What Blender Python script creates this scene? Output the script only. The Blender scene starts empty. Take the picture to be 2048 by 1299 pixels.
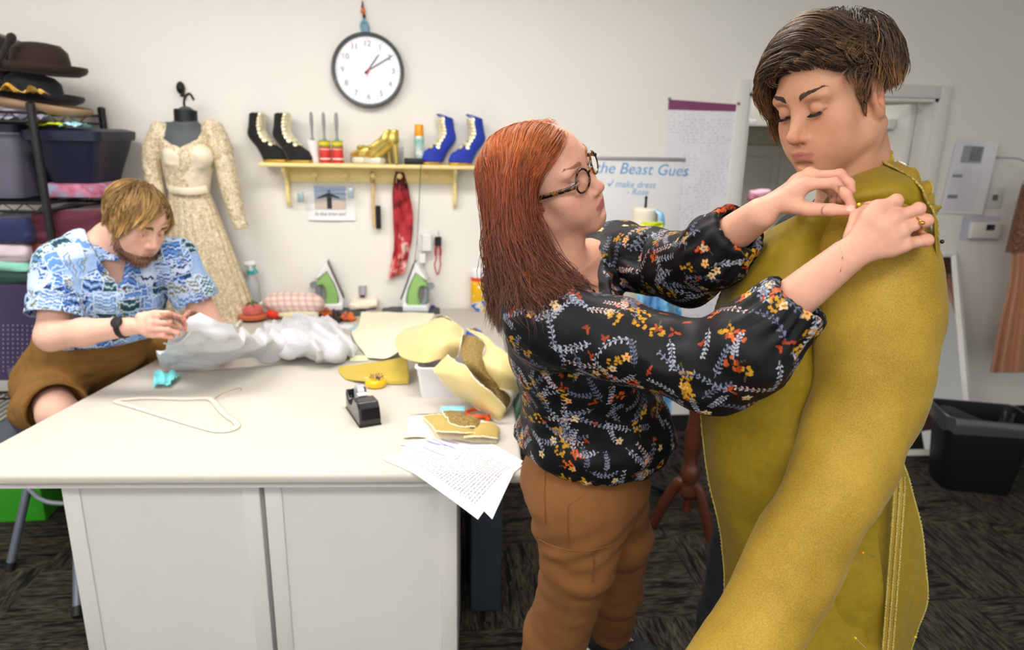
import bpy, bmesh, math, random
import numpy as np
from mathutils import Vector, Matrix, Euler

SC = bpy.context.scene
COL = SC.collection
RNG = np.random.default_rng(7)
random.seed(7)
PI = math.pi
def V3(*a): return np.array(a, dtype=float)

# ------------------------------------------------------------------ camera
CAM_H, CAM_F = 1.65, 1365.0
_p, _y, _r = math.radians(15.4), math.radians(7.0), 0.0212
CF = V3(math.sin(_y)*math.cos(_p), math.cos(_y)*math.cos(_p), -math.sin(_p))
_R0 = V3(math.cos(_y), -math.sin(_y), 0); _U0 = np.cross(_R0, CF)
CR = _R0*math.cos(_r) + _U0*math.sin(_r); CU = -_R0*math.sin(_r) + _U0*math.cos(_r)
CO = V3(0, 0, CAM_H)
def ray(px, py): return CF + CR*(px-1024)/CAM_F - CU*(py-649.5)/CAM_F
def W(px, py, d): return CO + ray(px, py)*d                      # point seen at a pixel, d metres along the view axis
def onz(px, py, z): r = ray(px, py); return CO + r*((z-CAM_H)/r[2])
def ony(px, py, y): r = ray(px, py); return CO + r*(y/r[1])
def proj(P):
    v = np.asarray(P, float) - CO; d = v@CF
    return 1024 + CAM_F*(v@CR)/d, 649.5 - CAM_F*(v@CU)/d, d

# ------------------------------------------------------------------ materials
def lin(c):
    if isinstance(c, str):
        c = c.lstrip('#'); c = tuple(int(c[i:i+2], 16)/255 for i in (0, 2, 4))
    return tuple((x/12.92 if x <= .04045 else ((x+.055)/1.055)**2.4) for x in c[:3]) + (1.0,)
class NT:
    """small node-tree writer"""
    def __init__(s, name):
        s.m = bpy.data.materials.new(name); s.m.use_nodes = True
        s.t = s.m.node_tree; s.N = s.t.nodes; s.L = s.t.links
        s.b = s.N['Principled BSDF']
    def n(s, typ, **kw):
        x = s.N.new(typ)
        for k, v in kw.items():
            if hasattr(x, k) and not k.startswith('i_'): setattr(x, k, v)
        return x
    def link(s, a, b): s.L.new(a, b)
    def coord(s, kind='Object', scale=(1, 1, 1), rot=(0, 0, 0), loc=(0, 0, 0)):
        c = s.n('ShaderNodeTexCoord'); m = s.n('ShaderNodeMapping')
        m.inputs['Scale'].default_value = scale; m.inputs['Rotation'].default_value = rot; m.inputs['Location'].default_value = loc
        s.link(c.outputs[kind], m.inputs['Vector']); return m.outputs['Vector']
    def noise(s, vec, scale, detail=3, rough=.5, dist=0):
        x = s.n('ShaderNodeTexNoise'); x.inputs['Scale'].default_value = scale; x.inputs['Detail'].default_value = detail
        x.inputs['Roughness'].default_value = rough; x.inputs['Distortion'].default_value = dist
        if vec is not None: s.link(vec, x.inputs['Vector'])
        return x.outputs['Fac']
    def ramp(s, fac, stops, interp='LINEAR'):
        x = s.n('ShaderNodeValToRGB'); x.color_ramp.interpolation = interp
        e = x.color_ramp.elements
        while len(e) < len(stops): e.new(.5)
        for el, (p, c) in zip(e, stops): el.position = p; el.color = lin(c) if not isinstance(c, float) else (c, c, c, 1)
        s.link(fac, x.inputs['Fac']); return x.outputs['Color']
    def mix(s, fac, a, b, blend='MIX'):
        x = s.n('ShaderNodeMix'); x.data_type = 'RGBA'; x.blend_type = blend
        for sock, v in ((x.inputs[0], fac), (x.inputs[6], a), (x.inputs[7], b)):
            if isinstance(v, (int, float)): sock.default_value = v
            elif isinstance(v, (str, tuple)): sock.default_value = lin(v)
            else: s.link(v, sock)
        return x.outputs[2]
    def math(s, op, a, b=0.0, c=0.0):
        x = s.n('ShaderNodeMath'); x.operation = op
        for i, v in enumerate((a, b, c)):
            if isinstance(v, (int, float)): x.inputs[i].default_value = v
            else: s.link(v, x.inputs[i])
        return x.outputs[0]
    def bump(s, h, strength=.3, dist=.002):
        x = s.n('ShaderNodeBump'); x.inputs['Strength'].default_value = strength; x.inputs['Distance'].default_value = dist
        s.link(h, x.inputs['Height']); s.link(x.outputs['Normal'], s.b.inputs['Normal'])
    def set(s, **kw):
        for k, v in kw.items():
            i = s.b.inputs[k.replace('_', ' ')]
            if isinstance(v, (int, float)): i.default_value = v
            elif isinstance(v, (str, tuple)): i.default_value = lin(v)
            else: s.link(v, i)
        return s.m
_mc = {}
def mat(name, col, rough=.6, metal=0, spec=.5, noise=0, nscale=40, bump=0, bscale=400, bdist=.001, sheen=0, trans=0, alpha=1, sub=0, coat=0):
    """a procedural material: colour, a little colour variation, optional fine bump"""
    if name in _mc: return _mc[name]
    t = NT(name); v = t.coord()
    base = col
    if noise:
        n = t.noise(v, nscale, 4)
        h = t.n('ShaderNodeHueSaturation'); h.inputs['Color'].default_value = lin(col)
        t.link(t.math('MULTIPLY_ADD', n, noise*2, 1-noise), h.inputs['Value']); base = h.outputs[0]
    t.set(Base_Color=base, Roughness=rough, Metallic=metal)
    t.b.inputs['Specular IOR Level'].default_value = spec
    if sheen: t.b.inputs['Sheen Weight'].default_value = sheen; t.b.inputs['Sheen Roughness'].default_value = .4
    if trans: t.b.inputs['Transmission Weight'].default_value = trans
    if alpha < 1: t.b.inputs['Alpha'].default_value = alpha
    if coat: t.b.inputs['Coat Weight'].default_value = coat
    if sub: t.b.inputs['Subsurface Weight'].default_value = sub; t.b.inputs['Subsurface Radius'].default_value = (.01, .004, .002)
    if bump: t.bump(t.noise(v, bscale, 3), bump, bdist)
    _mc[name] = t.m
    return t.m
def vcol_mat(name, rough=.6, spec=.4, bump=0, bscale=500, bdist=.001, sheen=0, sub=0, weave=0):
    """material that reads the colour painted on the mesh (pattern of the cloth, skin tone)"""
    if name in _mc: return _mc[name]
    t = NT(name); a = t.n('ShaderNodeAttribute'); a.attribute_name = 'Col'
    t.set(Base_Color=a.outputs['Color'], Roughness=rough)
    t.b.inputs['Specular IOR Level'].default_value = spec
    if sheen: t.b.inputs['Sheen Weight'].default_value = sheen
    if sub:
        t.b.inputs['Subsurface Weight'].default_value = sub; t.b.inputs['Subsurface Radius'].default_value = (.009, .0035, .002)
        t.b.inputs['Subsurface Scale'].default_value = .6
    if bump: t.bump(t.noise(t.coord(), bscale, 4), bump, bdist)
    _mc[name] = t.m
    return t.m

# ------------------------------------------------------------------ objects
def prop(o, label=None, cat=None, group=None, kind=None):
    if label: o['label'] = label
    if cat: o['category'] = cat
    if group: o['group'] = group
    if kind: o['kind'] = kind
    return o
def thing(name, label, cat, loc=(0, 0, 0), rotz=0, group=None):
    o = bpy.data.objects.new(name, None); COL.objects.link(o); o.empty_display_size = .05
    o.location = tuple(loc); o.rotation_euler = (0, 0, rotz)
    return prop(o, label, cat, group)
def mesh_obj(name, V, F, m, parent=None, smooth=35, col=None, label=None):
    V = np.ascontiguousarray(V, dtype=np.float32).reshape(-1, 3)
    me = bpy.data.meshes.new(name)
    if isinstance(F, np.ndarray):
        nf, k = F.shape
        me.vertices.add(len(V)); me.vertices.foreach_set('co', V.ravel())
        me.loops.add(nf*k); me.loops.foreach_set('vertex_index', F.astype(np.int32).ravel())
        me.polygons.add(nf); me.polygons.foreach_set('loop_start', np.arange(0, nf*k, k, dtype=np.int32))
        me.update(calc_edges=True); me.validate()
    else:
        me.from_pydata([tuple(map(float, v)) for v in V], [], [tuple(map(int, f)) for f in F])
    if smooth:
        me.polygons.foreach_set('use_smooth', np.ones(len(me.polygons), dtype=bool))
        if smooth < 180:
            try: me.set_sharp_from_angle(angle=math.radians(smooth))
            except Exception: pass
    if col is not None:
        a = me.attributes.new('Col', 'FLOAT_COLOR', 'POINT')
        c = np.ones((len(V), 4), dtype=np.float32); c[:, :3] = col; a.data.foreach_set('color', c.ravel())
    if m is not None:
        for x in (m if isinstance(m, (list, tuple)) else [m]): me.materials.append(x)
    o = bpy.data.objects.new(name, me); COL.objects.link(o)
    if parent is not None: o.parent = parent
    if label: o['label'] = label
    return o
class MB:
    """collects shapes into ONE mesh"""
    def __init__(s): s.V = []; s.F = []; s.n = 0
    def add(s, V, F):
        V = np.asarray(V, float).reshape(-1, 3)
        s.V.append(V); s.F += [tuple(i+s.n for i in f) for f in F]; s.n += len(V); return s
    def box(s, lo, hi, bev=0, M=None, seg=2):
        b = bmesh.new(); bmesh.ops.create_cube(b, size=1)
        lo, hi = np.array(lo, float), np.array(hi, float)
        for v in b.verts: v.co = Vector(lo + (hi-lo)*(np.array(v.co)+.5))
        if bev: bmesh.ops.bevel(b, geom=b.edges[:]+b.verts[:], offset=bev, segments=seg, profile=.5, affect='EDGES')
        return s.bm(b, M)
    def bm(s, b, M=None):
        b.verts.index_update()
        V = np.array([v.co[:] for v in b.verts]); F = [[v.index for v in f.verts] for f in b.faces]; b.free()
        if M is not None: V = xf(M, V)
        return s.add(V, F)
    def tube(s, P, r, n=10, cap=True, flat=None, up=None):
        """tube along points P; r scalar or list; flat=(a,b) scales the section"""
        P = np.asarray(P, float); m = len(P); r = np.broadcast_to(np.asarray(r, float), (m,))
        T = np.gradient(P, axis=0); T /= np.linalg.norm(T, axis=1)[:, None]+1e-12
        u = np.array(up, float) if up is not None else (V3(0, 0, 1) if abs(T[0][2]) < .9 else V3(1, 0, 0))
        V = []; a = np.linspace(0, 2*PI, n, endpoint=False)
        fa, fb = flat or (1, 1)
        for i in range(m):
            u = u - T[i]*(u@T[i]); u /= np.linalg.norm(u)+1e-12; w = np.cross(T[i], u)
            V.append(P[i] + r[i]*(fa*np.cos(a)[:, None]*u + fb*np.sin(a)[:, None]*w))
        V = np.concatenate(V); F = []
        for i in range(m-1):
            for j in range(n):
                k = (j+1) % n; F.append((i*n+j, i*n+k, (i+1)*n+k, (i+1)*n+j))
        if cap: F += [tuple(range(n))[::-1], tuple(range((m-1)*n, m*n))]
        return s.add(V, F)
    def lathe(s, prof, c=(0, 0, 0), n=28, M=None, cap=True, sx=1, sy=1):
        """profile [(r,z)...] spun about z through c"""
        a = np.linspace(0, 2*PI, n, endpoint=False); V = []
        for r, z in prof: V.append(np.stack([sx*r*np.cos(a), sy*r*np.sin(a), np.full(n, z)], 1))
        V = np.concatenate(V); F = []; m = len(prof)
        for i in range(m-1):
            for j in range(n):
                k = (j+1) % n; F.append((i*n+j, i*n+k, (i+1)*n+k, (i+1)*n+j))
        if cap: F += [tuple(range(n))[::-1], tuple(range((m-1)*n, m*n))]
        if M is not None: V = xf(M, V)
        return s.add(V+np.array(c), F)
    def prism(s, poly, z0, z1, M=None, bev=0):
        b = bmesh.new(); vs = [b.verts.new((x, y, z0)) for x, y in poly]; f = b.faces.new(vs)
        r = bmesh.ops.extrude_face_region(b, geom=[f])
        for v in [e for e in r['geom'] if isinstance(e, bmesh.types.BMVert)]: v.co.z = z1
        bmesh.ops.recalc_face_normals(b, faces=b.faces[:])
        if bev: bmesh.ops.bevel(b, geom=b.edges[:]+b.verts[:], offset=bev, segments=2, profile=.5, affect='EDGES')
        return s.bm(b, M)
    def ell(s, c, r, n=16, M=None):
        b = bmesh.new(); bmesh.ops.create_uvsphere(b, u_segments=n*2, v_segments=n, radius=1)
        for v in b.verts: v.co = Vector((v.co.x*r[0], v.co.y*r[1], v.co.z*r[2]))
        if M is not None: bmesh.ops.transform(b, matrix=Matrix(M) if not isinstance(M, Matrix) else M, verts=b.verts[:])
        for v in b.verts: v.co += Vector(c)
        return s.bm(b)
    def grid(s, G, thick=0):
        """G: (m,n,3) grid of points; thick>0 gives it a second side and rims"""
        G = np.asarray(G, float); m, n = G.shape[:2]; V = G.reshape(-1, 3)
        F = [(i*n+j, i*n+j+1, (i+1)*n+j+1, (i+1)*n+j) for i in range(m-1) for j in range(n-1)]
        if thick:
            du = np.gradient(G, axis=1); dv = np.gradient(G, axis=0); N = np.cross(du, dv).reshape(-1, 3)
            N /= np.linalg.norm(N, axis=1)[:, None]+1e-12; k = len(V)
            V = np.concatenate([V+N*thick/2, V-N*thick/2])
            F = F + [tuple(i+k for i in f[::-1]) for f in F]
            edge = [(0, j) for j in range(n)] + [(i, n-1) for i in range(1, m)] + [(m-1, j) for j in range(n-2, -1, -1)] + [(i, 0) for i in range(m-2, 0, -1)]
            e = [i*n+j for i, j in edge]
            F += [(e[(q+1) % len(e)], e[q], e[q]+k, e[(q+1) % len(e)]+k) for q in range(len(e))]
        return s.add(V, F)
    def text(s, body, size, M, depth=.0004):
        cu = bpy.data.curves.new('t', 'FONT'); cu.body = body; cu.size = size; cu.extrude = depth; cu.align_x = 'CENTER'; cu.align_y = 'CENTER'; cu.resolution_u = 3
        o = bpy.data.objects.new('t', cu); COL.objects.link(o)
        me = bpy.data.meshes.new_from_object(o)
        V = np.array([v.co[:] for v in me.vertices]).reshape(-1, 3); F = [tuple(p.vertices) for p in me.polygons]
        bpy.data.objects.remove(o); bpy.data.curves.remove(cu); bpy.data.meshes.remove(me)
        return s.add(xf(M, V), F)
    def build(s, name, m, parent=None, smooth=35, label=None, col=None):
        return mesh_obj(name, np.concatenate(s.V), s.F, m, parent, smooth, col, label)
def xf(M, V):
    M = np.array(M, float); V = np.asarray(V, float).reshape(-1, 3)
    return V@M[:3, :3].T + M[:3, 3]
def TR(loc=(0, 0, 0), rot=(0, 0, 0), s=1):
    return np.array(Matrix.Translation(Vector(loc)) @ Euler(rot).to_matrix().to_4x4() @ Matrix.Scale(s, 4))
def frame(o, x, y, z):
    M = np.eye(4); M[:3, 0] = x; M[:3, 1] = y; M[:3, 2] = z; M[:3, 3] = o; return M
def at(o, root):
    """parent a mesh given in world coordinates to a root that stands somewhere else"""
    o.parent = root; o.matrix_parent_inverse = root.matrix_basis.inverted(); return o
def kids(o): return [c for c in COL.objects if c.parent == o]
def dup(o, loc=None, rotz=None, label=None, parent=None, group=None):
    c = o.copy(); COL.objects.link(c)
    if parent is not None: c.parent = parent
    for k in kids(o): dup(k, parent=c)
    if loc is not None: c.location = tuple(loc)
    if rotz is not None: c.rotation_euler = (0, 0, rotz)
    if label: c['label'] = label
    if group: c['group'] = group
    return c
def nrm(v): v = np.asarray(v, float); return v/(np.linalg.norm(v)+1e-12)
def spline(P, n):
    """Catmull-Rom resample of points (any dimension)"""
    P = np.asarray(P, float); Q = np.concatenate([[2*P[0]-P[1]], P, [2*P[-1]-P[-2]]]); m = len(P)-1
    t = np.linspace(0, m, n); i = np.minimum(t.astype(int), m-1); f = (t-i)[:, None]
    a, b, c, d = Q[i], Q[i+1], Q[i+2], Q[i+3]
    return .5*(2*b + (c-a)*f + (2*a-5*b+4*c-d)*f**2 + (3*b-a-3*c+d)*f**3)

# ------------------------------------------------------------------ numpy noise
def vnoise(P):
    P = np.asarray(P, np.float64); I = np.floor(P).astype(np.int64); f = P-I; f = f*f*(3-2*f)
    def h(d):
        x = (I[:, 0]+d[0])*374761393 + (I[:, 1]+d[1])*668265263 + (I[:, 2]+d[2])*1440662683
        x = (x ^ (x >> 13)) & 0xffffffff; x = (x*1274126177) & 0xffffffff; x = x ^ (x >> 16)
        return (x & 0xffff)/32767.5-1
    r = 0
    for a in (0, 1):
        for b in (0, 1):
            for c in (0, 1):
                w = (f[:, 0] if a else 1-f[:, 0])*(f[:, 1] if b else 1-f[:, 1])*(f[:, 2] if c else 1-f[:, 2])
                r = r + w*h((a, b, c))
    return r
def fbm(P, o=3):
    r = 0; a = 1
    for _ in range(o): r = r+a*vnoise(P); P = P*2.03+11.7; a *= .5
    return r

# ------------------------------------------------------------------ implicit bodies
def smin(a, b, k):
    if k <= 0: return np.minimum(a, b)
    h = np.maximum(k-np.abs(a-b), 0)/k
    return np.minimum(a, b)-h*h*k*.25
class SDF:
    def __init__(s): s.p = []
    def _a(s, f, lo, hi, k, op):
        s.p.append((f, np.asarray(lo, float), np.asarray(hi, float), k, op)); return s
    def cap(s, a, b, ra, rb=None, k=.01, op='u'):
        rb = ra if rb is None else rb; a = np.array(a, float); b = np.array(b, float); ba = b-a; L = ba@ba+1e-12
        def f(P):
            q = P-a; h = np.clip(q@ba/L, 0, 1); return np.sqrt(((q-h[:, None]*ba)**2).sum(1))-(ra+(rb-ra)*h)
        r = max(ra, rb); return s._a(f, np.minimum(a, b)-r, np.maximum(a, b)+r, k, op)
    def chain(s, P, R, k=.006, op='u'):
        for i in range(len(P)-1): s.cap(P[i], P[i+1], R[i], R[i+1], k if i else k, op)
        return s
    def ell(s, c, r, k=.01, op='u', rot=None):
        c = np.array(c, float); r = np.array(r, float); M = np.array(Euler(rot).to_matrix()) if rot is not None and not isinstance(rot, np.ndarray) else rot
        def f(P):
            q = P-c
            if M is not None: q = q@M
            k0 = np.sqrt(((q/r)**2).sum(1)); k1 = np.sqrt(((q/r**2)**2).sum(1))+1e-9; return k0*(k0-1)/k1
        R = max(r) if M is not None else r
        return s._a(f, c-R, c+R, k, op)
    def plane(s, c, n, k=.004, op='s'):
        """half space on the side n points to (op s: cut it away)"""
        c = np.array(c, float); n = nrm(n)
        return s._a(lambda P: -((P-c)@n), np.full(3, -99), np.full(3, 99), k, op)
    def slab(s, c, A, B, N, ha, hb, hn, rnd=.004, k=.004, op='u'):
        c = np.array(c, float); R = np.stack([nrm(A), nrm(B), nrm(N)], 1); hs = np.array([ha, hb, hn])-rnd
        def f(P):
            q = np.abs((P-c)@R)-hs; return np.sqrt((np.maximum(q, 0)**2).sum(1))+np.minimum(q.max(1), 0)-rnd
        m = np.abs(R)@np.array([ha, hb, hn]); return s._a(f, c-m, c+m, k, op)
    def tube(s, P, RA, RB, A, k=.02, op='u', n=None, endr=.5):
        """loft of ellipses: centres P, half-axes RA (along A) and RB"""
        m = n or (len(P)*4); D = np.concatenate([np.asarray(P, float), np.asarray(RA, float)[:, None], np.asarray(RB, float)[:, None], np.broadcast_to(np.asarray(A, float), (len(P), 3))], 1)
        D = spline(D, m); C = D[:, :3]; ra = D[:, 3]; rb = D[:, 4]; A = D[:, 5:]
        def f(Q):
            best = np.full(len(Q), 9.0)
            for i in range(m-1):
                a, ba = C[i], C[i+1]-C[i]; L = ba@ba+1e-12; t = nrm(ba)
                q = Q-a; h0 = q@ba/L; h = np.clip(h0, 0, 1)
                u = nrm(A[i]-t*(A[i]@t)); w = np.cross(t, u)
                e = q-h[:, None]*ba
                x = ra[i]+(ra[i+1]-ra[i])*h; y = rb[i]+(rb[i+1]-rb[i])*h; z = np.minimum(x, y)*endr
                cu, cw, ct = e@u, e@w, e@t
                if 0 < i and i < m-2: pass
                k0 = np.sqrt((cu/x)**2+(cw/y)**2+(ct/z)**2); k1 = np.sqrt((cu/x**2)**2+(cw/y**2)**2+(ct/z**2)**2)+1e-9
                d = np.where(k0 < 1e-4, -np.minimum(x, y), k0*(k0-1)/k1)
                best = np.minimum(best, d)
            return best
        r = max(ra.max(), rb.max()); return s._a(f, C.min(0)-r, C.max(0)+r, k, op)
    def sub(s, o, M, k=.01, op='u'):
        """another body placed with matrix M"""
        M = np.array(M, float); Mi = np.linalg.inv(M); sc = np.linalg.norm(M[:3, 0])
        los = np.min([p[1] for p in o.p if p[4] == 'u'], axis=0); his = np.max([p[2] for p in o.p if p[4] == 'u'], axis=0)
        cs = xf(M, [[a, b, c] for a in (los[0], his[0]) for b in (los[1], his[1]) for c in (los[2], his[2])])
        return s._a(lambda P: o.ev(xf(Mi, P))*sc, cs.min(0), cs.max(0), k, op)
    def ev(s, P, idx=None):
        d = None
        for i in (range(len(s.p)) if idx is None else idx):
            f, lo, hi, k, op = s.p[i]
            if op == 'u': d = f(P) if d is None else smin(d, f(P), k)
            elif d is None: continue
            elif op == 's': d = -smin(-d, f(P), k)
            elif op == 'i': d = -smin(-d, -f(P), k)
        return np.full(len(P), 9.0) if d is None else d
    def bounds(s):
        u = [p for p in s.p if p[4] == 'u']
        return np.min([p[1] for p in u], axis=0), np.max([p[2] for p in u], axis=0)
    def mesh(s, h=.004, lo=None, hi=None, B=16):
        l, u = s.bounds(); l = l-.012; u = u+.012
        if lo is not None: l = np.maximum(l, np.asarray(lo, float))
        if hi is not None: u = np.minimum(u, np.asarray(hi, float))
        i0 = np.floor(l/(h*B)).astype(int); i1 = np.ceil(u/(h*B)).astype(int)
        g = np.arange(B+1); G = np.stack(np.meshgrid(g, g, g, indexing='ij'), -1).reshape(-1, 3)
        keyV, cV, quads = [], [], []
        OFF = 1 << 20
        def key(I): return ((I[:, 0]+OFF) << 42) + ((I[:, 1]+OFF) << 21) + (I[:, 2]+OFF)
        bs = h*B; rad = bs*.87
        mk = max(p[3] for p in s.p)+2*h; los = np.array([p[1]-mk for p in s.p]); his = np.array([p[2]+mk for p in s.p])
        isu = np.array([p[4] == 'u' for p in s.p])
        corners = [(a, b, c) for a in (0, 1) for b in (0, 1) for c in (0, 1)]
        for bx in range(i0[0], i1[0]):
            for by in range(i0[1], i1[1]):
                for bz in range(i0[2], i1[2]):
                    b = np.array([bx, by, bz]); bl = b*bs; bh = bl+bs
                    ok = ((los <= bh) & (his >= bl)).all(1)
                    if not (ok & isu).any(): continue
                    idx = np.nonzero(ok)[0]
                    c = s.ev((bl+bs/2)[None], idx)[0]
                    if abs(c) > rad*1.6+.02: continue
                    P = bl+G*h; D = s.ev(P, idx).reshape(B+1, B+1, B+1)
                    sg = D < 0
                    if sg.all() or not sg.any(): continue
                    cnt = sum(sg[a:a+B, e:e+B, q:q+B].astype(np.int8) for a, e, q in corners)
                    act = np.argwhere((cnt > 0) & (cnt < 8))
                    if len(act):
                        val = np.stack([D[act[:, 0]+a, act[:, 1]+e, act[:, 2]+q] for a, e, q in corners], 1)
                        acc = np.zeros((len(act), 3)); num = np.zeros(len(act))
                        for i in range(8):
                            for j in range(i+1, 8):
                                dd = np.abs(np.subtract(corners[i], corners[j])).sum()
                                if dd != 1: continue
                                va, vb = val[:, i], val[:, j]; m = (va < 0) != (vb < 0)
                                t = np.where(m, va/(va-vb+1e-20), 0)[:, None]
                                acc += np.where(m[:, None], np.array(corners[i])+t*(np.subtract(corners[j], corners[i])), 0); num += m
                        cV.append((act+acc/num[:, None])*h+bl); keyV.append(key(act+b*B))
                    for ax in range(3):
                        s0 = sg[:B, :B, :B]; s1 = np.roll(sg, -1, ax)[:B, :B, :B] if False else sg[(slice(1, None) if ax == 0 else slice(0, B)), (slice(1, None) if ax == 1 else slice(0, B)), (slice(1, None) if ax == 2 else slice(0, B))]
                        e = np.argwhere(s0 != s1)
                        if not len(e): continue
                        fl = s0[e[:, 0], e[:, 1], e[:, 2]]
                        u1 = np.eye(3, dtype=int)[(ax+1) % 3]; u2 = np.eye(3, dtype=int)[(ax+2) % 3]
                        E = e+b*B
                        q = np.stack([key(E), key(E-u1), key(E-u1-u2), key(E-u2)], 1)
                        q[~fl] = q[~fl][:, ::-1]
                        quads.append(q)
        K = np.concatenate(keyV); Vt = np.concatenate(cV); Q = np.concatenate(quads)
        o = np.argsort(K); K = K[o]; Vt = Vt[o]
        ix = np.minimum(np.searchsorted(K, Q), len(K)-1); good = (K[ix] == Q).all(1)
        return Vt, ix[good]
def clip_mesh(V, F, keep):
    """drop the faces whose centre is not kept, and loose vertices"""
    F = F[keep(V[F].mean(1))]; u, inv = np.unique(F, return_inverse=True)
    return V[u], inv.reshape(F.shape)
def vnormals(V, F):
    n = np.cross(V[F[:, 2]]-V[F[:, 0]], V[F[:, 3]]-V[F[:, 1]]) if F.shape[1] == 4 else np.cross(V[F[:, 1]]-V[F[:, 0]], V[F[:, 2]]-V[F[:, 0]])
    N = np.zeros_like(V)
    for k in range(F.shape[1]): np.add.at(N, F[:, k], n)
    return N/(np.linalg.norm(N, axis=1)[:, None]+1e-12)
def join(*ms):
    V, F, n = [], [], 0
    for v, f in ms: V.append(v); F.append(f+n); n += len(v)
    return np.concatenate(V), np.concatenate(F)
def relax(V, F, it=2, lam=.5):
    for _ in range(it):
        A = np.zeros_like(V); c = np.zeros(len(V))
        for k in range(F.shape[1]):
            for j in (1, F.shape[1]-1):
                np.add.at(A, F[:, k], V[F[:, (k+j) % F.shape[1]]]); np.add.at(c, F[:, k], 1)
        V = V+lam*(A/np.maximum(c, 1)[:, None]-V)
    return V
# ------------------------------------------------------------------ more shape helpers
def _poly(s, M, pts, ht, rnd=.003, k=.003, op='u'):
    """outline pts in the XY plane of frame M, thickness 2*ht along its Z, rounded"""
    M = np.array(M, float); Mi = np.linalg.inv(M); p = np.array(pts, float)
    def f(P):
        q = xf(Mi, P); x, y, z = q[:, 0], q[:, 1], q[:, 2]
        d = np.full(len(q), 1e9); s_ = np.ones(len(q)); n = len(p); j = n-1
        for i in range(n):
            e = p[j]-p[i]; wx, wy = x-p[i][0], y-p[i][1]
            t = np.clip((wx*e[0]+wy*e[1])/(e@e+1e-12), 0, 1); bx, by = wx-e[0]*t, wy-e[1]*t
            d = np.minimum(d, bx*bx+by*by)
            c1 = y >= p[i][1]; c2 = y < p[j][1]; c3 = e[0]*wy > e[1]*wx
            fl = (c1 & c2 & c3) | (~c1 & ~c2 & ~c3); s_ = np.where(fl, -s_, s_); j = i
        d2 = s_*np.sqrt(d)+rnd; dz = np.abs(z)-ht+rnd
        return np.minimum(np.maximum(d2, dz), 0)+np.sqrt(np.maximum(d2, 0)**2+np.maximum(dz, 0)**2)-rnd
    cs = xf(M, [(a, b, c) for a in (p[:, 0].min(), p[:, 0].max()) for b in (p[:, 1].min(), p[:, 1].max()) for c in (-ht, ht)])
    return s._a(f, cs.min(0), cs.max(0), k, op)
SDF.poly = _poly
XZ = frame((0, 0, 0), (1, 0, 0), (0, 0, 1), (0, -1, 0))          # outline in XZ, thickness along Y
def sobj(name, S, h, m, parent=None, label=None, disp=None, colf=None, smooth=180, it=0):
    V, F = S.mesh(h)
    if it: V = relax(V, F, it)
    if disp is not None: V = V+vnormals(V, F)*disp(V)[:, None]
    return mesh_obj(name, V, F, m, parent, smooth, colf(V) if colf else None, label)
def cloth_grid(name, G, m, parent=None, thick=.0025, label=None, sub=1):
    b = MB(); b.grid(G, thick); o = b.build(name, m, parent, 80, label)
    if sub:
        s = o.modifiers.new('s', 'SUBSURF'); s.levels = sub; s.render_levels = sub
    return o
def crumple(c, u, v, n=(0, 0, 1), su=1, sv=1, nu=24, nv=24, amp=.01, freq=20, seed=0, lift=None, outline=None):
    """a lying piece of cloth: patch of half sizes su, sv about c with folds"""
    a = np.linspace(-1, 1, nu); b = np.linspace(-1, 1, nv); A, B = np.meshgrid(a, b, indexing='ij')
    if outline is not None: A, B = outline(A, B)
    u, v, n = nrm(u), nrm(v), nrm(n)
    P = np.array(c)+A[..., None]*su*u+B[..., None]*sv*v
    q = P.reshape(-1, 3)*freq+seed*17.3
    h = amp*np.abs(fbm(q, 3)).reshape(A.shape)+.002
    if lift is not None: h = h+lift(A, B)
    return P+h[..., None]*n
# ================================================================== THE SETTING
WY = 3.58                                     # front face of the back wall
TZ = .76                                      # top of the work table
def wl(px, py, off=0.0): return ony(px, py, WY-off)
def tb(px, py, dz=0.0): return onz(px, py, TZ+dz)

t = NT('wall_paint'); v = t.coord()
t.set(Base_Color=t.mix(t.noise(v, 2.5, 3), '#e5e3dd', '#e9e7e2'), Roughness=.75); t.bump(t.noise(v, 260, 3), .06, .001); M_wall = t.m
t = NT('carpet_tile'); v = t.coord()
sx = t.n('ShaderNodeSeparateXYZ'); t.link(v, sx.inputs[0])
TS = .5
ix = t.math('FLOOR', t.math('DIVIDE', sx.outputs[0], TS)); iy = t.math('FLOOR', t.math('DIVIDE', sx.outputs[1], TS))
par = t.math('FLOORED_MODULO', t.math('ADD', ix, iy), 2.0)
def cmb(a, b, c):
    x = t.n('ShaderNodeCombineXYZ')
    for i, q in enumerate((a, b, c)):
        if isinstance(q, (int, float)): x.inputs[i].default_value = q
        else: t.link(q, x.inputs[i])
    return x.outputs[0]
def stripes(acr, alo):
    w = cmb(t.math('MULTIPLY', acr, 52.0), t.math('MULTIPLY', alo, 5.0), t.math('MULTIPLY_ADD', ix, 3.7, t.math('MULTIPLY', iy, 9.1)))
    return t.noise(w, 1.0, 2, .6)
st = t.mix(par, stripes(sx.outputs[0], sx.outputs[1]), stripes(sx.outputs[1], sx.outputs[0]))
fine = t.noise(v, 900, 2)
c1 = t.ramp(st, [(.30, '#131312'), (.42, '#262522'), (.49, '#57534a'), (.54, '#191917'), (.64, '#655e4e'), (.72, '#22211f')])
t.set(Base_Color=t.mix(t.math('MULTIPLY', fine, .6), c1, '#0d0d0d'), Roughness=.95); t.b.inputs['Specular IOR Level'].default_value = .1
t.bump(t.math('ADD', st, fine), .5, .004); M_carpet = t.m
M_white = mat('white_paint', '#dcdbd8', .45, noise=.03, nscale=6)
M_ceil = mat('ceiling_tile', '#d9d8d4', .9, noise=.05, nscale=60, bump=.2, bscale=200)
M_black = mat('black_rubber', '#0c0c0d', .55)
M_grey = mat('grey_plaster', '#a6a49d', .8, noise=.04, nscale=4)
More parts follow.
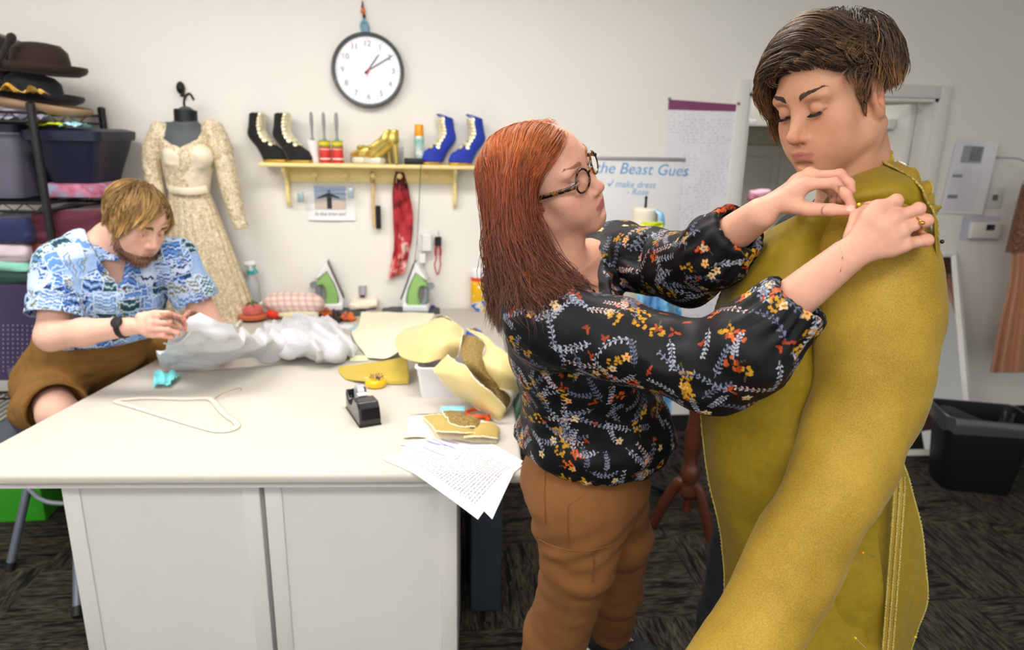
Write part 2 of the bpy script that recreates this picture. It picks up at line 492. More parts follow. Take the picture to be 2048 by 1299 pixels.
M_cream = mat('cream_paint', '#c9c4b4', .7, noise=.04, nscale=3)

def struct(name, b, m, smooth=0):
    o = b.build(name, m, None, smooth); o['kind'] = 'structure'; return o
DL, DR = float(wl(1496, 200)[0]), float(wl(1876, 200)[0]); DT = float(wl(1700, 192)[2])
b = MB(); b.box((-4.2, -2.5, -.1), (5.2, 7.2, 0)); struct('floor', b, M_carpet)
b = MB(); b.box((-4.2, WY, 0), (DL, WY+.12, 2.75)); b.box((DR, WY, 0), (5.2, WY+.12, 2.75)); b.box((DL, WY, DT), (DR, WY+.12, 2.75)); struct('wall_back', b, M_wall)
b = MB(); b.box((-4.2, -2.5, 2.75), (5.2, 7.2, 2.85)); struct('ceiling', b, M_ceil)
b = MB(); b.box((-2.95, -2.5, 0), (-2.85, WY, 2.75)); struct('wall_left', b, M_wall)
b = MB(); b.box((5.1, -2.5, 0), (5.2, 7.2, 2.75)); struct('wall_right', b, M_wall)
b = MB(); b.box((-2.85, WY-.012, 0), (DL-.07, WY, .1)); b.box((DR+.07, WY-.012, 0), (5.1, WY, .1)); struct('baseboard_back', b, M_black)
# door casing, room beyond, leaf standing open into it
b = MB()
for x0, x1, z0, z1 in ((DL-.065, DL, 0, DT+.065), (DR, DR+.065, 0, DT+.065), (DL, DR, DT, DT+.065)): b.box((x0, WY-.018, z0), (x1, WY, z1), .004)
for x0, x1, z0, z1 in ((DL-.002, DL+.018, 0, DT), (DR-.018, DR+.002, 0, DT), (DL, DR, DT-.018, DT)): b.box((x0, WY-.004, z0), (x1, WY+.125, z1))
struct('trim_1', b, M_white, 30)
b = MB(); b.box((1.2, 6.4, 0), (5.1, 6.5, 2.75)); struct('wall_beyond', b, M_cream)
b = MB(); b.box((1.15, WY+.12, 0), (1.25, 6.5, 2.75)); struct('wall_passage', b, M_cream)
b = MB(); b.box((1.25, 5.6, 1.78), (5.1, 6.4, 2.75)); b.box((1.25, WY+.5, 1.98), (DR+.3, 5.6, 2.75)) if False else None
struct('wall_soffit', b, M_grey)
b = MB(); xd = float(ony(1545, 330, 6.38)[0])
b.box((xd-.5, 6.36, 0), (xd+.55, 6.4, 1.62), .004)
for dx in (-.42, .06):
    for z0, z1 in ((.15, .75), (.85, 1.52)): b.box((xd+dx, 6.345, z0), (xd+dx+.4, 6.365, z1), .012)
struct('door_2', b, M_white, 30)
# open leaf hinged on the right jamb
ang = math.radians(97)
d1 = thing('door_1', 'white door leaf standing open into the room beyond the doorway', 'door', (DR-.02, WY+.12, 0)); d1['kind'] = 'structure'
MD = TR((DR-.02, WY+.125, 0), (0, 0, ang))
b = MB(); b.box((0, 0, .01), (.86, .042, DT-.025), .003, MD); at(b.build('leaf', M_white, None, 30), d1)
M_dark = mat('dark_steel', '#3a3a3c', .35, .8)
b = MB(); p = xf(MD, [(.79, .042, 1.0), (.79, .095, 1.0), (.68, .095, 1.0)]); b.tube(p, .009, 10)
b.lathe([(.026, 0), (.026, .008)], M=MD@TR((.79, .042, 1.0), (-PI/2, 0, 0))); at(b.build('handle', M_dark, None, 40), d1)
b = MB(); b.box((.08, .045, DT-.16), (.3, .10, DT-.10), .01, MD); b.tube(xf(MD, [(.28, .08, DT-.09), (.42, .16, DT-.06), (.05, .3, DT-.05)]), .008, 8)
at(b.build('closer', mat('off_white_metal', '#d8d6d0', .4), None, 40), d1)

# ------------------------------------------------------------------ light
def panel(x, y, w, h, e, z=2.735, name='ceiling_light', label=None):
    t_ = thing(name, label, 'light', (x, y, z), 0, None); t_['group'] = 'ceiling light panels out of view'
    b = MB(); b.box((x-w/2-.03, y-h/2-.03, z-.005), (x+w/2+.03, y+h/2+.03, z+.012)); at(b.build('housing', M_white, None, 0), t_)
    m = bpy.data.materials.get('lamp_diffuser')
    if m is None:
        n = NT('lamp_diffuser'); n.set(Base_Color='#ffffff', Emission_Color='#fff9f2', Emission_Strength=e); m = n.m
    b = MB(); b.box((x-w/2, y-h/2, z-.012), (x+w/2, y+h/2, z-.004)); at(b.build('diffuser', m, None, 0), t_)
for x, y in ((-1.5, 1.9), (.25, 1.9), (-1.6, -.5), (.3, -.5), (-.6, -1.8)):
    panel(x, y, 1.2, .6, 12.0, label='flat square ceiling light panel lighting the workroom from above')
wd = bpy.data.worlds.new('World'); SC.world = wd; wd.use_nodes = True
bg = wd.node_tree.nodes['Background']; bg.inputs[0].default_value = lin('#ebebec'); bg.inputs[1].default_value = 1.05
la = bpy.data.lights.new('passage_lamp', 'AREA'); la.energy = 26; la.size = 1.2; la.color = (1, .97, .92)
lo = bpy.data.objects.new('passage_lamp', la); COL.objects.link(lo); lo.location = (2.4, 5.0, 2.6)
# ================================================================== WORK TABLE
def line_x(a, b, c, d):
    """crossing of lines ab and cd in plan"""
    a, b, c, d = [np.array(q[:2]) for q in (a, b, c, d)]
    r, s = b-a, d-c; t_ = ((c-a)[0]*s[1]-(c-a)[1]*s[0])/(r[0]*s[1]-r[1]*s[0]); return a+t_*r
F0, F1 = tb(60, 949), tb(1000, 946); L0, L1 = tb(60, 860), tb(315, 737); R0_, R1_ = tb(1046, 934), tb(1012, 700)
pFL = line_x(F0, F1, L0, L1); pFR = line_x(F0, F1, R0_, R1_)
pBL = np.array([tb(500, 616)[0], WY-.02]); pBR = np.array([pFR[0]+(R1_-R0_)[0]/(R1_-R0_)[1]*(WY-.02-pFR[1]), WY-.02])
TF = nrm(np.append(pFR-pFL, 0)); TN = V3(-TF[1], TF[0], 0)        # along the front edge; into the table
M_canvas = NT('cream_canvas'); v = M_canvas.coord()
M_canvas.set(Base_Color=M_canvas.mix(M_canvas.noise(v, 3.2, 4), '#bfbab0', '#c9c5bd'), Roughness=.85); M_canvas.bump(M_canvas.noise(v, 700, 2), .15, .0008); M_canvas = M_canvas.m
wt = thing('work_table_top', 'large cream canvas padded cutting table top on white cabinets', 'table', (-.3, 2.5, TZ-.05))
b = MB(); b.prism([tuple(pFL), tuple(pFR), tuple(pBR), tuple(pBL)], TZ-.034, TZ, bev=.011); o = at(b.build('pad', M_canvas, None, 50), wt)
q = [pFL+TF[:2]*.13+TN[:2]*.02, pFR-TF[:2]*.055+TN[:2]*.02, pBR+np.array([-.05, 0]), pBL+np.array([.12, 0])]
b = MB(); b.prism([tuple(x) for x in q], TZ-.052, TZ-.0342, bev=.002); at(b.build('board', M_white, None, 30), wt)
# two cabinets under it
CT = TZ-.0525
def fx(px, py, back=.075):                     # point on the vertical plane of the cabinet fronts
    o_ = np.append(pFL, 0)+TN*back; r = ray(px, py); s_ = ((o_-CO)@TN)/(r@TN); return CO+r*s_
def cabinet(pxa, pxb, label, handle=False):
    a = fx(pxa, 990); c = fx(pxb, 990); a[2] = c[2] = 0; wdt = (c-a)@TF; dep = .56
    t_ = thing('base_cabinet', label, 'cabinet', a+TF*wdt/2, 0, 'white cabinets under the table')
    M = frame(a, TF, TN, V3(0, 0, 1))
    b = MB(); b.box((0, .021, .0), (wdt, dep, CT), .003, M); at(b.build('body', M_white, None, 30), t_)
    s_ = .048
    b = MB(); b.box((0, 0, .02), (s_, .02, CT-.002), .0025, M); b.box((wdt-s_, 0, .02), (wdt, .02, CT-.002), .0025, M)
    b.box((s_, 0, CT-.022), (wdt-s_, .02, CT-.002), .0025, M); b.box((s_, 0, .02), (wdt-s_, .02, .07), .0025, M)
    b.box((s_-.002, .007, .06), (wdt-s_+.002, .018, CT-.02), 0, M)
    at(b.build('door', M_white, None, 30), t_)
    return t_
cabinet(124, 519, 'white panelled cabinet under the table, the one nearer the stool')
cabinet(529, 914, 'white panelled cabinet under the table, the one beside the woman in brown trousers')
# things stored under and beside the table
M_bluegrey = mat('blue_grey_plastic', '#39434f', .45)
p = onz(985, 1010, .55); p2 = p+TN*.55+TF*-.06
b = MB(); c0 = fx(940, 1000)+TN*.32; b.box((c0[0], c0[1], 0), (c0[0]+.11, c0[1]+.42, .66), .012)
prop(b.build('storage_box', M_bluegrey, None, 40), 'dark blue grey plastic box standing under the table corner behind the white cabinets', 'box')

# ================================================================== THINGS LYING ON THE TABLE
M_cardw = mat('cream_plastic_flock', '#d3cdc0', .7, noise=.03)
# hanger
hp = [(234, 800), (262, 797), (300, 795), (370, 797), (415, 796), (432, 806), (436, 814), (455, 832), (470, 842), (474, 852), (462, 859), (440, 861), (415, 857), (330, 832), (262, 811), (234, 803)]
hg = thing('clothes_hanger', 'cream flocked clothes hanger lying on the table near the tape dispenser', 'hanger', tb(350, 825))
hp2 = [tb(x, y, .004) for x, y in hp]
b = MB(); b.tube(np.array(spline(np.array(hp2+[hp2[0]]), 90)), .0105, 10, flat=(.45, 1), up=(0, 0, 1)); at(b.build('hanger_body', M_cardw, None, 60), hg)
b = MB(); P = [tb(x, y, z) for x, y, z in ((425, 801, .006), (436, 792, .012), (446, 786, .016), (462, 780, .02), (478, 776, .018), (483, 777, .012), (480, 781, .006))]
b.tube(spline(np.array(P), 30), .0017, 8); at(b.build('hook', mat('brass_wire', '#b79c62', .3, 1), None, 60), hg)
# torn teal paper
M_teal = mat('teal_tissue', '#7fdde4', .8, noise=.05)
def sheet_poly(name, pts, m, label, cat, dz=.001, bumpf=None, thick=.0012, n=14, parent=None, group=None):
    """a quad sheet whose corners lie at table pixels"""
    a, b_, c, d = [tb(*q) for q in pts]
    U, Vv = np.meshgrid(np.linspace(0, 1, n), np.linspace(0, 1, n), indexing='ij')
    G = (1-U)[..., None]*((1-Vv)[..., None]*a+Vv[..., None]*d)+U[..., None]*((1-Vv)[..., None]*b_+Vv[..., None]*c)
    G[..., 2] += dz+(bumpf(U, Vv) if bumpf else 0)
    bb = MB(); bb.grid(G, thick); o = bb.build(name, m, parent, 60)
    return prop(o, label, cat, group) if label else o
def torn(U, V): return .016*np.abs(np.sin(7*U+3*V))*(.4+.6*V)+.012*np.abs(np.sin(11*V-4*U))
sheet_poly('tissue_paper', [(307, 778), (340, 776), (361, 757), (311, 752)], M_teal, 'small crumpled teal tissue paper scrap lying behind the cream hanger', 'paper', .004, torn)

# ---- tape dispenser
M_gloss = mat('glossy_black_plastic', '#0b0d12', .22, coat=.4)
td = thing('tape_dispenser', 'black desk tape dispenser standing in front of the yellow pincushion', 'tape dispenser', tb(735, 845))
pa, pb = tb(738, 857), tb(706, 812)                # near lower edge, far end
ax = nrm(pb-pa); sd = nrm(np.cross(V3(0, 0, 1), ax)); L = .15
o_ = tb(741, 852); M = frame(o_, ax, V3(0, 0, 1), -sd)
# outline seen from the side: blunt weighted head near the viewer, roll cradle, cutter post at the far end
prof = [(0, 0), (.155, 0), (.158, .012), (.158, .05), (.152, .062), (.146, .05), (.132, .036), (.112, .031), (.09, .036), (.076, .052), (.068, .064), (.02, .066), (.005, .05), (-.004, .02)]
M = M@TR((0, 0, 0), (0, 0, 0), 1.14)
S = SDF(); S.poly(M, prof, .030, .004)
S.poly(M@TR((0, .02, 0)), [(.072, .02), (.15, .02), (.15, .06), (.072, .06)], .022, .003, op='s')
at(sobj('body', S, .0021, M_gloss), td)
b = MB(); b.prism([(-.003, 0), (.157, 0), (.157, .006), (-.003, .006)], -.0315, .0315, M, .002); at(b.build('base', M_black, None, 40), td)
Mr = M@TR((.111, .055, 0))
b = MB()
for r0, r1 in ((.0125, .029),):
    a = np.linspace(0, 2*PI, 40, endpoint=False); V = []
    for r, z in ((r0, -.009), (r1, -.009), (r1, .009), (r0, .009)): V.append(np.stack([r*np.cos(a), r*np.sin(a), np.full(40, z)], 1))
    V = np.concatenate(V); F = [(i*40+j, i*40+(j+1) % 40, ((i+1) % 4)*40+(j+1) % 40, ((i+1) % 4)*40+j) for i in range(4) for j in range(40)]
    b.add(xf(Mr, V), F)
at(b.build('tape_roll', mat('frosted_tape', '#b9bbc2', .25, coat=.5), None, 40), td)
b = MB(); b.prism([(.098, .082), (.156, .062), (.156, .0615), (.098, .0815)], -.009, .009, M)
at(b.build('tape_end', mat('tape_film', '#cfd1d6', .15), None, 40), td)
b = MB(); b.prism([(.066, .0655), (.088, .0655), (.088, .069), (.066, .069)], -.014, .014, M, .001); at(b.build('tape_tab', M_white, None, 40), td)

# ---- yellow pincushion full of pins
M_yel = mat('yellow_plastic', '#eec20f', .3, coat=.3)
pc = tb(752, 772); yp = thing('pincushion', 'round yellow magnetic pincushion full of pins beside the tape dispenser', 'pincushion', pc)
b = MB(); b.lathe([(.028, 0), (.036, .004), (.039, .012), (.038, .024), (.033, .031), (.026, .030), (.0, .026)], n=40); o = b.build('dish', M_yel, yp, 50)
PH = [mat('pin_%s' % n, c, .3) for n, c in (('white', '#e8e4da'), ('black', '#15151a'), ('blue', '#2c55a8'), ('red', '#c23a25'), ('yellow', '#e3c02a'))]
M_steel = mat('pin_steel', '#c9c9cc', .25, 1)
for i in range(60):
    r = .026*math.sqrt(random.random()); a = random.random()*2*PI; base = V3(r*math.cos(a), r*math.sin(a), .027)
    dr = nrm(V3(random.uniform(-.9, .9), random.uniform(-.9, .9), random.uniform(.35, 1.0))); L = random.uniform(.008, .022)
    b = MB(); b.tube([base-dr*.004, base+dr*L], .0005, 5); b.ell(base+dr*L, (.0021,)*3, 5)
    o = b.build('pin', [random.choice(PH)], yp, 80)

# ---- papers hanging over the corner
def printed(name, dens=34, head=True):
    t = NT(name); v = t.coord('UV'); s_ = t.n('ShaderNodeSeparateXYZ'); t.link(v, s_.inputs[0])
    ln = t.math('FRACT', t.math('MULTIPLY', s_.outputs[1], float(dens)))
    inl = t.math('LESS_THAN', ln, .42)
    w = t.n('ShaderNodeCombineXYZ'); t.link(t.math('MULTIPLY', s_.outputs[0], 60.0), w.inputs[0]); t.link(t.math('FLOOR', t.math('MULTIPLY', s_.outputs[1], float(dens))), w.inputs[1])
    nz = t.noise(w.outputs[0], 1.0, 2, .8)
    ink = t.math('MULTIPLY', inl, t.math('GREATER_THAN', nz, .47))
    le = t.noise(w.outputs[0], .013, 0)
    ink = t.math('MULTIPLY', ink, t.math('MULTIPLY', t.math('GREATER_THAN', s_.outputs[0], .12), t.math('LESS_THAN', s_.outputs[0], .86)))
    ink = t.math('MULTIPLY', ink, t.math('MULTIPLY', t.math('GREATER_THAN', s_.outputs[1], .08), t.math('LESS_THAN', s_.outputs[1], .93)))
    t.set(Base_Color=t.mix(t.math('MULTIPLY', ink, .85), '#e4e4e8', '#4d4d58'), Roughness=.7); return t.m
def uv_grid(o, m, n, thick=True):
    me = o.data; uv = me.uv_layers.new(name='UVMap'); k = m*n
    for lp in me.loops:
        i = lp.vertex_index % k; uv.data[lp.index].uv = ((i//n)/(m-1), (i % n)/(n-1))
M_print = printed('printed_paper'); M_paper = mat('plain_paper', '#e6e6ea', .7)
def paper_over(name, pts, m, label, dz, droop, n=18):
    a, b_, c, d = [tb(*q) for q in pts]
    U, Vv = np.meshgrid(np.linspace(0, 1, n), np.linspace(0, 1, n), indexing='ij')
    G = (1-U)[..., None]*((1-Vv)[..., None]*a+Vv[..., None]*d)+U[..., None]*((1-Vv)[..., None]*b_+Vv[..., None]*c)
    P = G.reshape(-1, 3)
    over = np.maximum(-((P-np.append(pFL, TZ))@TN), 0)                 # how far past the front edge
    P[:, 2] += dz-over*droop*.8-over**2*droop; G = P.reshape(G.shape)
    bb = MB(); bb.grid(G, .0006); o = bb.build(name, m, None, 80); uv_grid(o, n, n)
    return prop(o, label, 'paper', 'sheets of paper over the table corner')
paper_over('paper_sheet', [(985, 1003), (1046, 922), (935, 860), (800, 895)], M_paper, 'white sheet at the bottom of the paper pile, peeping out by the brown trousers', .001, .35)
paper_over('paper_sheet', [(956, 1004), (1045, 932), (930, 872), (760, 917)], M_print, 'printed white sheet on top of the paper pile, hanging over the table corner', .0025, .35)
o = paper_over('paper_sheet', [(905, 925), (940, 893), (890, 872), (800, 890)], M_paper, 'white sheet with purple pen lines tucked under the folded gold strip', .004, .0)
M_pen = mat('purple_ink', '#5a44b4', .6); b = MB()
for (x0, y0), (x1, y1) in (((846, 893), (893, 912)), ((848, 879), (905, 893)), ((865, 877), (912, 897)), ((882, 877), (918, 888)), ((905, 878), (940, 884)), ((855, 882), (880, 890))):
    b.tube([tb(x0, y0, .0055), tb((x0+x1)/2, (y0+y1)/2+1, .0055), tb(x1, y1, .0055)], .0011, 6, flat=(.3, 1))
b.build('pen_line', M_pen, o, 40)

# ---- white tub with gold cloth
M_tub = mat('white_translucent_plastic', '#e6e6ea', .35, noise=.02)
tf = [tb(822, 806), tb(952, 806), tb(985, 735), tb(852, 735)]
ctr = sum(tf)/4; ux = nrm(tf[1]-tf[0]); uy = nrm(np.cross(V3(0, 0, 1), ux)); hx = .5*np.linalg.norm(tf[1]-tf[0])*1.02; hy = .145
tub = thing('plastic_tub', 'white plastic tub full of gold cloth pieces on the table', 'tub', ctr)
MT = frame(ctr, ux, uy, V3(0, 0, 1))
def rr(hx, hy, r, n=7):
    P = []
    for cx, cy, a0 in ((hx-r, hy-r, 0), (-hx+r, hy-r, PI/2), (-hx+r, -hy+r, PI), (hx-r, -hy+r, 1.5*PI)):
        for k in range(n): a = a0+PI/2*k/(n-1); P.append((cx+r*math.cos(a), cy+r*math.sin(a)))
    return np.array(P)
b = MB(); prs = [(.0, 0), (.004, .0), (.012, .08), (.014, .081), (.016, .108), (.022, .110), (.022, .116), (.013, .116), (.010, .105), (.002, .006), (-.04, .005)]
V = []; n = None
for e, z in prs: q = rr(hx-.012+e, hy-.012+e, .022); n = len(q); V.append(np.column_stack([q, np.full(n, z)]))
F = [(i*n+j, i*n+(j+1) % n, (i+1)*n+(j+1) % n, (i+1)*n+j) for i in range(len(prs)-1) for j in range(n)]+[tuple(range(n))[::-1], tuple(range((len(prs)-1)*n, len(prs)*n))]
b.add(xf(MT, np.concatenate(V)), F); at(b.build('tub_body', M_tub, None, 40), tub)

# cloth materials
def satin(name, c1, c2, rough=.45, scale=600):
    t = NT(name); v = t.coord(); n = t.noise(v, 14, 3)
    t.set(Base_Color=t.mix(n, c1, c2), Roughness=rough); t.b.inputs['Sheen Weight'].default_value = .3; t.b.inputs['Sheen Roughness'].default_value = .4
    t.bump(t.noise(v, scale, 2), .2, .0008); return t.m
M_gold = satin('pale_gold_satin', '#dbc582', '#e5d296', .38)
M_plush = NT('bronze_plush'); v = M_plush.coord(); n_ = M_plush.noise(v, 160, 4)
M_plush.set(Base_Color=M_plush.ramp(n_, [(.3, '#705a2a'), (.6, '#a68c4c'), (.8, '#c6ae6c')]), Roughness=.8); M_plush.bump(M_plush.noise(v, 420, 3), .8, .004); M_plush = M_plush.m
M_must = satin('mustard_felt', '#b79f38', '#c2aa45', .8)
M_fray = mat('frayed_white_edge', '#ece3c4', .9)
def strip(name, rows, m, label, cat='cloth', thick=.004, sub=2, edge=None, group=None, nr=22, parent=None, wob=.009, seed=1):
    """cloth from rows of (pixel x, pixel y, height above the table): rows run across the cloth, smoothed"""
    R = []
    for row in rows:
        R.append(spline(np.array([tb(x, y, 0)*0+onz(x, y, TZ+z) for x, y, z in row]), 12))
    R = np.array(R); m_, n, _ = R.shape
    G = np.stack([spline(R[:, j], nr) for j in range(n)], 1)
    q = G.reshape(-1, 3)*16+seed*7.7; G = G+ (wob*fbm(q, 2)).reshape(G.shape[:2])[..., None]*V3(.3, -.5, .8)
    G[..., 2] += (.011*np.clip(1-np.abs(vnoise(G.reshape(-1, 3)*V3(9, 14, 7)+seed*3.3))*2, 0, 1)**2*np.clip((G[..., 2].ravel()-TZ-.02)/.05, 0, 1)).reshape(G.shape[:2]); G[..., 2] = np.maximum(G[..., 2], TZ+.003)
    bb = MB(); bb.grid(G, thick); o = bb.build(name, m, parent, 80)
    s = o.modifiers.new('s', 'SUBSURF'); s.levels = 1; s.render_levels = 1
    if label: prop(o, label, cat, group)
    if edge:
        bb = MB()
        for e in edge:
            P = {'u0': G[0], 'u1': G[-1], 'v0': G[:, 0], 'v1': G[:, -1]}[e]; P = spline(P, 60); P = P+RNG.normal(0, .0007, P.shape)
            bb.tube(P, thick*.62, 6)
        at(bb.build('frayed_edge', M_fray, None, 80), o)
    return o
# big pale panel lying behind the tub
strip('yellow_cloth', [[(722, 622, .012), (780, 624, .012), (858, 624, .03)], [(716, 650, .012), (790, 640, .03), (870, 632, .06)], [(702, 668, .01), (770, 668, .03), (850, 655, .07)], [(735, 716, .008), (775, 715, .02), (818, 690, .06)]],
      satin('pale_yellow_lining', '#ebe6c6', '#f0ecd2', .7), 'pale yellow cloth panel lying flat behind the white tub', thick=.003)
strip('cloth_offcut', [[(700, 712, .004), (716, 711, .004), (735, 711, .004)], [(699, 722, .004), (716, 722, .004), (737, 721, .004)]], satin('pale_green_lining', '#dfe3b4', '#e4e7bf', .7), 'small pale green cloth offcut beside the silver garment', wob=.001)
strip('felt_piece', [[(678, 733, .01), (720, 728, .03), (765, 722, .045), (815, 712, .06)], [(676, 742, .004), (725, 748, .02), (775, 755, .02), (818, 750, .03)], [(690, 758, .003), (726, 762, .014), (770, 768, .003), (818, 768, .003)]], M_must, 'mustard felt piece lying between the yellow pincushion and white tub', wob=.003)
# gold pieces in the tub
strip('gold_cloth', [[(868, 640, .19), (880, 634, .21), (905, 646, .21), (918, 655, .20)], [(800, 668, .12), (850, 655, .2), (895, 652, .225), (925, 660, .2)], [(790, 690, .11), (840, 690, .17), (885, 685, .2), (922, 690, .18)], [(800, 712, .11), (838, 726, .125), (880, 722, .14), (916, 715, .14)]], M_gold, 'pale gold satin piece bulging over the back of the white tub', edge=['v1', 'u0'], seed=2)
strip('plush_lining', [[(872, 634, .215), (886, 632, .225), (905, 648, .215)], [(876, 650, .2), (890, 652, .2), (908, 655, .2)]], mat('dark_brown_plush', '#3b2a12', .9, noise=.2, nscale=200), 'dark brown plush fold showing above the gold satin', wob=.002)
strip('plush_piece', [[(926, 668, .16), (950, 676, .18), (972, 690, .17)], [(920, 705, .17), (948, 705, .19), (966, 722, .17)], [(930, 735, .16), (955, 735, .17), (985, 760, .12)], [(968, 765, .11), (992, 772, .11), (1022, 792, .06)], [(985, 800, .05), (1000, 815, .04), (1012, 822, .02)]], M_plush, 'bronze plush piece spilling over the rim of the white tub', edge=['v1'], seed=3)
strip('gold_cloth', [[(930, 656, .17), (960, 664, .18), (990, 690, .19), (1010, 705, .16)], [(972, 690, .18), (1000, 700, .19), (1030, 730, .15), (1040, 745, .1)], [(960, 730, .16), (1000, 738, .17), (1035, 760, .12), (1046, 770, .06)], [(985, 765, .11), (1005, 778, .10), (1026, 790, .07), (1030, 795, .03)]], M_gold, 'pale gold satin piece humped over the woman side of the tub', edge=['u1'], seed=4)
strip('gold_cloth', [[(895, 708, .165), (880, 722, .15), (866, 738, .13)], [(920, 730, .165), (900, 752, .13), (880, 762, .09)], [(960, 768, .13), (940, 790, .08), (915, 790, .05)], [(1006, 812, .06), (990, 830, .03), (970, 822, .02)], [(1008, 828, .03), (1000, 842, .006), (985, 838, .003)]], M_gold, 'pale gold satin band hanging out over the front of the tub', edge=['v0', 'v1'], seed=5)
# folded gold strip in front of the tub
M_cream2 = satin('cream_backing', '#e9e0c4', '#f1ead4', .7)
strip('folded_cloth', [[(820, 834, .012), (815, 852, .012), (808, 875, .004)], [(850, 830, .022), (850, 852, .02), (848, 874, .004)], [(900, 832, .024), (905, 856, .02), (905, 879, .005)], [(950, 838, .02), (950, 860, .018), (950, 882, .005)], [(994, 850, .014), (998, 864, .012), (992, 884, .004)]], M_cream2, 'folded cream backed strip with raw edges lying in front of the tub', edge=['v1', 'u0', 'v0', 'u1'], seed=6, wob=.006)
M_pl2 = satin('gold_plush', '#a98f48', '#c4ab62', .8, 420)
strip('folded_cloth', [[(846, 832, .032), (858, 846, .034), (872, 862, .03)], [(872, 828, .045), (884, 848, .046), (895, 866, .032)], [(902, 834, .048), (915, 852, .046), (925, 868, .032)], [(935, 846, .038), (940, 856, .036), (950, 868, .028)]], M_pl2, 'gold plush flap lying over the middle of the cream backed strip', edge=['v1', 'v0', 'u0'], seed=7, wob=.006)
strip('folded_cloth', [[(885, 822, .055), (892, 832, .06), (900, 846, .052)], [(908, 820, .066), (916, 834, .066), (920, 852, .05)], [(938, 832, .056), (940, 842, .054), (942, 853, .046)], [(962, 842, .042), (958, 850, .04), (956, 858, .036)]], M_plush, 'small bronze plush flap on top of the gold plush one', edge=['v1', 'u0'], seed=8, wob=.004)
strip('folded_cloth', [[(925, 852, .036), (925, 862, .034), (928, 874, .026)], [(955, 846, .04), (958, 858, .036), (960, 874, .024)], [(985, 846, .034), (990, 860, .03), (990, 876, .018)], [(998, 852, .024), (1000, 864, .02), (996, 878, .01)]], M_pl2, 'gold plush end of the strip curling at the side nearest the woman', edge=['v1', 'v0'], seed=9, wob=.005)
M_org = mat('orange_handles', '#e8590f', .35, coat=.3)
sc = thing('scissors', 'orange handled scissors lying between tub and folded gold strip', 'scissors', tb(930, 830))
b = MB()
for cx, cy, rx, ry in ((958, 826, 26, 8), (952, 838, 25, 7)):
    a = np.linspace(0, 2*PI, 28); b.tube([tb(cx+rx*math.cos(q), cy+ry*math.sin(q), .012) for q in a], .006, 8, cap=False)
at(b.build('handle', M_org, None, 60), sc)
b = MB(); b.tube([tb(930, 832, .012), tb(880, 827, .010), tb(822, 829, .008)], [.008, .007, .001], 6, flat=(.25, 1)); at(b.build('blade', mat('scissor_steel', '#8d9096', .3, 1), None, 40), sc)
sheet_poly('sticky_note', [(878, 838), (928, 838), (930, 828), (884, 829)], mat('light_blue_paper', '#8fcfe6', .8), 'light blue paper slip beside the orange scissors', 'paper', .03)

# ---- silver grey satin garment being sewn
M_silver = NT('silver_satin'); v = M_silver.coord(); M_silver.set(Base_Color=M_silver.mix(M_silver.noise(v, 9, 3), '#bcbec5', '#cfd1d6'), Roughness=.36); M_silver.b.inputs['Sheen Weight'].default_value = .25
M_silver.bump(M_silver.noise(v, 45, 3), .15, .004); M_silver = M_silver.m
ga = thing('satin_garment', 'silver grey satin garment heaped on the table, held by seated man', 'garment', tb(500, 700))
def folds(G, amp, fr, seed, ax=None):
    q = G.reshape(-1, 3); s_ = q@(ax if ax is not None else V3(.5, .9, .2))
    w = np.sin(s_*fr+3*fbm(q*6+seed, 2)); G = G+(amp*(np.abs(w)**.6*np.sign(w))*1.0).reshape(G.shape[:2])[..., None]*V3(0, -.3, 1); return G
def gz(x, y, z):
    P = onz(x, y, TZ+z); d = float((P-CO)@CF); f = min(1, max(0, (590-x)/150))*min(1, max(0, (738-y)/60)); return W(x, y, d*(1-f)+2.27*f)
def gpiece(name, rows, amp, fr, seed, thick=.004, ax=None, nr=84, nc=72):
    R = np.array([spline(np.array([gz(x, y, z) for x, y, z in row]), nc) for row in rows])
    G = np.stack([spline(R[:, j], nr) for j in range(R.shape[1])], 1)
    G = folds(G, amp, fr, seed, ax); q = G.reshape(-1, 3); G[..., 2] += (.013*np.clip(1-np.abs(vnoise(q*V3(7, 15, 5)+seed*5.1+.35*fbm(q*8, 2)[:, None]))*1.9, 0, 1)**2*np.clip((q[:, 2]-TZ)/.03, 0, 1)).reshape(G.shape[:2]); G[..., 2] = np.maximum(G[..., 2], TZ+.004)
    bb = MB(); bb.grid(G, thick); o = bb.build(name, M_silver, None, 100); at(o, ga)
    s = o.modifiers.new('s', 'SUBSURF'); s.levels = 1; s.render_levels = 1; return o
# long bodice part from the hands to the middle
gpiece('bodice', [[(372, 636, .17), (352, 668, .15), (330, 700, .07), (314, 706, .035), (318, 724, .006)],
                  [(400, 638, .16), (395, 668, .14), (390, 700, .05), (362, 720, .03), (348, 738, .004)],
                  [(450, 656, .12), (452, 680, .12), (450, 705, .05), (430, 722, .03), (424, 733, .004)],
                  [(505, 668, .08), (512, 688, .10), (518, 702, .05), (515, 712, .025), (520, 722, .004)],
                  [(560, 665, .06), (575, 685, .07), (585, 705, .04), (588, 715, .02), (592, 722, .004)]], .015, 46, 1, ax=V3(.25, 1.0, .4))
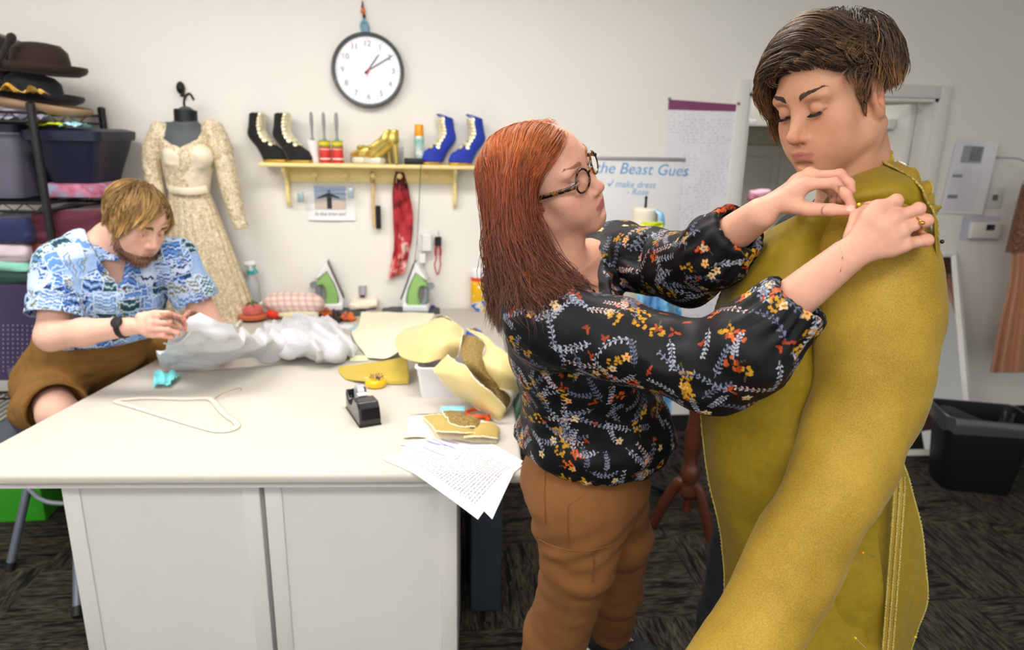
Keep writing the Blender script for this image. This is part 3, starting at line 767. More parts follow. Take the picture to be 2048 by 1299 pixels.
# heaped part
gpiece('sleeve', [[(530, 650, .02), (528, 670, .05), (545, 695, .05), (572, 712, .03), (590, 722, .003)],
                  [(570, 642, .05), (575, 665, .10), (590, 690, .085), (610, 712, .05), (625, 726, .003)],
                  [(610, 632, .07), (620, 655, .12), (632, 688, .10), (645, 712, .06), (650, 724, .003)],
                  [(650, 640, .06), (668, 660, .09), (680, 685, .08), (690, 706, .05), (690, 720, .003)],
                  [(668, 650, .02), (690, 668, .05), (705, 690, .045), (714, 700, .02), (716, 708, .003)]], .020, 52, 2, ax=V3(.8, .75, .3))
gpiece('waistband', [[(523, 654, .01), (540, 646, .03), (575, 643, .03), (600, 634, .07), (640, 633, .06), (672, 648, .03)], [(523, 662, .004), (542, 660, .035), (575, 652, .06), (602, 645, .09), (640, 645, .08), (672, 655, .04)]], .007, 190, 3, ax=V3(1, .2, 0), nc=70, nr=8)
gpiece('tie', [[(630, 705, .085), (638, 704, .088), (646, 703, .085)], [(632, 716, .05), (640, 716, .055), (650, 714, .05)], [(630, 725, .006), (640, 726, .006), (652, 724, .006)]], .001, 20, 4, nc=8, nr=14)
b = MB(); P = [(378, 636, .18), (384, 650, .15), (378, 668, .125), (362, 684, .105), (345, 690, .10), (328, 686, .105)]
b.tube(spline(np.array([gz(x, y, z) for x, y, z in P]), 40), .0055, 8, flat=(.5, 1.2)); at(b.build('strap', M_silver, None, 80), ga)
# ================================================================== THINGS ON THE BACK WALL
def wpx(px, py): return float(np.linalg.norm(wl(px+1, py)-wl(px, py)))          # metres per pixel there
MW = lambda p, off=.0: frame(V3(p[0], WY-off, p[2]), (1, 0, 0), (0, 0, 1), (0, -1, 0))   # XY on the wall, Z out of it
# ---- clock
cc = wl(737, 142); R_ = .172
ck = thing('wall_clock', 'round wall clock with dark grey rim above the shelf', 'clock', (cc[0], WY, cc[2]))
Mc = MW(cc)
b = MB(); b.lathe([(R_*.97, 0), (R_, .012), (R_, .040), (R_*.965, .048), (R_*.91, .046), (R_*.89, .036), (R_*.89, .03)], n=64, M=Mc); at(b.build('rim', mat('slate_grey_plastic', '#3b3f46', .35, coat=.2), None, 50), ck)
b = MB(); b.lathe([(R_*.895, .030), (R_*.895, .0315)], n=64, M=Mc); at(b.build('dial', mat('clock_white', '#e9ebf0', .5), None, 30), ck)
M_ink = mat('grey_ink', '#6b7078', .6)
b = MB()
for h in range(1, 13):
    a = PI/2-h*PI/6; b.text(str(h), .036, Mc@TR((.70*R_*math.cos(a), .70*R_*math.sin(a), .032)), .0002)
for k in range(60):
    a = k*PI/30; r0, r1 = R_*(.83 if k % 5 else .81), R_*.85
    b.tube([xf(Mc, [(r0*math.cos(a), r0*math.sin(a), .0322)])[0], xf(Mc, [(r1*math.cos(a), r1*math.sin(a), .0322)])[0]], .0006 if k % 5 else .001, 4)
b.text('8', .016, Mc@TR((0, -.36*R_, .032)), .0002) if False else None
at(b.build('numeral', M_ink, None, 30), ck)
M_hand = mat('dark_blue_hand', '#31384a', .5)
for nm, dx, dy, w, z in (('hour_hand', .055, .075, .0035, .034), ('minute_hand', .118, .070, .0028, .0355)):
    b = MB(); d = nrm((dx, dy)); pt = [(-d[0]*.02, -d[1]*.02, z), (dx*.8, dy*.8, z), (dx, dy, z)]
    b.tube(xf(Mc, pt), [w, w, w*.4], 6, flat=(.3, 1), up=(0, -1, 0)); at(b.build(nm, M_hand, None, 40), ck)
b = MB(); b.tube(xf(Mc, [(.012, .02, .037), (-.006, -.03, .037)]), .0016, 5); b.lathe([(.006, .0315), (.006, .039), (0, .040)], n=16, M=Mc); at(b.build('second_hand', mat('red_hand', '#c2404a', .5), None, 40), ck)
gl = NT('clock_glass'); gl.set(Base_Color='#ffffff', Roughness=.03, Transmission_Weight=1.0, IOR=1.12); gl = gl.m
b = MB(); b.lathe([(0, .0445), (R_*.5, .0435), (R_*.9, .040)], n=48, M=Mc, cap=False); at(b.build('glass', gl, None, 60), ck)
# ---- little hanging doll-like bead ornament above the clock
oc = wl(729, 45); og = thing('beaded_ornament', 'small blue and orange bead tassel ornament hanging just above the clock', 'ornament', (oc[0], WY, oc[2]))
Mo = MW(wl(730, 68)); mp = wpx(730, 50)
M_lb = mat('light_blue_thread', '#7fb4cf', .8, noise=.1, nscale=200); M_or = mat('orange_bead', '#d9743a', .4); M_dr = mat('dark_red_bead', '#5e1d1d', .5)
b = MB(); b.ell(xf(Mo, [(-.004, .10, .014)])[0], (.011, .011, .014)); at(b.build('bead', M_or, None, 80), og)
b = MB(); b.ell(xf(Mo, [(0, .076, .013)])[0], (.008, .008, .011)); b.tube(xf(Mo, [(-.006, .112, .012), (-.006, .145, .008)]), [.006, .002], 8); at(b.build('bead', M_dr, None, 80), og)
b = MB()
for i in range(12):
    a = i/12*2*PI; b.tube(xf(Mo, spline(np.array([(.003*math.cos(a), .066, .013+.003*math.sin(a)), (.02*math.cos(a), .04, .014+.012*math.sin(a)), (.018*math.cos(a)+.004, .012, .013+.01*math.sin(a)), (.012*math.cos(a)+.004, -.008, .011+.006*math.sin(a))]), 12)), [.002]*10+[.0035, .001], 6)
at(b.build('tassel', M_lb, None, 80), og)

# ---- pale yellow peg shelf
M_sh = mat('pale_yellow_paint', '#e9d695', .5, noise=.03, nscale=8)
SYf = WY-.15
sA, sB = ony(515, 323, SYf), ony(953, 333, SYf); sz = (sA[2]+sB[2])/2; xa, xb = sA[0], sB[0]+.03
sh = thing('peg_shelf', 'pale yellow wooden shelf with pegs on the wall under the clock', 'shelf', ((xa+xb)/2, WY, sz))
b = MB(); b.box((xa, SYf, sz-.019), (xb, WY-.001, sz), .006); at(b.build('board', M_sh, None, 40), sh)
bx0, bx1 = wl(572, 350)[0], wl(914, 350)[0]
b = MB(); b.box((bx0, WY-.018, sz-.098), (bx1, WY-.001, sz-.0195), .003); at(b.build('peg_rail', M_sh, None, 40), sh)
for x in (bx0+.01, bx1-.012):
    b = MB(); pr = [(0, 0), (-.125, 0), (-.125, -.018), (-.11, -.03), (-.085, -.038), (-.06, -.06), (-.045, -.1), (-.04, -.14), (-.036, -.175), (-.022, -.195), (0, -.2)]
    b.prism(pr, -.009, .009, frame((x, WY-.001, sz-.0195), (0, 1, 0), (0, 0, 1), (1, 0, 0)), .002); at(b.build('bracket', M_sh, None, 40), sh)
PEG = []
for px in (633, 693, 748, 800, 853):
    x = wl(px, 343)[0]; Mp = frame((x, WY-.018, sz-.06), (1, 0, 0), (0, 0, 1), (0, -1, 0)); PEG.append(V3(x, WY-.05, sz-.056))
    b = MB(); b.lathe([(.007, 0), (.006, .028), (.010, .034), (.0145, .042), (.0125, .052), (0, .055)], n=18, M=Mp); at(b.build('peg', M_sh, None, 50), sh)
def shelf_pt(px): return V3(ony(px, 325, WY-.08)[0], WY-.075, sz)
# ---- booties
M_bk = mat('black_velvet', '#0a0a0c', .8, sheen=.3); M_bl = mat('royal_blue_suede', '#1733a3', .75, sheen=.3)
M_gd = mat('gold_metal', '#caa64a', .3, .9); M_pg = mat('pale_gold_disc', '#efe6c4', .3, .5); M_gsole = mat('gold_sole', '#c9a032', .4, .5)
def bootie(m, label, strap=False):
    """wedge bootie, toe along +x, origin on the ground"""
    r = thing('wedge_bootie', label, 'shoe', (0, 0, 0))
    S = SDF(); S.cap((-.062, 0, .128), (-.004, 0, .062), .036, .033, .02); S.cap((-.004, 0, .062), (.052, 0, .038), .033, .026, .02)
    S.cap((-.066, 0, .135), (-.052, 0, .218), .036, .037, .02)
    S.cap((-.05, 0, .105), (-.018, 0, .05), .031, .024, .02); S.cap((-.02, 0, .055), (-.004, 0, .014), .026, .030, .02)
    S.ell((.028, 0, .022), (.06, .036, .022), .015)
    S.cap((-.050, 0, .225), (-.046, 0, .265), .031, .034, .004, 's'); S.cap((-.052, 0, .19), (-.05, 0, .23), .028, .031, .003, 's')
    S.plane((-.05, 0, .232), (-.25, 0, 1)); S.plane((0, 0, .008), (0, 0, -1)); S.slab((0, 0, .12), (1, 0, 0), (0, 1, 0), (0, 0, 1), .3, .037, .3, .03, .004, 'i')
    at(sobj('upper', S, .0035, m), r)
    b = MB(); b.prism([(-.03, -.022), (0, -.034), (.05, -.037), (.082, -.022), (.09, 0), (.082, .022), (.05, .037), (0, .034), (-.03, .022)], 0, .0125, None, .003); at(b.build('sole', M_gsole, None, 40), r)
    b = MB(); rg = np.random.default_rng(3)
    for i, z in enumerate(np.linspace(.085, .215, 9)):
        for y in ((.027, .015, .002, -.012) if strap else (-.027, -.015, -.002, .012)):
            X = np.linspace(.14, -.12, 400); f = S.ev(np.stack([X, np.full(400, y+.003*rg.normal()), np.full(400, z)], 1))
            if not (f < 0).any(): continue
            p = V3(X[np.argmax(f < 0)], y, z); e = .002; n_ = nrm([float(S.ev((p+d)[None])[0]-S.ev((p-d)[None])[0]) for d in np.eye(3)*e])
            u = nrm(np.cross(n_, V3(0, 1, .2))); b.lathe([(.0115, -.002), (.0115, .002), (.007, .004), (0, .0045)], n=12, M=frame(p+n_*.002, u, np.cross(n_, u), n_))
    at(b.build('gold_disc', M_pg, None, 40), r)
    if strap:
        a = np.linspace(0, 2*PI, 30); b = MB(); b.tube(np.stack([-.045+.036*np.cos(a), .038*np.sin(a), .228+.012*np.cos(a)], 1), .0032, 6, cap=False); at(b.build('ankle_strap', m, None, 60), r)
    return r
def place(o, px, rz, dy=0, label=None):
    p = shelf_pt(px); p[1] += dy; o.location = tuple(p); o.rotation_euler = (0, 0, rz)
    if label: o['label'] = label
    return o
b1 = bootie(M_bk, 'black velvet wedge bootie with gold discs, leftmost shoe on the shelf'); b1['group'] = 'black wedge booties'
place(b1, 540, -.25, .015); place(dup(b1), 592, -.3, -.02, 'black velvet wedge bootie with gold discs, next to the plain white lint roller')
b2 = bootie(M_bl, 'royal blue wedge bootie with silver gold discs, next to the orange capped spray can', True); b2['group'] = 'blue wedge booties'
place(b2, 872, PI+.3, .02); place(dup(b2), 930, PI+.3, -.02, 'blue wedge bootie with gold discs at the shelf end nearest the red hair')
# ---- lint rollers
M_gh = mat('grey_handle', '#8d8f94', .4)
def roller(label, red):
    r = thing('lint_roller', label, 'lint roller', (0, 0, 0), 0, 'lint rollers standing on the shelf')
    if red:
        t = NT('red_label'); v = t.coord(); s_ = t.n('ShaderNodeSeparateXYZ'); t.link(v, s_.inputs[0])
        t.set(Base_Color=t.ramp(t.math('DIVIDE', s_.outputs[2], .105), [(0, '#c92f2a'), (.16, '#e9e4dc'), (.22, '#c92f2a'), (.42, '#d8392f'), (.6, '#d9d1c8'), (.64, '#cf3229'), (.72, '#3f9c3c'), (.8, '#e6c22c'), (.95, '#5da53c')], 'CONSTANT'), Roughness=.4)
        m = t.m
    else: m = mat('white_roll', '#e6e5e6', .5)
    b = MB(); b.lathe([(.021, 0), (.027, .0005), (.027, .104), (.02, .106), (.0, .106)], n=26); at(b.build('roll', m, None, 50), r)
    b = MB(); b.lathe([(.011, .105), (.013, .112), (.0075, .12), (.0072, .145), (.0105, .175), (.0115, .2), (.0095, .228), (.004, .236), (0, .237)], n=18, sx=.75, M=TR((0, 0, 0), (0, .0, 0))); at(b.build('handle', M_gh, None, 60), r)
    return r
r0 = roller('lint roller with plain white roll beside the black booties', False); place(r0, 627, 0)
r1 = roller('red labelled lint roller beside the plain white roll one', True); place(r1, 651, .4); place(dup(r1), 676, .8, 0, 'red labelled lint roller nearest the gold pumps')
# tall clear spindle between rollers and pumps
M_clear = NT('clear_plastic'); M_clear.set(Base_Color='#f4f6f8', Roughness=.06, Transmission_Weight=.9, IOR=1.2); M_clear = M_clear.m
b = MB(); b.lathe([(.006, 0), (.006, .02), (.003, .03), (.003, .07), (.0008, .1)], n=12); o = b.build('plastic_spindle', M_clear, None, 60); prop(o, 'thin clear plastic spindle between red lint roller and gold pumps', 'spindle'); o.location = tuple(shelf_pt(694))
# ---- gold pumps
M_gl = mat('gold_leather', '#d3bb62', .25, .75); M_glp = mat('pale_platform', '#dcd9d0', .3, .2)
def pump(label):
    """high peep toe pump, toe along +x"""
    r = thing('gold_pump', label, 'shoe', (0, 0, 0), 0, 'gold pumps on the shelf')
    S = SDF(); S.cap((-.085, 0, .115), (.02, 0, .045), .028, .033, .02); S.cap((.02, 0, .045), (.072, 0, .038), .033, .02, .02); S.cap((-.09, 0, .112), (-.095, 0, .15), .027, .024, .015)
    S.cap((-.09, 0, .175), (.0, 0, .083), .024, .024, .006, 's'); S.cap((.0, 0, .083), (.02, 0, .068), .024, .012, .006, 's'); S.slab((0, 0, .1), (1, 0, 0), (0, 1, 0), (0, 0, 1), .2, .035, .2, .02, .004, 'i')
    S.plane((-.03, 0, .066), (.42, 0, -1) if False else (-.55, 0, -.83)) if False else None
    at(sobj('upper', S, .003, M_gl), r)
    S = SDF(); S.cap((-.098, 0, .105), (-.108, 0, .008), .018, .009, .01); at(sobj('heel', S, .003, M_gl), r)
    b = MB(); b.prism([(-.03, -.024), (.02, -.035), (.07, -.03), (.092, 0), (.07, .03), (.02, .035), (-.03, .024)], 0, .03, None, .008); at(b.build('platform', M_glp, None, 40), r)
    b = MB(); a = np.linspace(0, 2*PI, 26); b.tube(np.stack([.035+.02*np.cos(a), .028*np.sin(a)*np.abs(np.sin(a)), .07+.012*np.sin(a)**2], 1), .006, 6, cap=False); at(b.build('bow', M_gl, None, 60), r)
    return r
g1 = pump('gold high heeled pump at the back of the pair, next to the red lint roller'); place(g1, 737, PI-.25, .02)
place(dup(g1), 757, PI-.55, -.02, 'gold high heeled pump at the front of the pair, beside the clear tumbler')
b = MB(); b.lathe([(.028, 0), (.030, .002), (.034, .082), (.0325, .082), (.0285, .006), (0, .006)], n=28); o = b.build('tumbler', M_clear, None, 50); prop(o, 'small clear plastic tumbler on the shelf behind the gold pumps', 'cup'); p = shelf_pt(794); o.location = (p[0], p[1]+.02, p[2])
# spray can
sp = thing('spray_can', 'spray can with orange cap on the shelf beside the blue booties', 'spray can', shelf_pt(839))
t = NT('can_print'); v = t.coord(); s_ = t.n('ShaderNodeSeparateXYZ'); t.link(v, s_.inputs[0])
n_ = t.noise(v, 45, 2); t.set(Base_Color=t.mix(t.math('GREATER_THAN', n_, .58), t.ramp(t.math('DIVIDE', s_.outputs[2], .135), [(0, '#dfe3e2'), (.28, '#9fc6be'), (.36, '#e4e9e8'), (.85, '#5fae9c'), (.95, '#d8dcdc')]), '#a9bcc9'), Roughness=.3)
b = MB(); b.lathe([(.022, 0), (.0235, .003), (.0235, .13), (.020, .138), (0, .138)], n=26); at(b.build('can', t.m, None, 50), sp).matrix_parent_inverse = Matrix()
b = MB(); b.lathe([(.0215, .136), (.0225, .14), (.0215, .186), (.018, .19), (0, .19)], n=26); at(b.build('cap', mat('orange_cap', '#f29a12', .35), None, 50), sp).matrix_parent_inverse = Matrix()
# black adapter with its lead
p = shelf_pt(829); p[1] -= .03
ad = thing('power_adapter', 'small black adapter with thin lead hanging off the shelf edge', 'adapter', p)
b = MB(); b.box((-.05, -.02, 0), (.045, .02, .03), .006, frame(p, (1, 0, 0), (0, 1, 0), (0, 0, 1))); at(b.build('body', M_black, None, 40), ad)
pts = [p+V3(.03, -.02, .015), p+V3(.035, -.052, .004), V3(ony(841, 345, SYf-.01)[0], SYf-.012, sz-.03), wl(838, 410, .06), wl(834, 480, .05), wl(827, 540, .05), wl(822, 585, .06)]
b = MB(); b.tube(spline(np.array(pts), 50), .0017, 6); at(b.build('lead', M_black, None, 60), ad)

# ================================================================== HANGING BELOW THE SHELF
# clear hanger on the first peg
ch = thing('clear_hanger', 'clear plastic clip hanger on the first peg over the ironing notice', 'hanger', PEG[0])
hc = wl(650, 383, .05)
b = MB(); P = [PEG[0]+V3(0, -.0, .004), PEG[0]+V3(.006, -.012, -.0), PEG[0]+V3(.008, -.006, -.05), hc+V3(-.01, 0, .02)]; b.tube(spline(np.array(P), 24), .0016, 6); at(b.build('hook', M_steel, None, 60), ch)
xl, xr = wl(596, 392, .05), wl(706, 384, .05)
b = MB(); b.tube([xl, hc+V3(0, 0, -.004), xr], .008, 8, flat=(.5, 1)); b.tube([xl+V3(.02, 0, .02), hc+V3(0, 0, .022), xr+V3(-.01, 0, .018)], .006, 8, flat=(.5, 1)); at(b.build('bar', M_clear, None, 60), ch)
for x in (xl+V3(.012, 0, 0), xr+V3(-.012, 0, 0)):
    b = MB(); b.box(x+V3(-.014, -.012, -.03), x+V3(.014, .012, .022), .004); at(b.build('clip', mat('grey_clip', '#9fb3b8', .2, .3), None, 40), ch)
# notice with the words
nt = thing('paper_notice', 'white notice reading Is the iron on? with a small photo, below the shelf', 'notice', wl(662, 405))
a, c = wl(612, 378), wl(712, 440); nx0, nx1, nz1, nz0 = a[0], c[0], a[2], c[2]
G = np.array([[(x, WY-.004-.012*max(0, (v-.75))*4*(1-abs(u-.5)), nz1+(nz0-nz1)*v) for u, x in zip(np.linspace(0, 1, 10), np.linspace(nx0, nx1, 10))] for v in np.linspace(0, 1, 10)])
b = MB(); b.grid(G, .0008); at(b.build('sheet', M_paper, None, 80), nt)
t = NT('printed_photo'); v = t.coord('Generated'); s_ = t.n('ShaderNodeSeparateXYZ'); t.link(v, s_.inputs[0])
t.set(Base_Color=t.mix(t.math('MULTIPLY', t.noise(v, 9, 3), .5), t.ramp(s_.outputs[2], [(0, '#cdb79c'), (.38, '#c4b5a6'), (.44, '#8fa0b4'), (.6, '#8da3c0'), (.75, '#6f8cba'), (1, '#8aa2cb')]), '#b7bcc6'), Roughness=.5)
ia, ic = wl(628, 372), wl(693, 418)
b = MB(); b.box((ia[0], WY-.0075, ic[2]), (ic[0], WY-.006, ia[2])); at(b.build('photo', t.m, None, 0), nt)
b = MB(); fc = wl(659, 398); s_ = .0026; Mf = MW(fc, .0078)
b.prism([(-.012, -.048), (.012, -.048), (.012, .012), (.05, .004), (.052, .01), (.012, .028), (.004, .03), (-.004, .03), (-.012, .028), (-.06, .008), (-.058, .002), (-.012, .012)], 0, .0006, Mf); b.lathe([(.008, 0), (.008, .0006)], n=14, M=Mf@TR((0, .038, 0))); at(b.build('figure', mat('dark_print', '#23242c', .5), None, 0), nt)
b = MB(); b.text('Is the iron on?', .026, MW(wl(662, 427), .0112), .0002); at(b.build('lettering', mat('blue_grey_ink', '#6f7f8f', .6), None, 0), nt)
# brush
br = thing('clothes_brush', 'long wooden handled black bristle brush hanging from the middle peg', 'brush', PEG[2])
b = MB(); b.tube([wl(746, 360, .03), wl(747, 410, .03), wl(749, 455, .03)], [.0095, .009, .009], 8, flat=(.6, 1), up=(0, -1, 0)); at(b.build('handle', mat('pale_wood', '#d3b483', .5, noise=.1, nscale=60), None, 50), br)
p0, p1 = wl(751, 411, .03), wl(761, 457, .03); b = MB(); b.box((p0[0], WY-.042, p1[2]), (p1[0]+.004, WY-.018, p0[2]), .003); at(b.build('bristles', M_bk, None, 40), br)
b = MB(); a = np.linspace(0, 2*PI, 20); top = PEG[2]; b.tube([V3(wl(746, 358)[0]+.009*math.sin(q)-.0, WY-.045, top[2]-.012+.028*math.cos(q)) for q in a], .0014, 6, cap=False); at(b.build('loop', mat('brown_cord', '#5a4630', .8), None, 60), br)
# stained red strip
def rstrip():
    cen = [(800, 344), (801, 368), (803, 395), (806, 430), (806, 470), (803, 500), (798, 525), (792, 552)]; wid = [8, 14, 18, 20, 18, 15, 16, 18]
    c = spline(np.array(cen, float), 40); w = spline(np.array(wid, float)[:, None], 40)[:, 0]; G = []
    for i in range(40):
        row = []
        for u in np.linspace(-1, 1, 12):
            off = .03+.012*math.sin(u*4+i*.25)+.006*math.sin(u*9-i*.5); ttl = (-.15 if i < 30 else -.15+.5*(i-30)/10); row.append(wl(c[i, 0]+u*w[i], c[i, 1]-u*w[i]*ttl*1.2, off))
        G.append(row)
    return np.array(G)
t = NT('blood_red_dye'); v = t.coord('Object'); s_ = t.n('ShaderNodeSeparateXYZ'); t.link(v, s_.inputs[0])
zz = t.math('DIVIDE', t.math('SUBTRACT', s_.outputs[2], .93), .5)
d_ = t.math('ADD', t.math('MULTIPLY', t.noise(v, 16, 4, .6), .9), t.math('MULTIPLY', zz, .35))
t.set(Base_Color=t.ramp(d_, [(.38, '#e6dcd3'), (.47, '#d98f88'), (.54, '#b5323a'), (.72, '#a3202c'), (.86, '#4d1216')]), Roughness=.8)
b = MB(); b.grid(rstrip(), .003); o = b.build('dyed_strip', t.m, None, 80); prop(o, 'long strip of white cloth stained red hanging from a peg', 'cloth')
# snips on a cord, outlet with plugs
sn = thing('snips', 'red handled snips with black grip hanging beside the wall outlet', 'snips', wl(876, 500))
b = MB(); b.box(wl(871, 476, .04), wl(881, 488, .015), .004); at(b.build('grip', M_black, None, 40), sn)
b = MB(); b.tube([wl(877, 462, .025), wl(877, 476, .025)], .0014, 6); at(b.build('cord', M_black, None, 40), sn)
M_redp = mat('red_plastic', '#b3202c', .4); b = MB()
for sg in (-1, 1): b.tube(spline(np.array([wl(876+sg*2, 486, .028), wl(876+sg*5, 500, .03), wl(876+sg*4, 518, .03), wl(875+sg*6, 530, .03), wl(875+sg*1, 549, .03)]), 30), [.006]*12+[.0035]*18, 7)
at(b.build('handle', M_redp, None, 60), sn)
ou = thing('wall_outlet', 'white wall outlet with plugs in it beside the red snips', 'outlet', wl(850, 495))
b = MB(); p0, p1 = wl(834, 462), wl(864, 520); b.box((p0[0], WY-.006, p1[2]), (p1[0], WY, p0[2]), .003); at(b.build('plate', M_white, None, 30), ou)
b = MB(); b.box(wl(843, 474, .045), wl(862, 496, .006), .008); at(b.build('plug', M_white, None, 40), ou)
b = MB(); b.box(wl(838, 508, .03), wl(850, 522, .006), .005); b.tube(spline(np.array([wl(844, 520, .02), wl(846, 545, .02), wl(852, 570, .03), wl(858, 600, .05)]), 20), .003, 6); at(b.build('plug', mat('white_plastic', '#e8e8e8', .35), None, 40), ou)
o2 = thing('wall_outlet', 'white wall outlet with grey plug low on the wall between the irons', 'outlet', wl(725, 580))
b = MB(); p0, p1 = wl(716, 568), wl(734, 598); b.box((p0[0], WY-.006, p1[2]), (p1[0], WY, p0[2]), .003); at(b.build('plate', M_white, None, 30), o2)
b = MB(); b.box(wl(719, 574, .03), wl(732, 586, .006), .004); at(b.build('plug', mat('grey_plug', '#a9a6ad', .4), None, 30), o2)
b = MB(); b.box(wl(720, 588, .012), wl(730, 594, .006), .001); at(b.build('socket', mat('maroon_print', '#5a2a38', .5), None, 30), o2)

# ================================================================== ON THE TABLE BY THE WALL
M_green = mat('iron_green', '#8cba6c', .3, coat=.3); M_iw = mat('iron_white', '#e4e7ea', .3); M_ig = mat('iron_grey', '#7f868f', .35); M_sole = mat('soleplate', '#6c7079', .25, .9)
def iron(label, loc, rz, mirror):
    """steam iron standing on its heel, soleplate to the -x side"""
    k = .00076; Z = lambda pts: [((x-1235)*k*mirror, (1025-y)*k) for x, y in pts]
    r = thing('steam_iron', label, 'iron', (0, 0, 0), 0, 'irons standing on the table by the wall')
    S = SDF(); S.poly(XZ, Z([(1228, 690), (1236, 692), (1142, 945), (1132, 945)]), .048, .004); at(sobj('soleplate', S, .004, M_sole), r)
    S = SDF(); S.poly(XZ, Z([(1236, 692), (1262, 715), (1312, 800), (1326, 812), (1290, 800), (1240, 760), (1190, 860), (1172, 940), (1175, 1000), (1300, 1000), (1325, 1010), (1318, 1025), (1152, 1028), (1140, 950), (1180, 840)]), .040, .006); S.poly(XZ, Z([(1150, 985), (1320, 985), (1322, 1027), (1150, 1027)]), .046, .006, .01); at(sobj('skirt', S, .004, M_iw), r)
    S = SDF(); S.poly(XZ, Z([(1243, 735), (1270, 755), (1312, 840), (1318, 860), (1300, 858), (1275, 855), (1258, 880), (1252, 930), (1262, 975), (1275, 1000), (1180, 1004), (1174, 930), (1195, 850)]), .030, .010); at(sobj('handle_body', S, .004, M_green), r)
    S = SDF(); S.cap(*[V3(x, 0, z) for x, z in Z([(1306, 862), (1300, 960)])], .016, .015, .01); S.cap(*[V3(x, 0, z) for x, z in Z([(1300, 960), (1272, 998)])], .015, .018, .01); at(sobj('grip', S, .004, M_ig), r)
    b = MB(); p = Z([(1336, 858)])[0]; b.lathe([(.016, -.012), (.018, 0), (.016, .012)], n=18, M=TR((p[0], 0, p[1]), (PI/2, 0, 0))); at(b.build('dial', M_ig, None, 40), r)
    r.location = tuple(loc); r.rotation_euler = (0, 0, rz); return r
ir1 = tb(660, 619); ir2 = tb(833, 621)
iron('green and white steam iron beside the plaid pressing ham, soleplate facing the other iron', ir1+V3(0, 0, .008), 0.12, -1)
iron('green and white steam iron nearer the red snips, soleplate facing the other iron', ir2+V3(0, 0, .008), -.12, 1)
M_slate = mat('dark_rest', '#3c4046', .6)
for p, l in ((tb(672, 625), 'dark grey silicone rest under the iron beside the plaid ham'), (tb(822, 622), 'dark grey silicone rest under the iron near the red snips')):
    b = MB(); b.prism([(-.15, -.06), (-.1, -.085), (.1, -.085), (.15, -.06), (.15, .05), (.1, .085), (-.1, .085), (-.15, .05)], 0, .006, TR(p), .002); prop(b.build('iron_rest', M_slate, None, 40), l, 'iron rest', 'iron rests')
# white handheld steamer between the irons
hs = thing('hand_steamer', 'white hand steamer standing between the two irons', 'steamer', tb(713, 612))
p = tb(713, 612); S = SDF(); S.cap(p+V3(0, 0, .20), p+V3(0, 0, .26), .032, .018, .02); S.cap(p+V3(-.03, 0, .01), p+V3(-.034, 0, .17), .012, .018, .02); S.cap(p+V3(.04, 0, .01), p+V3(.03, 0, .17), .012, .016, .02); S.cap(p+V3(-.03, 0, .175), p+V3(.03, 0, .175), .018, .018, .015); S.plane(p, (0, 0, -1)); at(sobj('body', S, .004, mat('white_plastic', '#e8e8e8', .35)), hs)
b = MB(); b.lathe([(.033, .185), (.036, .19), (.034, .2)], n=20, c=p); at(b.build('collar', M_ig, None, 40), hs)
# plaid ham and cream pads
t = NT('plaid'); v = t.coord(); s_ = t.n('ShaderNodeSeparateXYZ'); t.link(v, s_.inputs[0])
sx1 = t.math('LESS_THAN', t.math('FRACT', t.math('MULTIPLY', t.math('ADD', s_.outputs[0], t.math('MULTIPLY', s_.outputs[2], .25)), 30.0)), .42); sz1 = t.math('LESS_THAN', t.math('FRACT', t.math('MULTIPLY', t.math('ADD', s_.outputs[2], t.math('MULTIPLY', s_.outputs[1], .4)), 32.0)), .42)
t.set(Base_Color=t.mix(t.math('MULTIPLY', sz1, .5), t.mix(t.math('MULTIPLY', sx1, .55), '#e3cfc4', '#b9a3a6'), '#c98f8c'), Roughness=.9); t.bump(t.noise(v, 600, 2), .2, .001)
hp0 = tb(592, 634); S = SDF(); S.ell(hp0+V3(-.02, 0, .072), (.135, .075, .058), .03, rot=(0, .08, 0)); S.ell(hp0+V3(.07, 0, .068), (.075, .062, .05), .03); S.plane(hp0+V3(0, 0, .016), (0, 0, -1), .02)
hm = thing('pressing_ham', 'pink plaid pressing ham cushion beside the iron', 'pressing cushion', hp0); at(sobj('plaid_cover', S, .005, t.m), hm)
S = SDF(); S.ell(hp0+V3(.02, -.035, .026), (.1, .05, .026), .02); S.plane(hp0+V3(0, 0, .001), (0, 0, -1), .006); at(sobj('cream_base', S, .005, mat('cream_wool', '#d9d0ae', .9)), hm)
p = tb(728, 618); S = SDF(); S.slab(p+V3(0, 0, .03), (1, .1, .12), (0, 1, 0), (-.12, 0, 1), .075, .05, .022, .02); prop(sobj('cushion_pad', S, .004, mat('cream_cotton', '#efe3cf', .9), disp=lambda V: .006*fbm(V*30, 2)), 'small cream pressing pad lying in front of the hand steamer', 'pad')
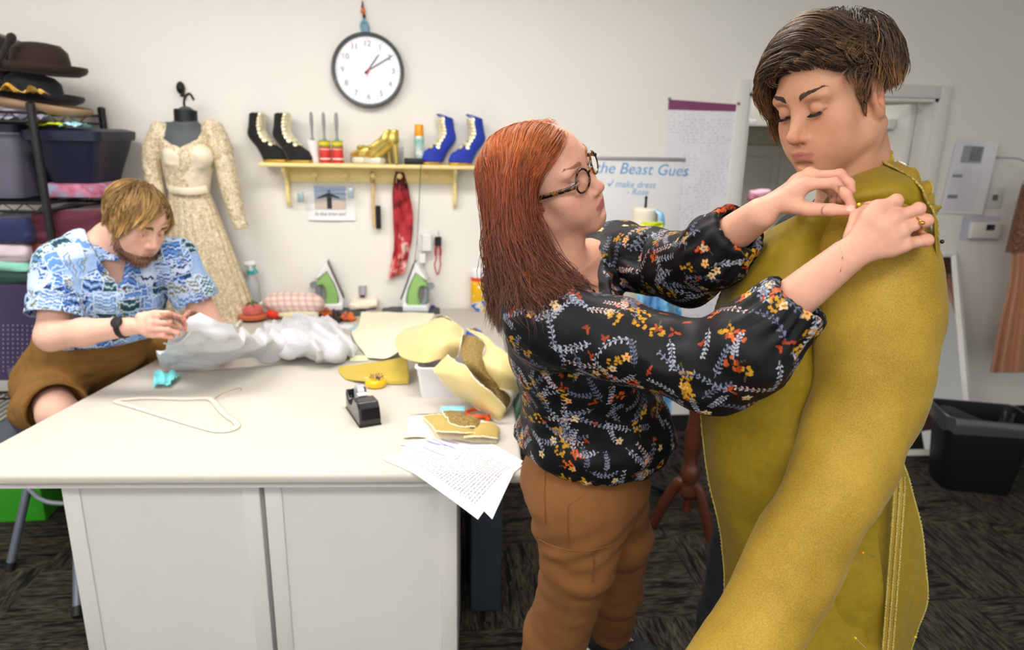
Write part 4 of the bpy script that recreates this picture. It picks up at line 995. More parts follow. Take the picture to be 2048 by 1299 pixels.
# pincushions
def tomato(p, r, m, name_label, stem, base=None):
    q = thing('tomato_pincushion', name_label, 'pincushion', p)
    S = SDF(); S.ell(p+V3(0, 0, r*.75), (r, r, r*.78), .01)
    for k in range(6): a = k*PI/3; S.cap(p+V3(0, 0, r*1.75), p+V3(1.15*r*math.cos(a), 1.15*r*math.sin(a), r*.7), r*.05, r*.04, r*.2, 's')
    S.plane(p, (0, 0, -1), .004); at(sobj('cushion', S, .003, m), q)
    b = MB()
    for k in range(5): a = k*2*PI/5; b.tube([p+V3(0, 0, r*1.48), p+V3(.45*r*math.cos(a), .45*r*math.sin(a), r*1.5), p+V3(.75*r*math.cos(a), .75*r*math.sin(a), r*1.25)], [r*.12, r*.14, r*.03], 6, flat=(.4, 1))
    b.tube([p+V3(0, 0, r*1.45), p+V3(.02*r, 0, r*1.8)], r*.07, 6); at(b.build('leaf_top', stem, None, 60), q)
    if base: b = MB(); b.lathe([(r*1.25, 0), (r*1.3, .004), (r*1.3, .016), (r*1.2, .02), (0, .02)], n=28, c=p); at(b.build('base', base, None, 50), q)
    return q
M_leaf = mat('leaf_green', '#3f6b45', .8)
tomato(tb(507, 640)+V3(0, 0, .012), .05, mat('faded_red_velvet', '#c2635a', .95, sheen=.4), 'faded red tomato pincushion on an orange base, next to the bright red one', M_leaf, mat('terracotta_felt', '#bd6340', .9))
tq = tomato(tb(549, 637), .037, mat('bright_red_cotton', '#d8331c', .7), 'bright red tomato pincushion in front of the plaid ham', mat('green_cotton', '#3f9a56', .8))
b = MB(); p = tb(569, 636); b.ell(p+V3(0, 0, .01), (.011, .011, .01)); b.tube([p+V3(0, 0, .018), tb(562, 634, .02), tb(555, 632, .04)], .001, 5); at(b.build('strawberry', mat('bright_red_cotton', '#d8331c', .7), None, 60), tq)
p = tb(948, 671); pb_ = thing('blue_pincushion', 'blue pincushion tray with pins lying behind the white tub', 'pincushion', p)
b = MB(); b.lathe([(.028, 0), (.037, .004), (.038, .018), (.032, .024), (0, .022)], n=28, c=p); at(b.build('dish', mat('royal_blue_plastic', '#2f5cc4', .35), None, 50), pb_)
for i in range(14):
    a = random.random()*2*PI; r = .024*random.random(); b = MB(); q0 = p+V3(r*math.cos(a), r*math.sin(a), .022); b.tube([q0, q0+V3(random.uniform(-.01, .01), random.uniform(-.01, .01), .012)], .0007, 4); b.ell(q0+V3(0, 0, .013), (.0028,)*3, 4); at(b.build('pin', random.choice(PH), None, 80), pb_)
# spray bottle at the end of the table
p = tb(519, 612); p[1] = min(p[1], WY-.06)
sb = thing('spray_bottle', 'clear spray bottle with teal trigger standing by the wall next to the dress', 'spray bottle', p)
k = .0027
M_clb = NT('cloudy_plastic'); M_clb.set(Base_Color='#e9eef2', Roughness=.15, Transmission_Weight=.6, IOR=1.15); M_clb = M_clb.m
b = MB(); b.lathe([(.033, 0), (.036, .004), (.036, .13), (.03, .16), (.016, .185), (.016, .195), (0, .195)], n=28, c=p); at(b.build('bottle', M_clb, None, 50), sb)
M_tl = mat('teal_plastic', '#27a5a8', .35); b = MB(); b.lathe([(.018, .195), (.018, .212), (.013, .216)], n=20, c=p); at(b.build('collar', M_tl, None, 40), sb)
S = SDF(); S.cap(p+V3(-.02, 0, .245), p+V3(.012, 0, .25), .013, .016, .01); S.cap(p+V3(0, 0, .215), p+V3(0, 0, .245), .011, .012, .01); at(sobj('spray_head', S, .003, M_iw), sb)
b = MB(); b.tube(spline(np.array([p+V3(.012, 0, .262), p+V3(.022, 0, .25), p+V3(.02, 0, .225), p+V3(.034, 0, .2)]), 16), .006, 8, flat=(.7, 1.2)); at(b.build('trigger', M_tl, None, 60), sb)
b = MB(); b.lathe([(.037, .008), (.0375, .01), (.0375, .03), (.037, .032)], n=28, c=p); at(b.build('label', mat('navy_label', '#3a4a66', .5), None, 50), sb)
# white hose running along the table's far edge
b = MB(); P = [tb(474, 650, .010), W(490, 635, 3.36), W(510, 615, 3.42), W(530, 603, 3.46), W(555, 596, 3.50), W(590, 592, 3.52), W(620, 598, 3.52)]; b.tube(spline(np.array(P), 40), .009, 8); prop(b.build('ironing_hose', mat('cream_hose', '#ece8df', .6), None, 60), 'thick cream steam hose arching over the table corner behind the pincushions', 'hose')
# leaf coloured scraps
M_lf = NT('autumn_print'); v = M_lf.coord(); M_lf.set(Base_Color=M_lf.ramp(M_lf.noise(v, 60, 3), [(.35, '#4a1408'), (.47, '#c2390c'), (.55, '#e2620f'), (.66, '#e9a01e'), (.75, '#7e1d0c')]), Roughness=.5); M_lf = M_lf.m
for i, (pts, l) in enumerate((([(672, 644), (700, 645), (715, 640), (690, 626)], 'orange and red autumn leaf cloth scrap near the pale yellow panel'), ([(628, 636), (668, 637), (665, 625), (640, 622)], 'rust and yellow autumn leaf cloth scrap tucked behind the silver garment'))):
    sheet_poly('leaf_scrap', pts, M_lf, l, 'cloth', .006, lambda U, V: .02*np.abs(np.sin(5*U+2*V))*np.sin(PI*U)**.5, group='autumn leaf scraps')
sheet_poly('dark_scrap', [(655, 645), (680, 652), (684, 636), (668, 626)], mat('dark_brown_cloth', '#2b1712', .7), 'dark brown cloth scrap between the orange leaf scraps', 'cloth', .008, lambda U, V: .02*np.abs(np.sin(4*U+5*V)))
sheet_poly('pattern_paper', [(708, 672), (760, 650), (752, 640), (698, 657)], mat('pale_blue_paper', '#a9c4de', .8), 'pale blue pattern paper under the pale yellow panel', 'paper', .003)
sheet_poly('pattern_paper', [(672, 655), (706, 660), (706, 650), (676, 647)], M_paper, 'white pattern paper beside the silver garment heap', 'paper', .002)
b = MB(); a_, c_ = tb(558, 648, .001), tb(592, 640, .001); dr = nrm(c_-a_); b.box((0, -.014, 0), (np.linalg.norm(c_-a_), .014, .003), .001, frame(a_, dr, np.cross(V3(0, 0, 1), dr), V3(0, 0, 1))); prop(b.build('tape_measure', mat('yellow_green_tape', '#d9e07a', .5), None, 30), 'pale yellow green tape lying in front of the red pincushion', 'tape measure')
b = MB(); p = tb(863, 615); b.lathe([(.018, 0), (.02, .003), (.02, .012), (0, .013)], n=20, c=p); prop(b.build('chalk_case', mat('purple_plastic', '#6a2ea0', .4), None, 40), 'small purple chalk case beside the iron nearer the red snips', 'case')
# wipes canister
p = tb(958, 619); wc = thing('wipes_canister', 'yellow wipes canister with white lid standing against the wall', 'canister', p)
t = NT('canister_print'); v = t.coord(); s_ = t.n('ShaderNodeSeparateXYZ'); t.link(v, s_.inputs[0]); zz = t.math('SUBTRACT', s_.outputs[2], float(p[2]))
base = t.ramp(t.math('DIVIDE', zz, .18), [(0, '#e8b30a'), (.88, '#f0c117'), (.89, '#d9381e'), (1, '#d9381e')], 'CONSTANT')
nz = t.noise(v, 26, 1); t.set(Base_Color=t.mix(t.math('MULTIPLY', t.math('GREATER_THAN', nz, .56), t.math('LESS_THAN', zz, .15)), base, t.mix(t.math('GREATER_THAN', nz, .63), '#e9e6df', '#4a78c4')), Roughness=.35)
b = MB(); b.lathe([(.043, 0), (.045, .003), (.045, .178), (.043, .182)], n=36, c=p); at(b.build('canister_body', t.m, None, 50), wc)
b = MB(); b.lathe([(.046, .18), (.047, .184), (.047, .212), (.04, .222), (.02, .226), (0, .226)], n=36, c=p); at(b.build('lid', M_iw, None, 50), wc)
# ================================================================== WIRE RACK, LEFT
M_rk = mat('black_wire', '#0d0e11', .45)
RYb, RYf = WY-.06, WY-.52
rxR = float(ony(212, 290, RYb)[0]); rxL = -2.75
zt = float(ony(205, 232, RYb)[2]); zm = float(ony(220, 388, RYb)[2]); zl = zm-.50; zb = .35
rk = thing('wire_rack', 'black wire shelving rack in the corner loaded with hats, bins and folded cloth', 'rack', ((rxR+rxL)/2, (RYb+RYf)/2, 0))
xf_ = float(ony(80, 330, RYf)[0])
for x, y in ((rxR, RYb), (xf_, RYf), (rxL, RYb), (rxL, RYf)):
    b = MB(); b.tube([(x, y, 0), (x, y, zt+.02)], .016, 12); b.lathe([(.017, 0), (.017, .02), (.008, .026)], n=12, c=(x, y, zt+.015)); at(b.build('post', M_rk, None, 50), rk)
xr_ = max(rxR, xf_)
for z in (zt, zm, zl, zb):
    b = MB()
    for dz in (0, -.035):
        b.tube([(rxL, RYf, z+dz), (xf_, RYf, z+dz)], .006, 8); b.tube([(rxL, RYb, z+dz), (rxR, RYb, z+dz)], .006, 8); b.tube([(xf_, RYf, z+dz), (rxR, RYb, z+dz)], .006, 8); b.tube([(rxL, RYf, z+dz), (rxL, RYb, z+dz)], .006, 8)
    x = rxL+.03
    while x < xf_-.02: b.tube([(x, RYf, z+.004), (x, RYb, z+.004)], .0028, 6); x += .032
    for y in (RYf, RYb):
        n = 28; zz = [(rxL+(xf_-rxL)*i/n, y, z-(.035 if i % 2 else 0)) for i in range(n+1)]; b.tube(np.array(zz), .003, 6)
    at(b.build('shelf', M_rk, None, 60), rk)
# hats on the top shelf
def hat(label, c, R, r, h, m, brim=.012, tilt=(0, 0, 0), dome=True, band=None, sq=.85, curl=.02):
    q = thing('hat', label, 'hat', c, 0, 'hats piled on the rack'); M = TR(c, tilt)
    top = [(r, .012), (r*1.0, h*.45), (r*.93, h*.75), (r*.7, h*.95), (r*.3, h*1.0), (0, h)] if dome else [(r, .012), (r*1.02, h*.9), (r*1.0, h), (r*.97, h*1.01), (0, h)]
    b = MB(); b.lathe([(r*.2, .002)]+top, n=36, sy=sq, M=M, cap=False); at(b.build('crown', m, None, 60), q)
    b = MB(); b.lathe([(r*.9, .01), (R*.8, .004), (R*.95, .008+curl*.5), (R, .012+curl), (R*.99, .012+curl+brim), (R*.94, .012+curl*.6+brim*.6), (R*.8, .013), (r*.95, .02)], n=44, sy=sq, M=M, cap=False); at(b.build('brim', m, None, 60), q)
    if band: b = MB(); b.lathe([(r*1.005, .014), (r*1.02, .016), (r*1.02, .045), (r*1.005, .047)], n=36, sy=sq, M=M, cap=False); at(b.build('band', band, None, 60), q)
    return q
M_hbk = mat('black_felt', '#0f0f12', .9, sheen=.2); M_hbr = mat('brown_felt', '#26140b', .9, sheen=.15); M_htan = mat('tan_straw', '#a98a6d', .8, noise=.1, nscale=200); M_hdk = mat('charcoal_felt', '#191513', .9, sheen=.2)
Yh = RYf+.2
hz = lambda px, py: ony(px, py, Yh)
p = hz(70, 212); hat('wide flat tan straw hat lowest of the hats on the rack', V3(p[0]-.02, Yh, zt+.012), .235, .11, .07, M_htan, tilt=(0, .16, 0))
p = hz(80, 180); hat('black felt bowler hat under the brown one', V3(p[0]-.03, Yh, p[2]-.045), .19, .11, .11, M_hbk, tilt=(0, .13, 0))
p = hz(78, 146); hat('dark brown bowler hat with curled brim on the pile', V3(p[0]+.01, Yh, p[2]-.01), .175, .112, .13, M_hbr, tilt=(0, .05, 0), band=M_hbk)
p = hz(10, 140); hat('tall black top hat leaning at the far end of the rack', V3(p[0]-.08, Yh+.02, p[2]-.05), .17, .105, .2, M_hdk, dome=False, tilt=(0, .35, 0))
b = MB(); b.tube(spline(np.array([hz(30, 140)+V3(0, -.13, 0), hz(48, 105)+V3(0, -.13, 0), hz(63, 76)+V3(0, -.13, 0)]), 16), [.012]*12+[.016, .018, .016, .008], 10); prop(b.build('cane', M_hdk, None, 60), 'dark cane handle sticking up between the top hat and brown bowler', 'cane')
M_gf = NT('gold_feather'); v = M_gf.coord(); M_gf.set(Base_Color=M_gf.ramp(M_gf.noise(v, 40, 3), [(.3, '#8a5a1a'), (.5, '#c99a35'), (.7, '#e3d08a')]), Roughness=.6); M_gf = M_gf.m
G = crumple(ony(25, 186, RYf+.01), (1, 0, -.05), (0, 1, .0), (0, -.35, 1), .12, .05, 26, 12, .03, 22, 3); cloth_grid('gold_cloth_scrap', G, M_gf); o = COL.objects['gold_cloth_scrap']; prop(o, 'crumpled gold brocade scrap lying on the rack edge by the hats', 'cloth')
# storage bins between top and middle shelf
M_navy = mat('navy_plastic', '#0e1530', .45); M_clb2 = NT('cloudy_bin'); M_clb2.set(Base_Color='#85879a', Roughness=.3, Transmission_Weight=.55, IOR=1.1); M_clb2 = M_clb2.m
def bin_(name, label, x0, x1, y0, y1, z0, z1, m, lidm=None, tap=.03):
    q = thing(name, label, 'bin', ((x0+x1)/2, (y0+y1)/2, z0))
    V = []
    for e, z in ((tap, z0), (0, z1-.04), (-.012, z1-.038), (-.012, z1-.012), (0, z1-.01)): rr_ = rr((x1-x0)/2-e, (y1-y0)/2-e, .04); V.append(np.column_stack([rr_+[(x0+x1)/2, (y0+y1)/2], np.full(len(rr_), z)]))
    n = len(V[0]); k = len(V); F = [(i*n+j, i*n+(j+1) % n, (i+1)*n+(j+1) % n, (i+1)*n+j) for i in range(k-1) for j in range(n)]+[tuple(range(n))[::-1]]
    b = MB(); b.add(np.concatenate(V), F); at(b.build('bin_body', m, None, 40), q)
    if lidm:
        V = []
        for e, z in ((-.014, z1-.03), (-.016, z1), (.02, z1+.012), (.05, z1+.008)): rr_ = rr((x1-x0)/2-e, (y1-y0)/2-e, .04); V.append(np.column_stack([rr_+[(x0+x1)/2, (y0+y1)/2], np.full(len(rr_), z)]))
        F = [(i*n+j, i*n+(j+1) % n, (i+1)*n+(j+1) % n, (i+1)*n+j) for i in range(3) for j in range(n)]+[tuple(range(3*n, 4*n))]
        b = MB(); b.add(np.concatenate(V), F); at(b.build('lid', lidm, None, 40), q)
    return q
Yn = RYf+.06
xa_ = float(ony(112, 300, Yn)[0]); xb_ = float(ony(196, 300, Yn)[0])
zN0 = float(ony(150, 352, Yn)[2]); zN1 = float(ony(150, 262, Yn)[2])
M_pk = NT('pink_clothes'); v = M_pk.coord(); M_pk.set(Base_Color=M_pk.ramp(M_pk.noise(v, 12, 3), [(.35, '#9aa4c0'), (.5, '#b9748f'), (.6, '#9f4f68'), (.75, '#8f98b8')]), Roughness=.8); M_pk = M_pk.m
xm0 = float(ony(-30, 300, Yn)[0])
bin_('storage_bin', 'navy plastic storage bin on the rack, with bright cloth on its lid', xa_-.12, xb_, Yn, RYb-.02, zm+.075, zN1, M_navy, M_navy, .05)
b = MB(); b.box((xa_-.1, Yn+.02, zm+.012), (xb_-.02, RYb-.04, zm+.073), .02); prop(b.build('folded_cloth_pile', M_pk, None, 40), 'grey and pink folded cloth squashed under the navy bin', 'cloth')
bin_('storage_bin', 'navy lidded clear bin at the frame edge of the rack with pink cloth in it', xm0-.1, xa_-.14, Yn-.02, RYb-.02, zm+.012, zN1+.02, M_clb2, M_navy, .03)
b = MB(); b.box((xm0-.06, Yn+.03, zm+.02), (xa_-.19, RYb-.07, zN1-.1), .05); prop(b.build('folded_cloth_pile', M_pk, None, 40), 'pink and blue cloth seen inside the clear bin', 'cloth')
for px, su, m, l in ((105, .07, mat('lime_cloth', '#c6d72a', .7), 'lime yellow cloth scrap lying on the navy bin'), (152, .04, mat('pale_blue_cloth', '#9fd3e0', .7), 'pale blue cloth scrap at the end of the navy bin')):
    c = ony(px, 258, Yn+.05); c[2] = zN1+.014; G = crumple(c, (1, 0, 0), (0, 1, 0), (0, 0, 1), su, .06, 20, 16, .02, 30, px); o = cloth_grid('cloth_scrap', G, m); prop(o, l, 'cloth')
c = ony(20, 248, Yn); c[2] = zN1+.036; G = crumple(c, (1, 0, 0), (0, 1, 0), (0, 0, 1), .14, .06, 20, 16, .05, 14, 5); prop(cloth_grid('cloth_scrap', G, mat('lilac_cloth', '#a9a7c4', .7)), 'lilac grey cloth heaped on the clear bin at the frame edge', 'cloth')
# folded cloth stacks below the middle shelf
zl_ = zl+.012
def fold(label, px0, px1, z0, z1, m, Y0=RYf+.0, dep=.36, seed=0):
    x0 = float(ony(px0, 480, Y0)[0]); x1 = float(ony(px1, 480, Y0)[0])
    b = MB(); b.box((x0, Y0, z0), (x1, Y0+dep, z1), min(.024, (z1-z0)*.42), seg=4); V = np.concatenate(b.V); F = b.F
    bm_ = bmesh.new(); vs = [bm_.verts.new(tuple(v)) for v in V]; [bm_.faces.new([vs[i] for i in f]) for f in F]
    bmesh.ops.subdivide_edges(bm_, edges=bm_.edges[:], cuts=6, use_grid_fill=True)
    for v in bm_.verts: q = np.array([v.co[:]])*V3(7, 7, 26)+seed; v.co.z += .010*float(fbm(q, 2)[0]); v.co.y += .010*float(vnoise(q*1.7)[0])
    b = MB(); b.bm(bm_); o = b.build('folded_cloth', m, None, 70); prop(o, label, 'cloth', 'folded cloth stacked on the rack'); return o
M = {k: satin('cloth_'+k, c, c2, .75) for k, c, c2 in (('navy', '#141c48', '#1b2458'), ('wine', '#4a1226', '#5c1a30'), ('dark', '#15131a', '#1d1a22'), ('pinkwhite', '#b8a6b2', '#cfc2c9'), ('mint', '#6fb9a4', '#93d0bd'), ('green', '#12302c', '#1a403a'), ('rust', '#6a2018', '#7c2a1d'), ('black', '#101014', '#17171c'))}
zz = [float(ony(30, y, RYf)[2]) for y in (575, 545, 525, 508, 490, 445)]
z0 = zl_
fold('black folded cloth lowest in the stack behind the chair', -60, 70, zz[0]-.06, zz[0], M['black'])
fold('dark green folded cloth low in the stack behind the seated man', -60, 72, zz[0]+.001, zz[1], M['green'], seed=2)
fold('mint green folded cloth in the stack behind the seated man', -60, 46, zz[1]+.001, zz[2], M['mint'], seed=3)
fold('pinkish white folded cloth above the mint one', -60, 50, zz[2]+.001, zz[4], M['pinkwhite'], seed=4)
fold('navy blue folded cloth topmost at the frame edge of the rack', -60, 62, zz[4]+.001, zz[5]+.01, M['navy'], seed=5)
fold('rust red folded cloth behind the seated man shoulder', 52, 110, zz[2]-.03, zz[4]-.005, M['rust'], RYf+.04, .3, 6)
fold('wine red folded cloth topmost behind the seated man', 66, 205, zz[4]-.004, zz[5]+.045, M['wine'], RYf+.04, .34, 7)
fold('black folded cloth beneath the rust red one', 74, 190, zz[0]-.06, zz[2]-.031, M['dark'], RYf+.04, .3, 8)

# ================================================================== LACE DRESS ON THE WALL FORM
t = NT('ivory_lace'); v = t.coord()
vo = t.n('ShaderNodeTexVoronoi'); vo.feature = 'DISTANCE_TO_EDGE'; vo.inputs['Scale'].default_value = 70; t.link(v, vo.inputs['Vector'])
nz = t.noise(v, 48, 4, .65)
lace = t.math('ADD', t.math('MULTIPLY', t.math('LESS_THAN', vo.outputs['Distance'], .05), .35), t.math('MULTIPLY', nz, .9))
t.set(Base_Color=t.ramp(lace, [(.35, '#b29c74'), (.48, '#cdbc98'), (.6, '#e2d6bb'), (.8, '#ece3cf')]), Roughness=.65); t.bump(nz, .5, .004); M_lace = t.m
t = NT('ivory_satin'); v = t.coord(); t.set(Base_Color=t.mix(t.noise(v, 30, 3), '#d9caa8', '#efe7d6'), Roughness=.38); t.bump(t.noise(v, 30, 3), .2, .003); M_ivs = t.m
M_form = mat('dark_grey_form', '#4b5157', .6); M_neck = mat('black_neck', '#0a0a0c', .5)
FY = WY-.14
dp = lambda px, py, o=0.0: ony(px, py, FY-o)
lf = thing('wall_dress_form', 'dark grey half body form with black neck hanging on the wall in the lace dress', 'dress form', ony(372, 300, WY))
S = SDF()
def ring(y, x0, x1, d): a, c = dp(x0, y), dp(x1, y); return (a+c)/2, np.linalg.norm(c-a)/2, d
R = [ring(252, 318, 428, .05), ring(262, 306, 440, .075), ring(285, 318, 428, .095), ring(312, 326, 424, .105), ring(345, 332, 420, .09), ring(375, 338, 414, .08)]
S.tube([r[0] for r in R], [r[1]*.97 for r in R], [r[2]*.95 for r in R], (1, 0, 0), n=14, endr=.3); S.cap(dp(374, 258), dp(373, 232), .048, .044, .03); at(sobj('torso', S, .005, M_form), lf)
S = SDF(); S.tube([dp(376, 278), dp(374, 255), dp(372, 240), dp(371, 220)], [.01, .05, .05, .05], [.03, .05, .05, .05], (1, 0, 0), endr=.1); at(sobj('neck', S, .004, M_neck), lf)
b = MB(); P = [ony(371, 220, FY), ony(368, 205, FY), ony(372, 192, FY+.04), ony(380, 188, FY+.05), ony(388, 200, FY+.06)]; b.tube(spline(np.array(P), 24), .006, 8); at(b.build('hook', M_neck, None, 60), lf)
b = MB(); c = wl(363, 176); b.lathe([(.016, 0), (.02, .012), (.014, .03), (0, .034)], n=16, sy=1.5, M=frame(V3(c[0], WY, c[2]), (1, 0, 0), (0, 0, 1), (0, -1, 0))); b.tube([wl(364, 182, .01), wl(366, 192, .03), wl(360, 191, .035)], [.012, .008, .003], 8); prop(b.build('wall_hook', M_neck, None, 60), 'small black wall hook above the lace dress', 'hook')
lw = thing('lace_dress', 'long ivory lace wedding dress with long sleeves on the wall form', 'dress', dp(380, 400))
S = SDF(); S.tube([r[0] for r in R], [r[1]*1.06 for r in R], [r[2]*1.08+.004 for r in R], (1, 0, 0), n=14, endr=.3)
nk = frame(dp(375, 260), (1, 0, 0), (0, 0, 1), (0, -1, 0)); mp = 3.45/1365
hw = lambda L: [((x-375)*mp, (260-y)*mp) for x, y in L]
S.poly(nk, hw([(330, 240), (342, 275), (362, 288), (368, 300), (374, 290), (400, 276), (418, 244), (400, 235), (345, 235)]), .4, .008, .004, 's')
S.plane(R[-1][0], (0, 0, -1)); at(sobj('bodice', S, .0045, M_lace, disp=lambda V: .002*fbm(V*60, 2)), lw)
S = SDF()
for x in (352, 402): S.ell(dp(x, 312, .07), (.055, .05, .055), .02)
S.tube([dp(377, 330, .02), dp(377, 352, .015), dp(377, 380, .01)], [.11, .1, .095], [.085, .08, .08], (1, 0, 0), endr=.15, k=.03); at(sobj('satin_front', S, .005, M_ivs, disp=lambda V: .003*fbm(V*25, 2)), lw)
for sgn, P, r_ in ((-1, [(322, 265, .03), (306, 300, .03), (304, 345, .03), (312, 390, .04), (322, 420, .05)], [.05, .046, .04, .036, .03]), (1, [(426, 262, .03), (442, 300, .03), (455, 350, .03), (468, 405, .04), (484, 456, .04)], [.052, .05, .044, .038, .032])):
    S = SDF(); C_ = spline(np.array([dp(*q) for q in P]), 14); rr__ = spline(np.array(r_)[:, None], 14)[:, 0]; S.chain(C_, rr__, .006); S.plane(C_[-1], C_[-1]-C_[-2]); at(sobj('sleeve', S, .005, M_lace, disp=lambda V: .004*fbm(V*28, 2)), lw)
ys = np.linspace(376, 700, 26); G = []
for i, y in enumerate(ys):
    s_ = (y-376)/(700-376); xl_ = 337-20*s_; xr_2 = 415+128*s_**.95; row = []
    for j, u in enumerate(np.linspace(-1, 1, 72)):
        x = (xl_+xr_2)/2+(xr_2-xl_)/2*math.sin(u*PI/2*.999); dep = math.cos(u*PI/2)*(.08+.10*s_)+.012*s_*math.sin(u*38+2*math.sin(s_*3))-.03*s_
        row.append(ony(x, y, FY-dep))
    G.append(row)
o = cloth_grid('skirt', np.array(G), M_lace, None, .003); at(o, lw)
b = MB(); b.tube(spline(np.array([dp(338, 378, .075), dp(358, 381, .1), dp(378, 383, .105), dp(398, 381, .1), dp(414, 377, .075)]), 20), .012, 8, flat=(1.4, .3)); at(b.build('waistband', M_ivs, None, 60), lw)

# ================================================================== WHITEBOARD AND SHEETS BEHIND THE WOMAN
wb = thing('whiteboard', 'whiteboard with blue handwriting on the wall behind the red haired woman', 'whiteboard', wl(1250, 390))
p0, p1 = wl(1120, 315), wl(1345, 560)
b = MB(); b.box((p0[0], WY-.014, p1[2]), (p1[0], WY-.002, p0[2]), .003); at(b.build('board', mat('board_white', '#e6e8ea', .25), None, 30), wb)
b = MB(); b.box((p0[0]-.01, WY-.02, p0[2]-.008), (p1[0]+.01, WY-.002, p0[2]+.01), .003); at(b.build('frame', mat('aluminium', '#a9aaab', .4, .7), None, 30), wb)
M_blue = mat('blue_marker', '#5a99d6', .6)
b = MB(); al = lambda px, py: frame(wl(px, py, .0145), (1, 0, 0), (0, 0, 1), (0, -1, 0))@TR((0, 0, 0), (0, 0, -.02))@np.array([[1, .22, 0, 0], [0, 1, 0, 0], [0, 0, 1, 0], [0, 0, 0, 1.]])

for tx_, sz_t, px_t, py_t in (("ty & the Beast Gues", .082, 1256, 338), ("\u221a make dress", .048, 1264, 369), ("- Rose", .046, 1276, 384)):
    b = MB(); b.text(tx_, sz_t, al(px_t, py_t), .0002); at(b.build('handwriting', M_blue, None, 0), wb)
# long printed chart
t = NT('chart_print'); v = t.coord('Generated'); s_ = t.n('ShaderNodeSeparateXYZ'); t.link(v, s_.inputs[0]); X_, Z_ = s_.outputs[0], s_.outputs[2]
row = t.math('FLOOR', t.math('MULTIPLY', Z_, 90.0)); w = t.n('ShaderNodeCombineXYZ'); t.link(t.math('MULTIPLY', X_, 26.0), w.inputs[0]); t.link(row, w.inputs[1])
ink = t.math('MULTIPLY', t.math('GREATER_THAN', t.noise(w.outputs[0], 1.0, 1), .52), t.math('LESS_THAN', t.math('FRACT', t.math('MULTIPLY', Z_, 90.0)), .4))
w2 = t.n('ShaderNodeCombineXYZ'); t.link(t.math('FLOOR', t.math('MULTIPLY', X_, 4.0)), w2.inputs[0]); t.link(t.math('FLOOR', t.math('MULTIPLY', Z_, 34.0)), w2.inputs[1])
ink = t.math('MULTIPLY', ink, t.math('GREATER_THAN', t.noise(w2.outputs[0], 3.1, 0), .45))
c0 = t.mix(t.math('MULTIPLY', ink, .32), '#e3e3e9', '#5a5a66'); head = t.math('MULTIPLY', t.math('GREATER_THAN', Z_, .966), t.math('GREATER_THAN', X_, .0))
t.set(Base_Color=t.mix(head, c0, '#7c3a66'), Roughness=.55); M_chart = t.m
pc_ = [wl(1337, 199), wl(1474, 209)]; zb_ = .38
n = 30; G = np.array([[V3(pc_[0][0]+(pc_[1][0]-pc_[0][0])*u+.0*v, WY-.006-.004*math.sin(u*5+v*9)**2, pc_[0][2]+(pc_[1][2]-pc_[0][2])*u-(pc_[0][2]-zb_)*v) for u in np.linspace(0, 1, 14)] for v in np.linspace(0, 1, n)])
ct = thing('paper_chart', 'long printed paper chart with maroon header pinned beside the doorway', 'chart', G[0, 7])
b = MB(); b.grid(G, .001); at(b.build('sheet', M_chart, None, 80), ct)
b = MB(); b.text('No.    Role              Costume piece              Notes for fitting', .012, frame((G[0, 7]+V3(0, -.0008, -.011)), nrm(G[0, 13]-G[0, 0]), (0, 0, 1), (0, -1, 0)), .0002) if False else None
for j, m_ in ((0, mat('steel_pin', '#8a8d94', .4, .5)), (13, mat('maroon_pin', '#8a2a55', .4))):
    b = MB(); b.lathe([(.005, 0), (.008, .006), (.006, .014), (0, .015)], n=12, M=frame(G[0, j]+V3(0, -.002, .004), (1, 0, 0), (0, 0, 1), (0, -1, 0))); at(b.build('push_pin', m_, None, 50), ct)
# second dress form behind the woman
DY = 2.75
fd = lambda px, py, y=DY: ony(px, py, y)
df = thing('dress_form', 'cream dress form on a wooden tripod stand behind the red haired woman', 'dress form', (fd(1300, 600)[0], DY, 0))
M_can = mat('cream_linen', '#cfc8b8', .85)
nx = float(fd(1290, 430)[0]); zn = float(fd(1290, 417)[2])
S = SDF(); S.tube([(nx, DY, zn), (nx, DY, zn-.07), (nx, DY, zn-.11), (nx, DY, zn-.16), (nx, DY, zn-.25), (nx, DY, zn-.4), (nx, DY, zn-.5), (nx, DY, zn-.62)], [.052, .056, .08, .17, .16, .12, .16, .17], [.052, .055, .07, .1, .115, .09, .12, .13], (1, 0, 0), endr=.08); at(sobj('torso', S, .006, M_can), df)
b = MB(); b.tube([(nx, DY, zn), (nx, DY, zn+.05)], [.006, .005], 8); b.ell((nx, DY, zn+.045), (.007,)*3, 6); at(b.build('finial', M_black, None, 60), df)
M_mah = NT('red_brown_wood'); v = M_mah.coord('Object', (1, 1, 6)); M_mah.set(Base_Color=M_mah.mix(M_mah.noise(v, 8, 4), '#3c1e14', '#63321f'), Roughness=.35); M_mah = M_mah.m
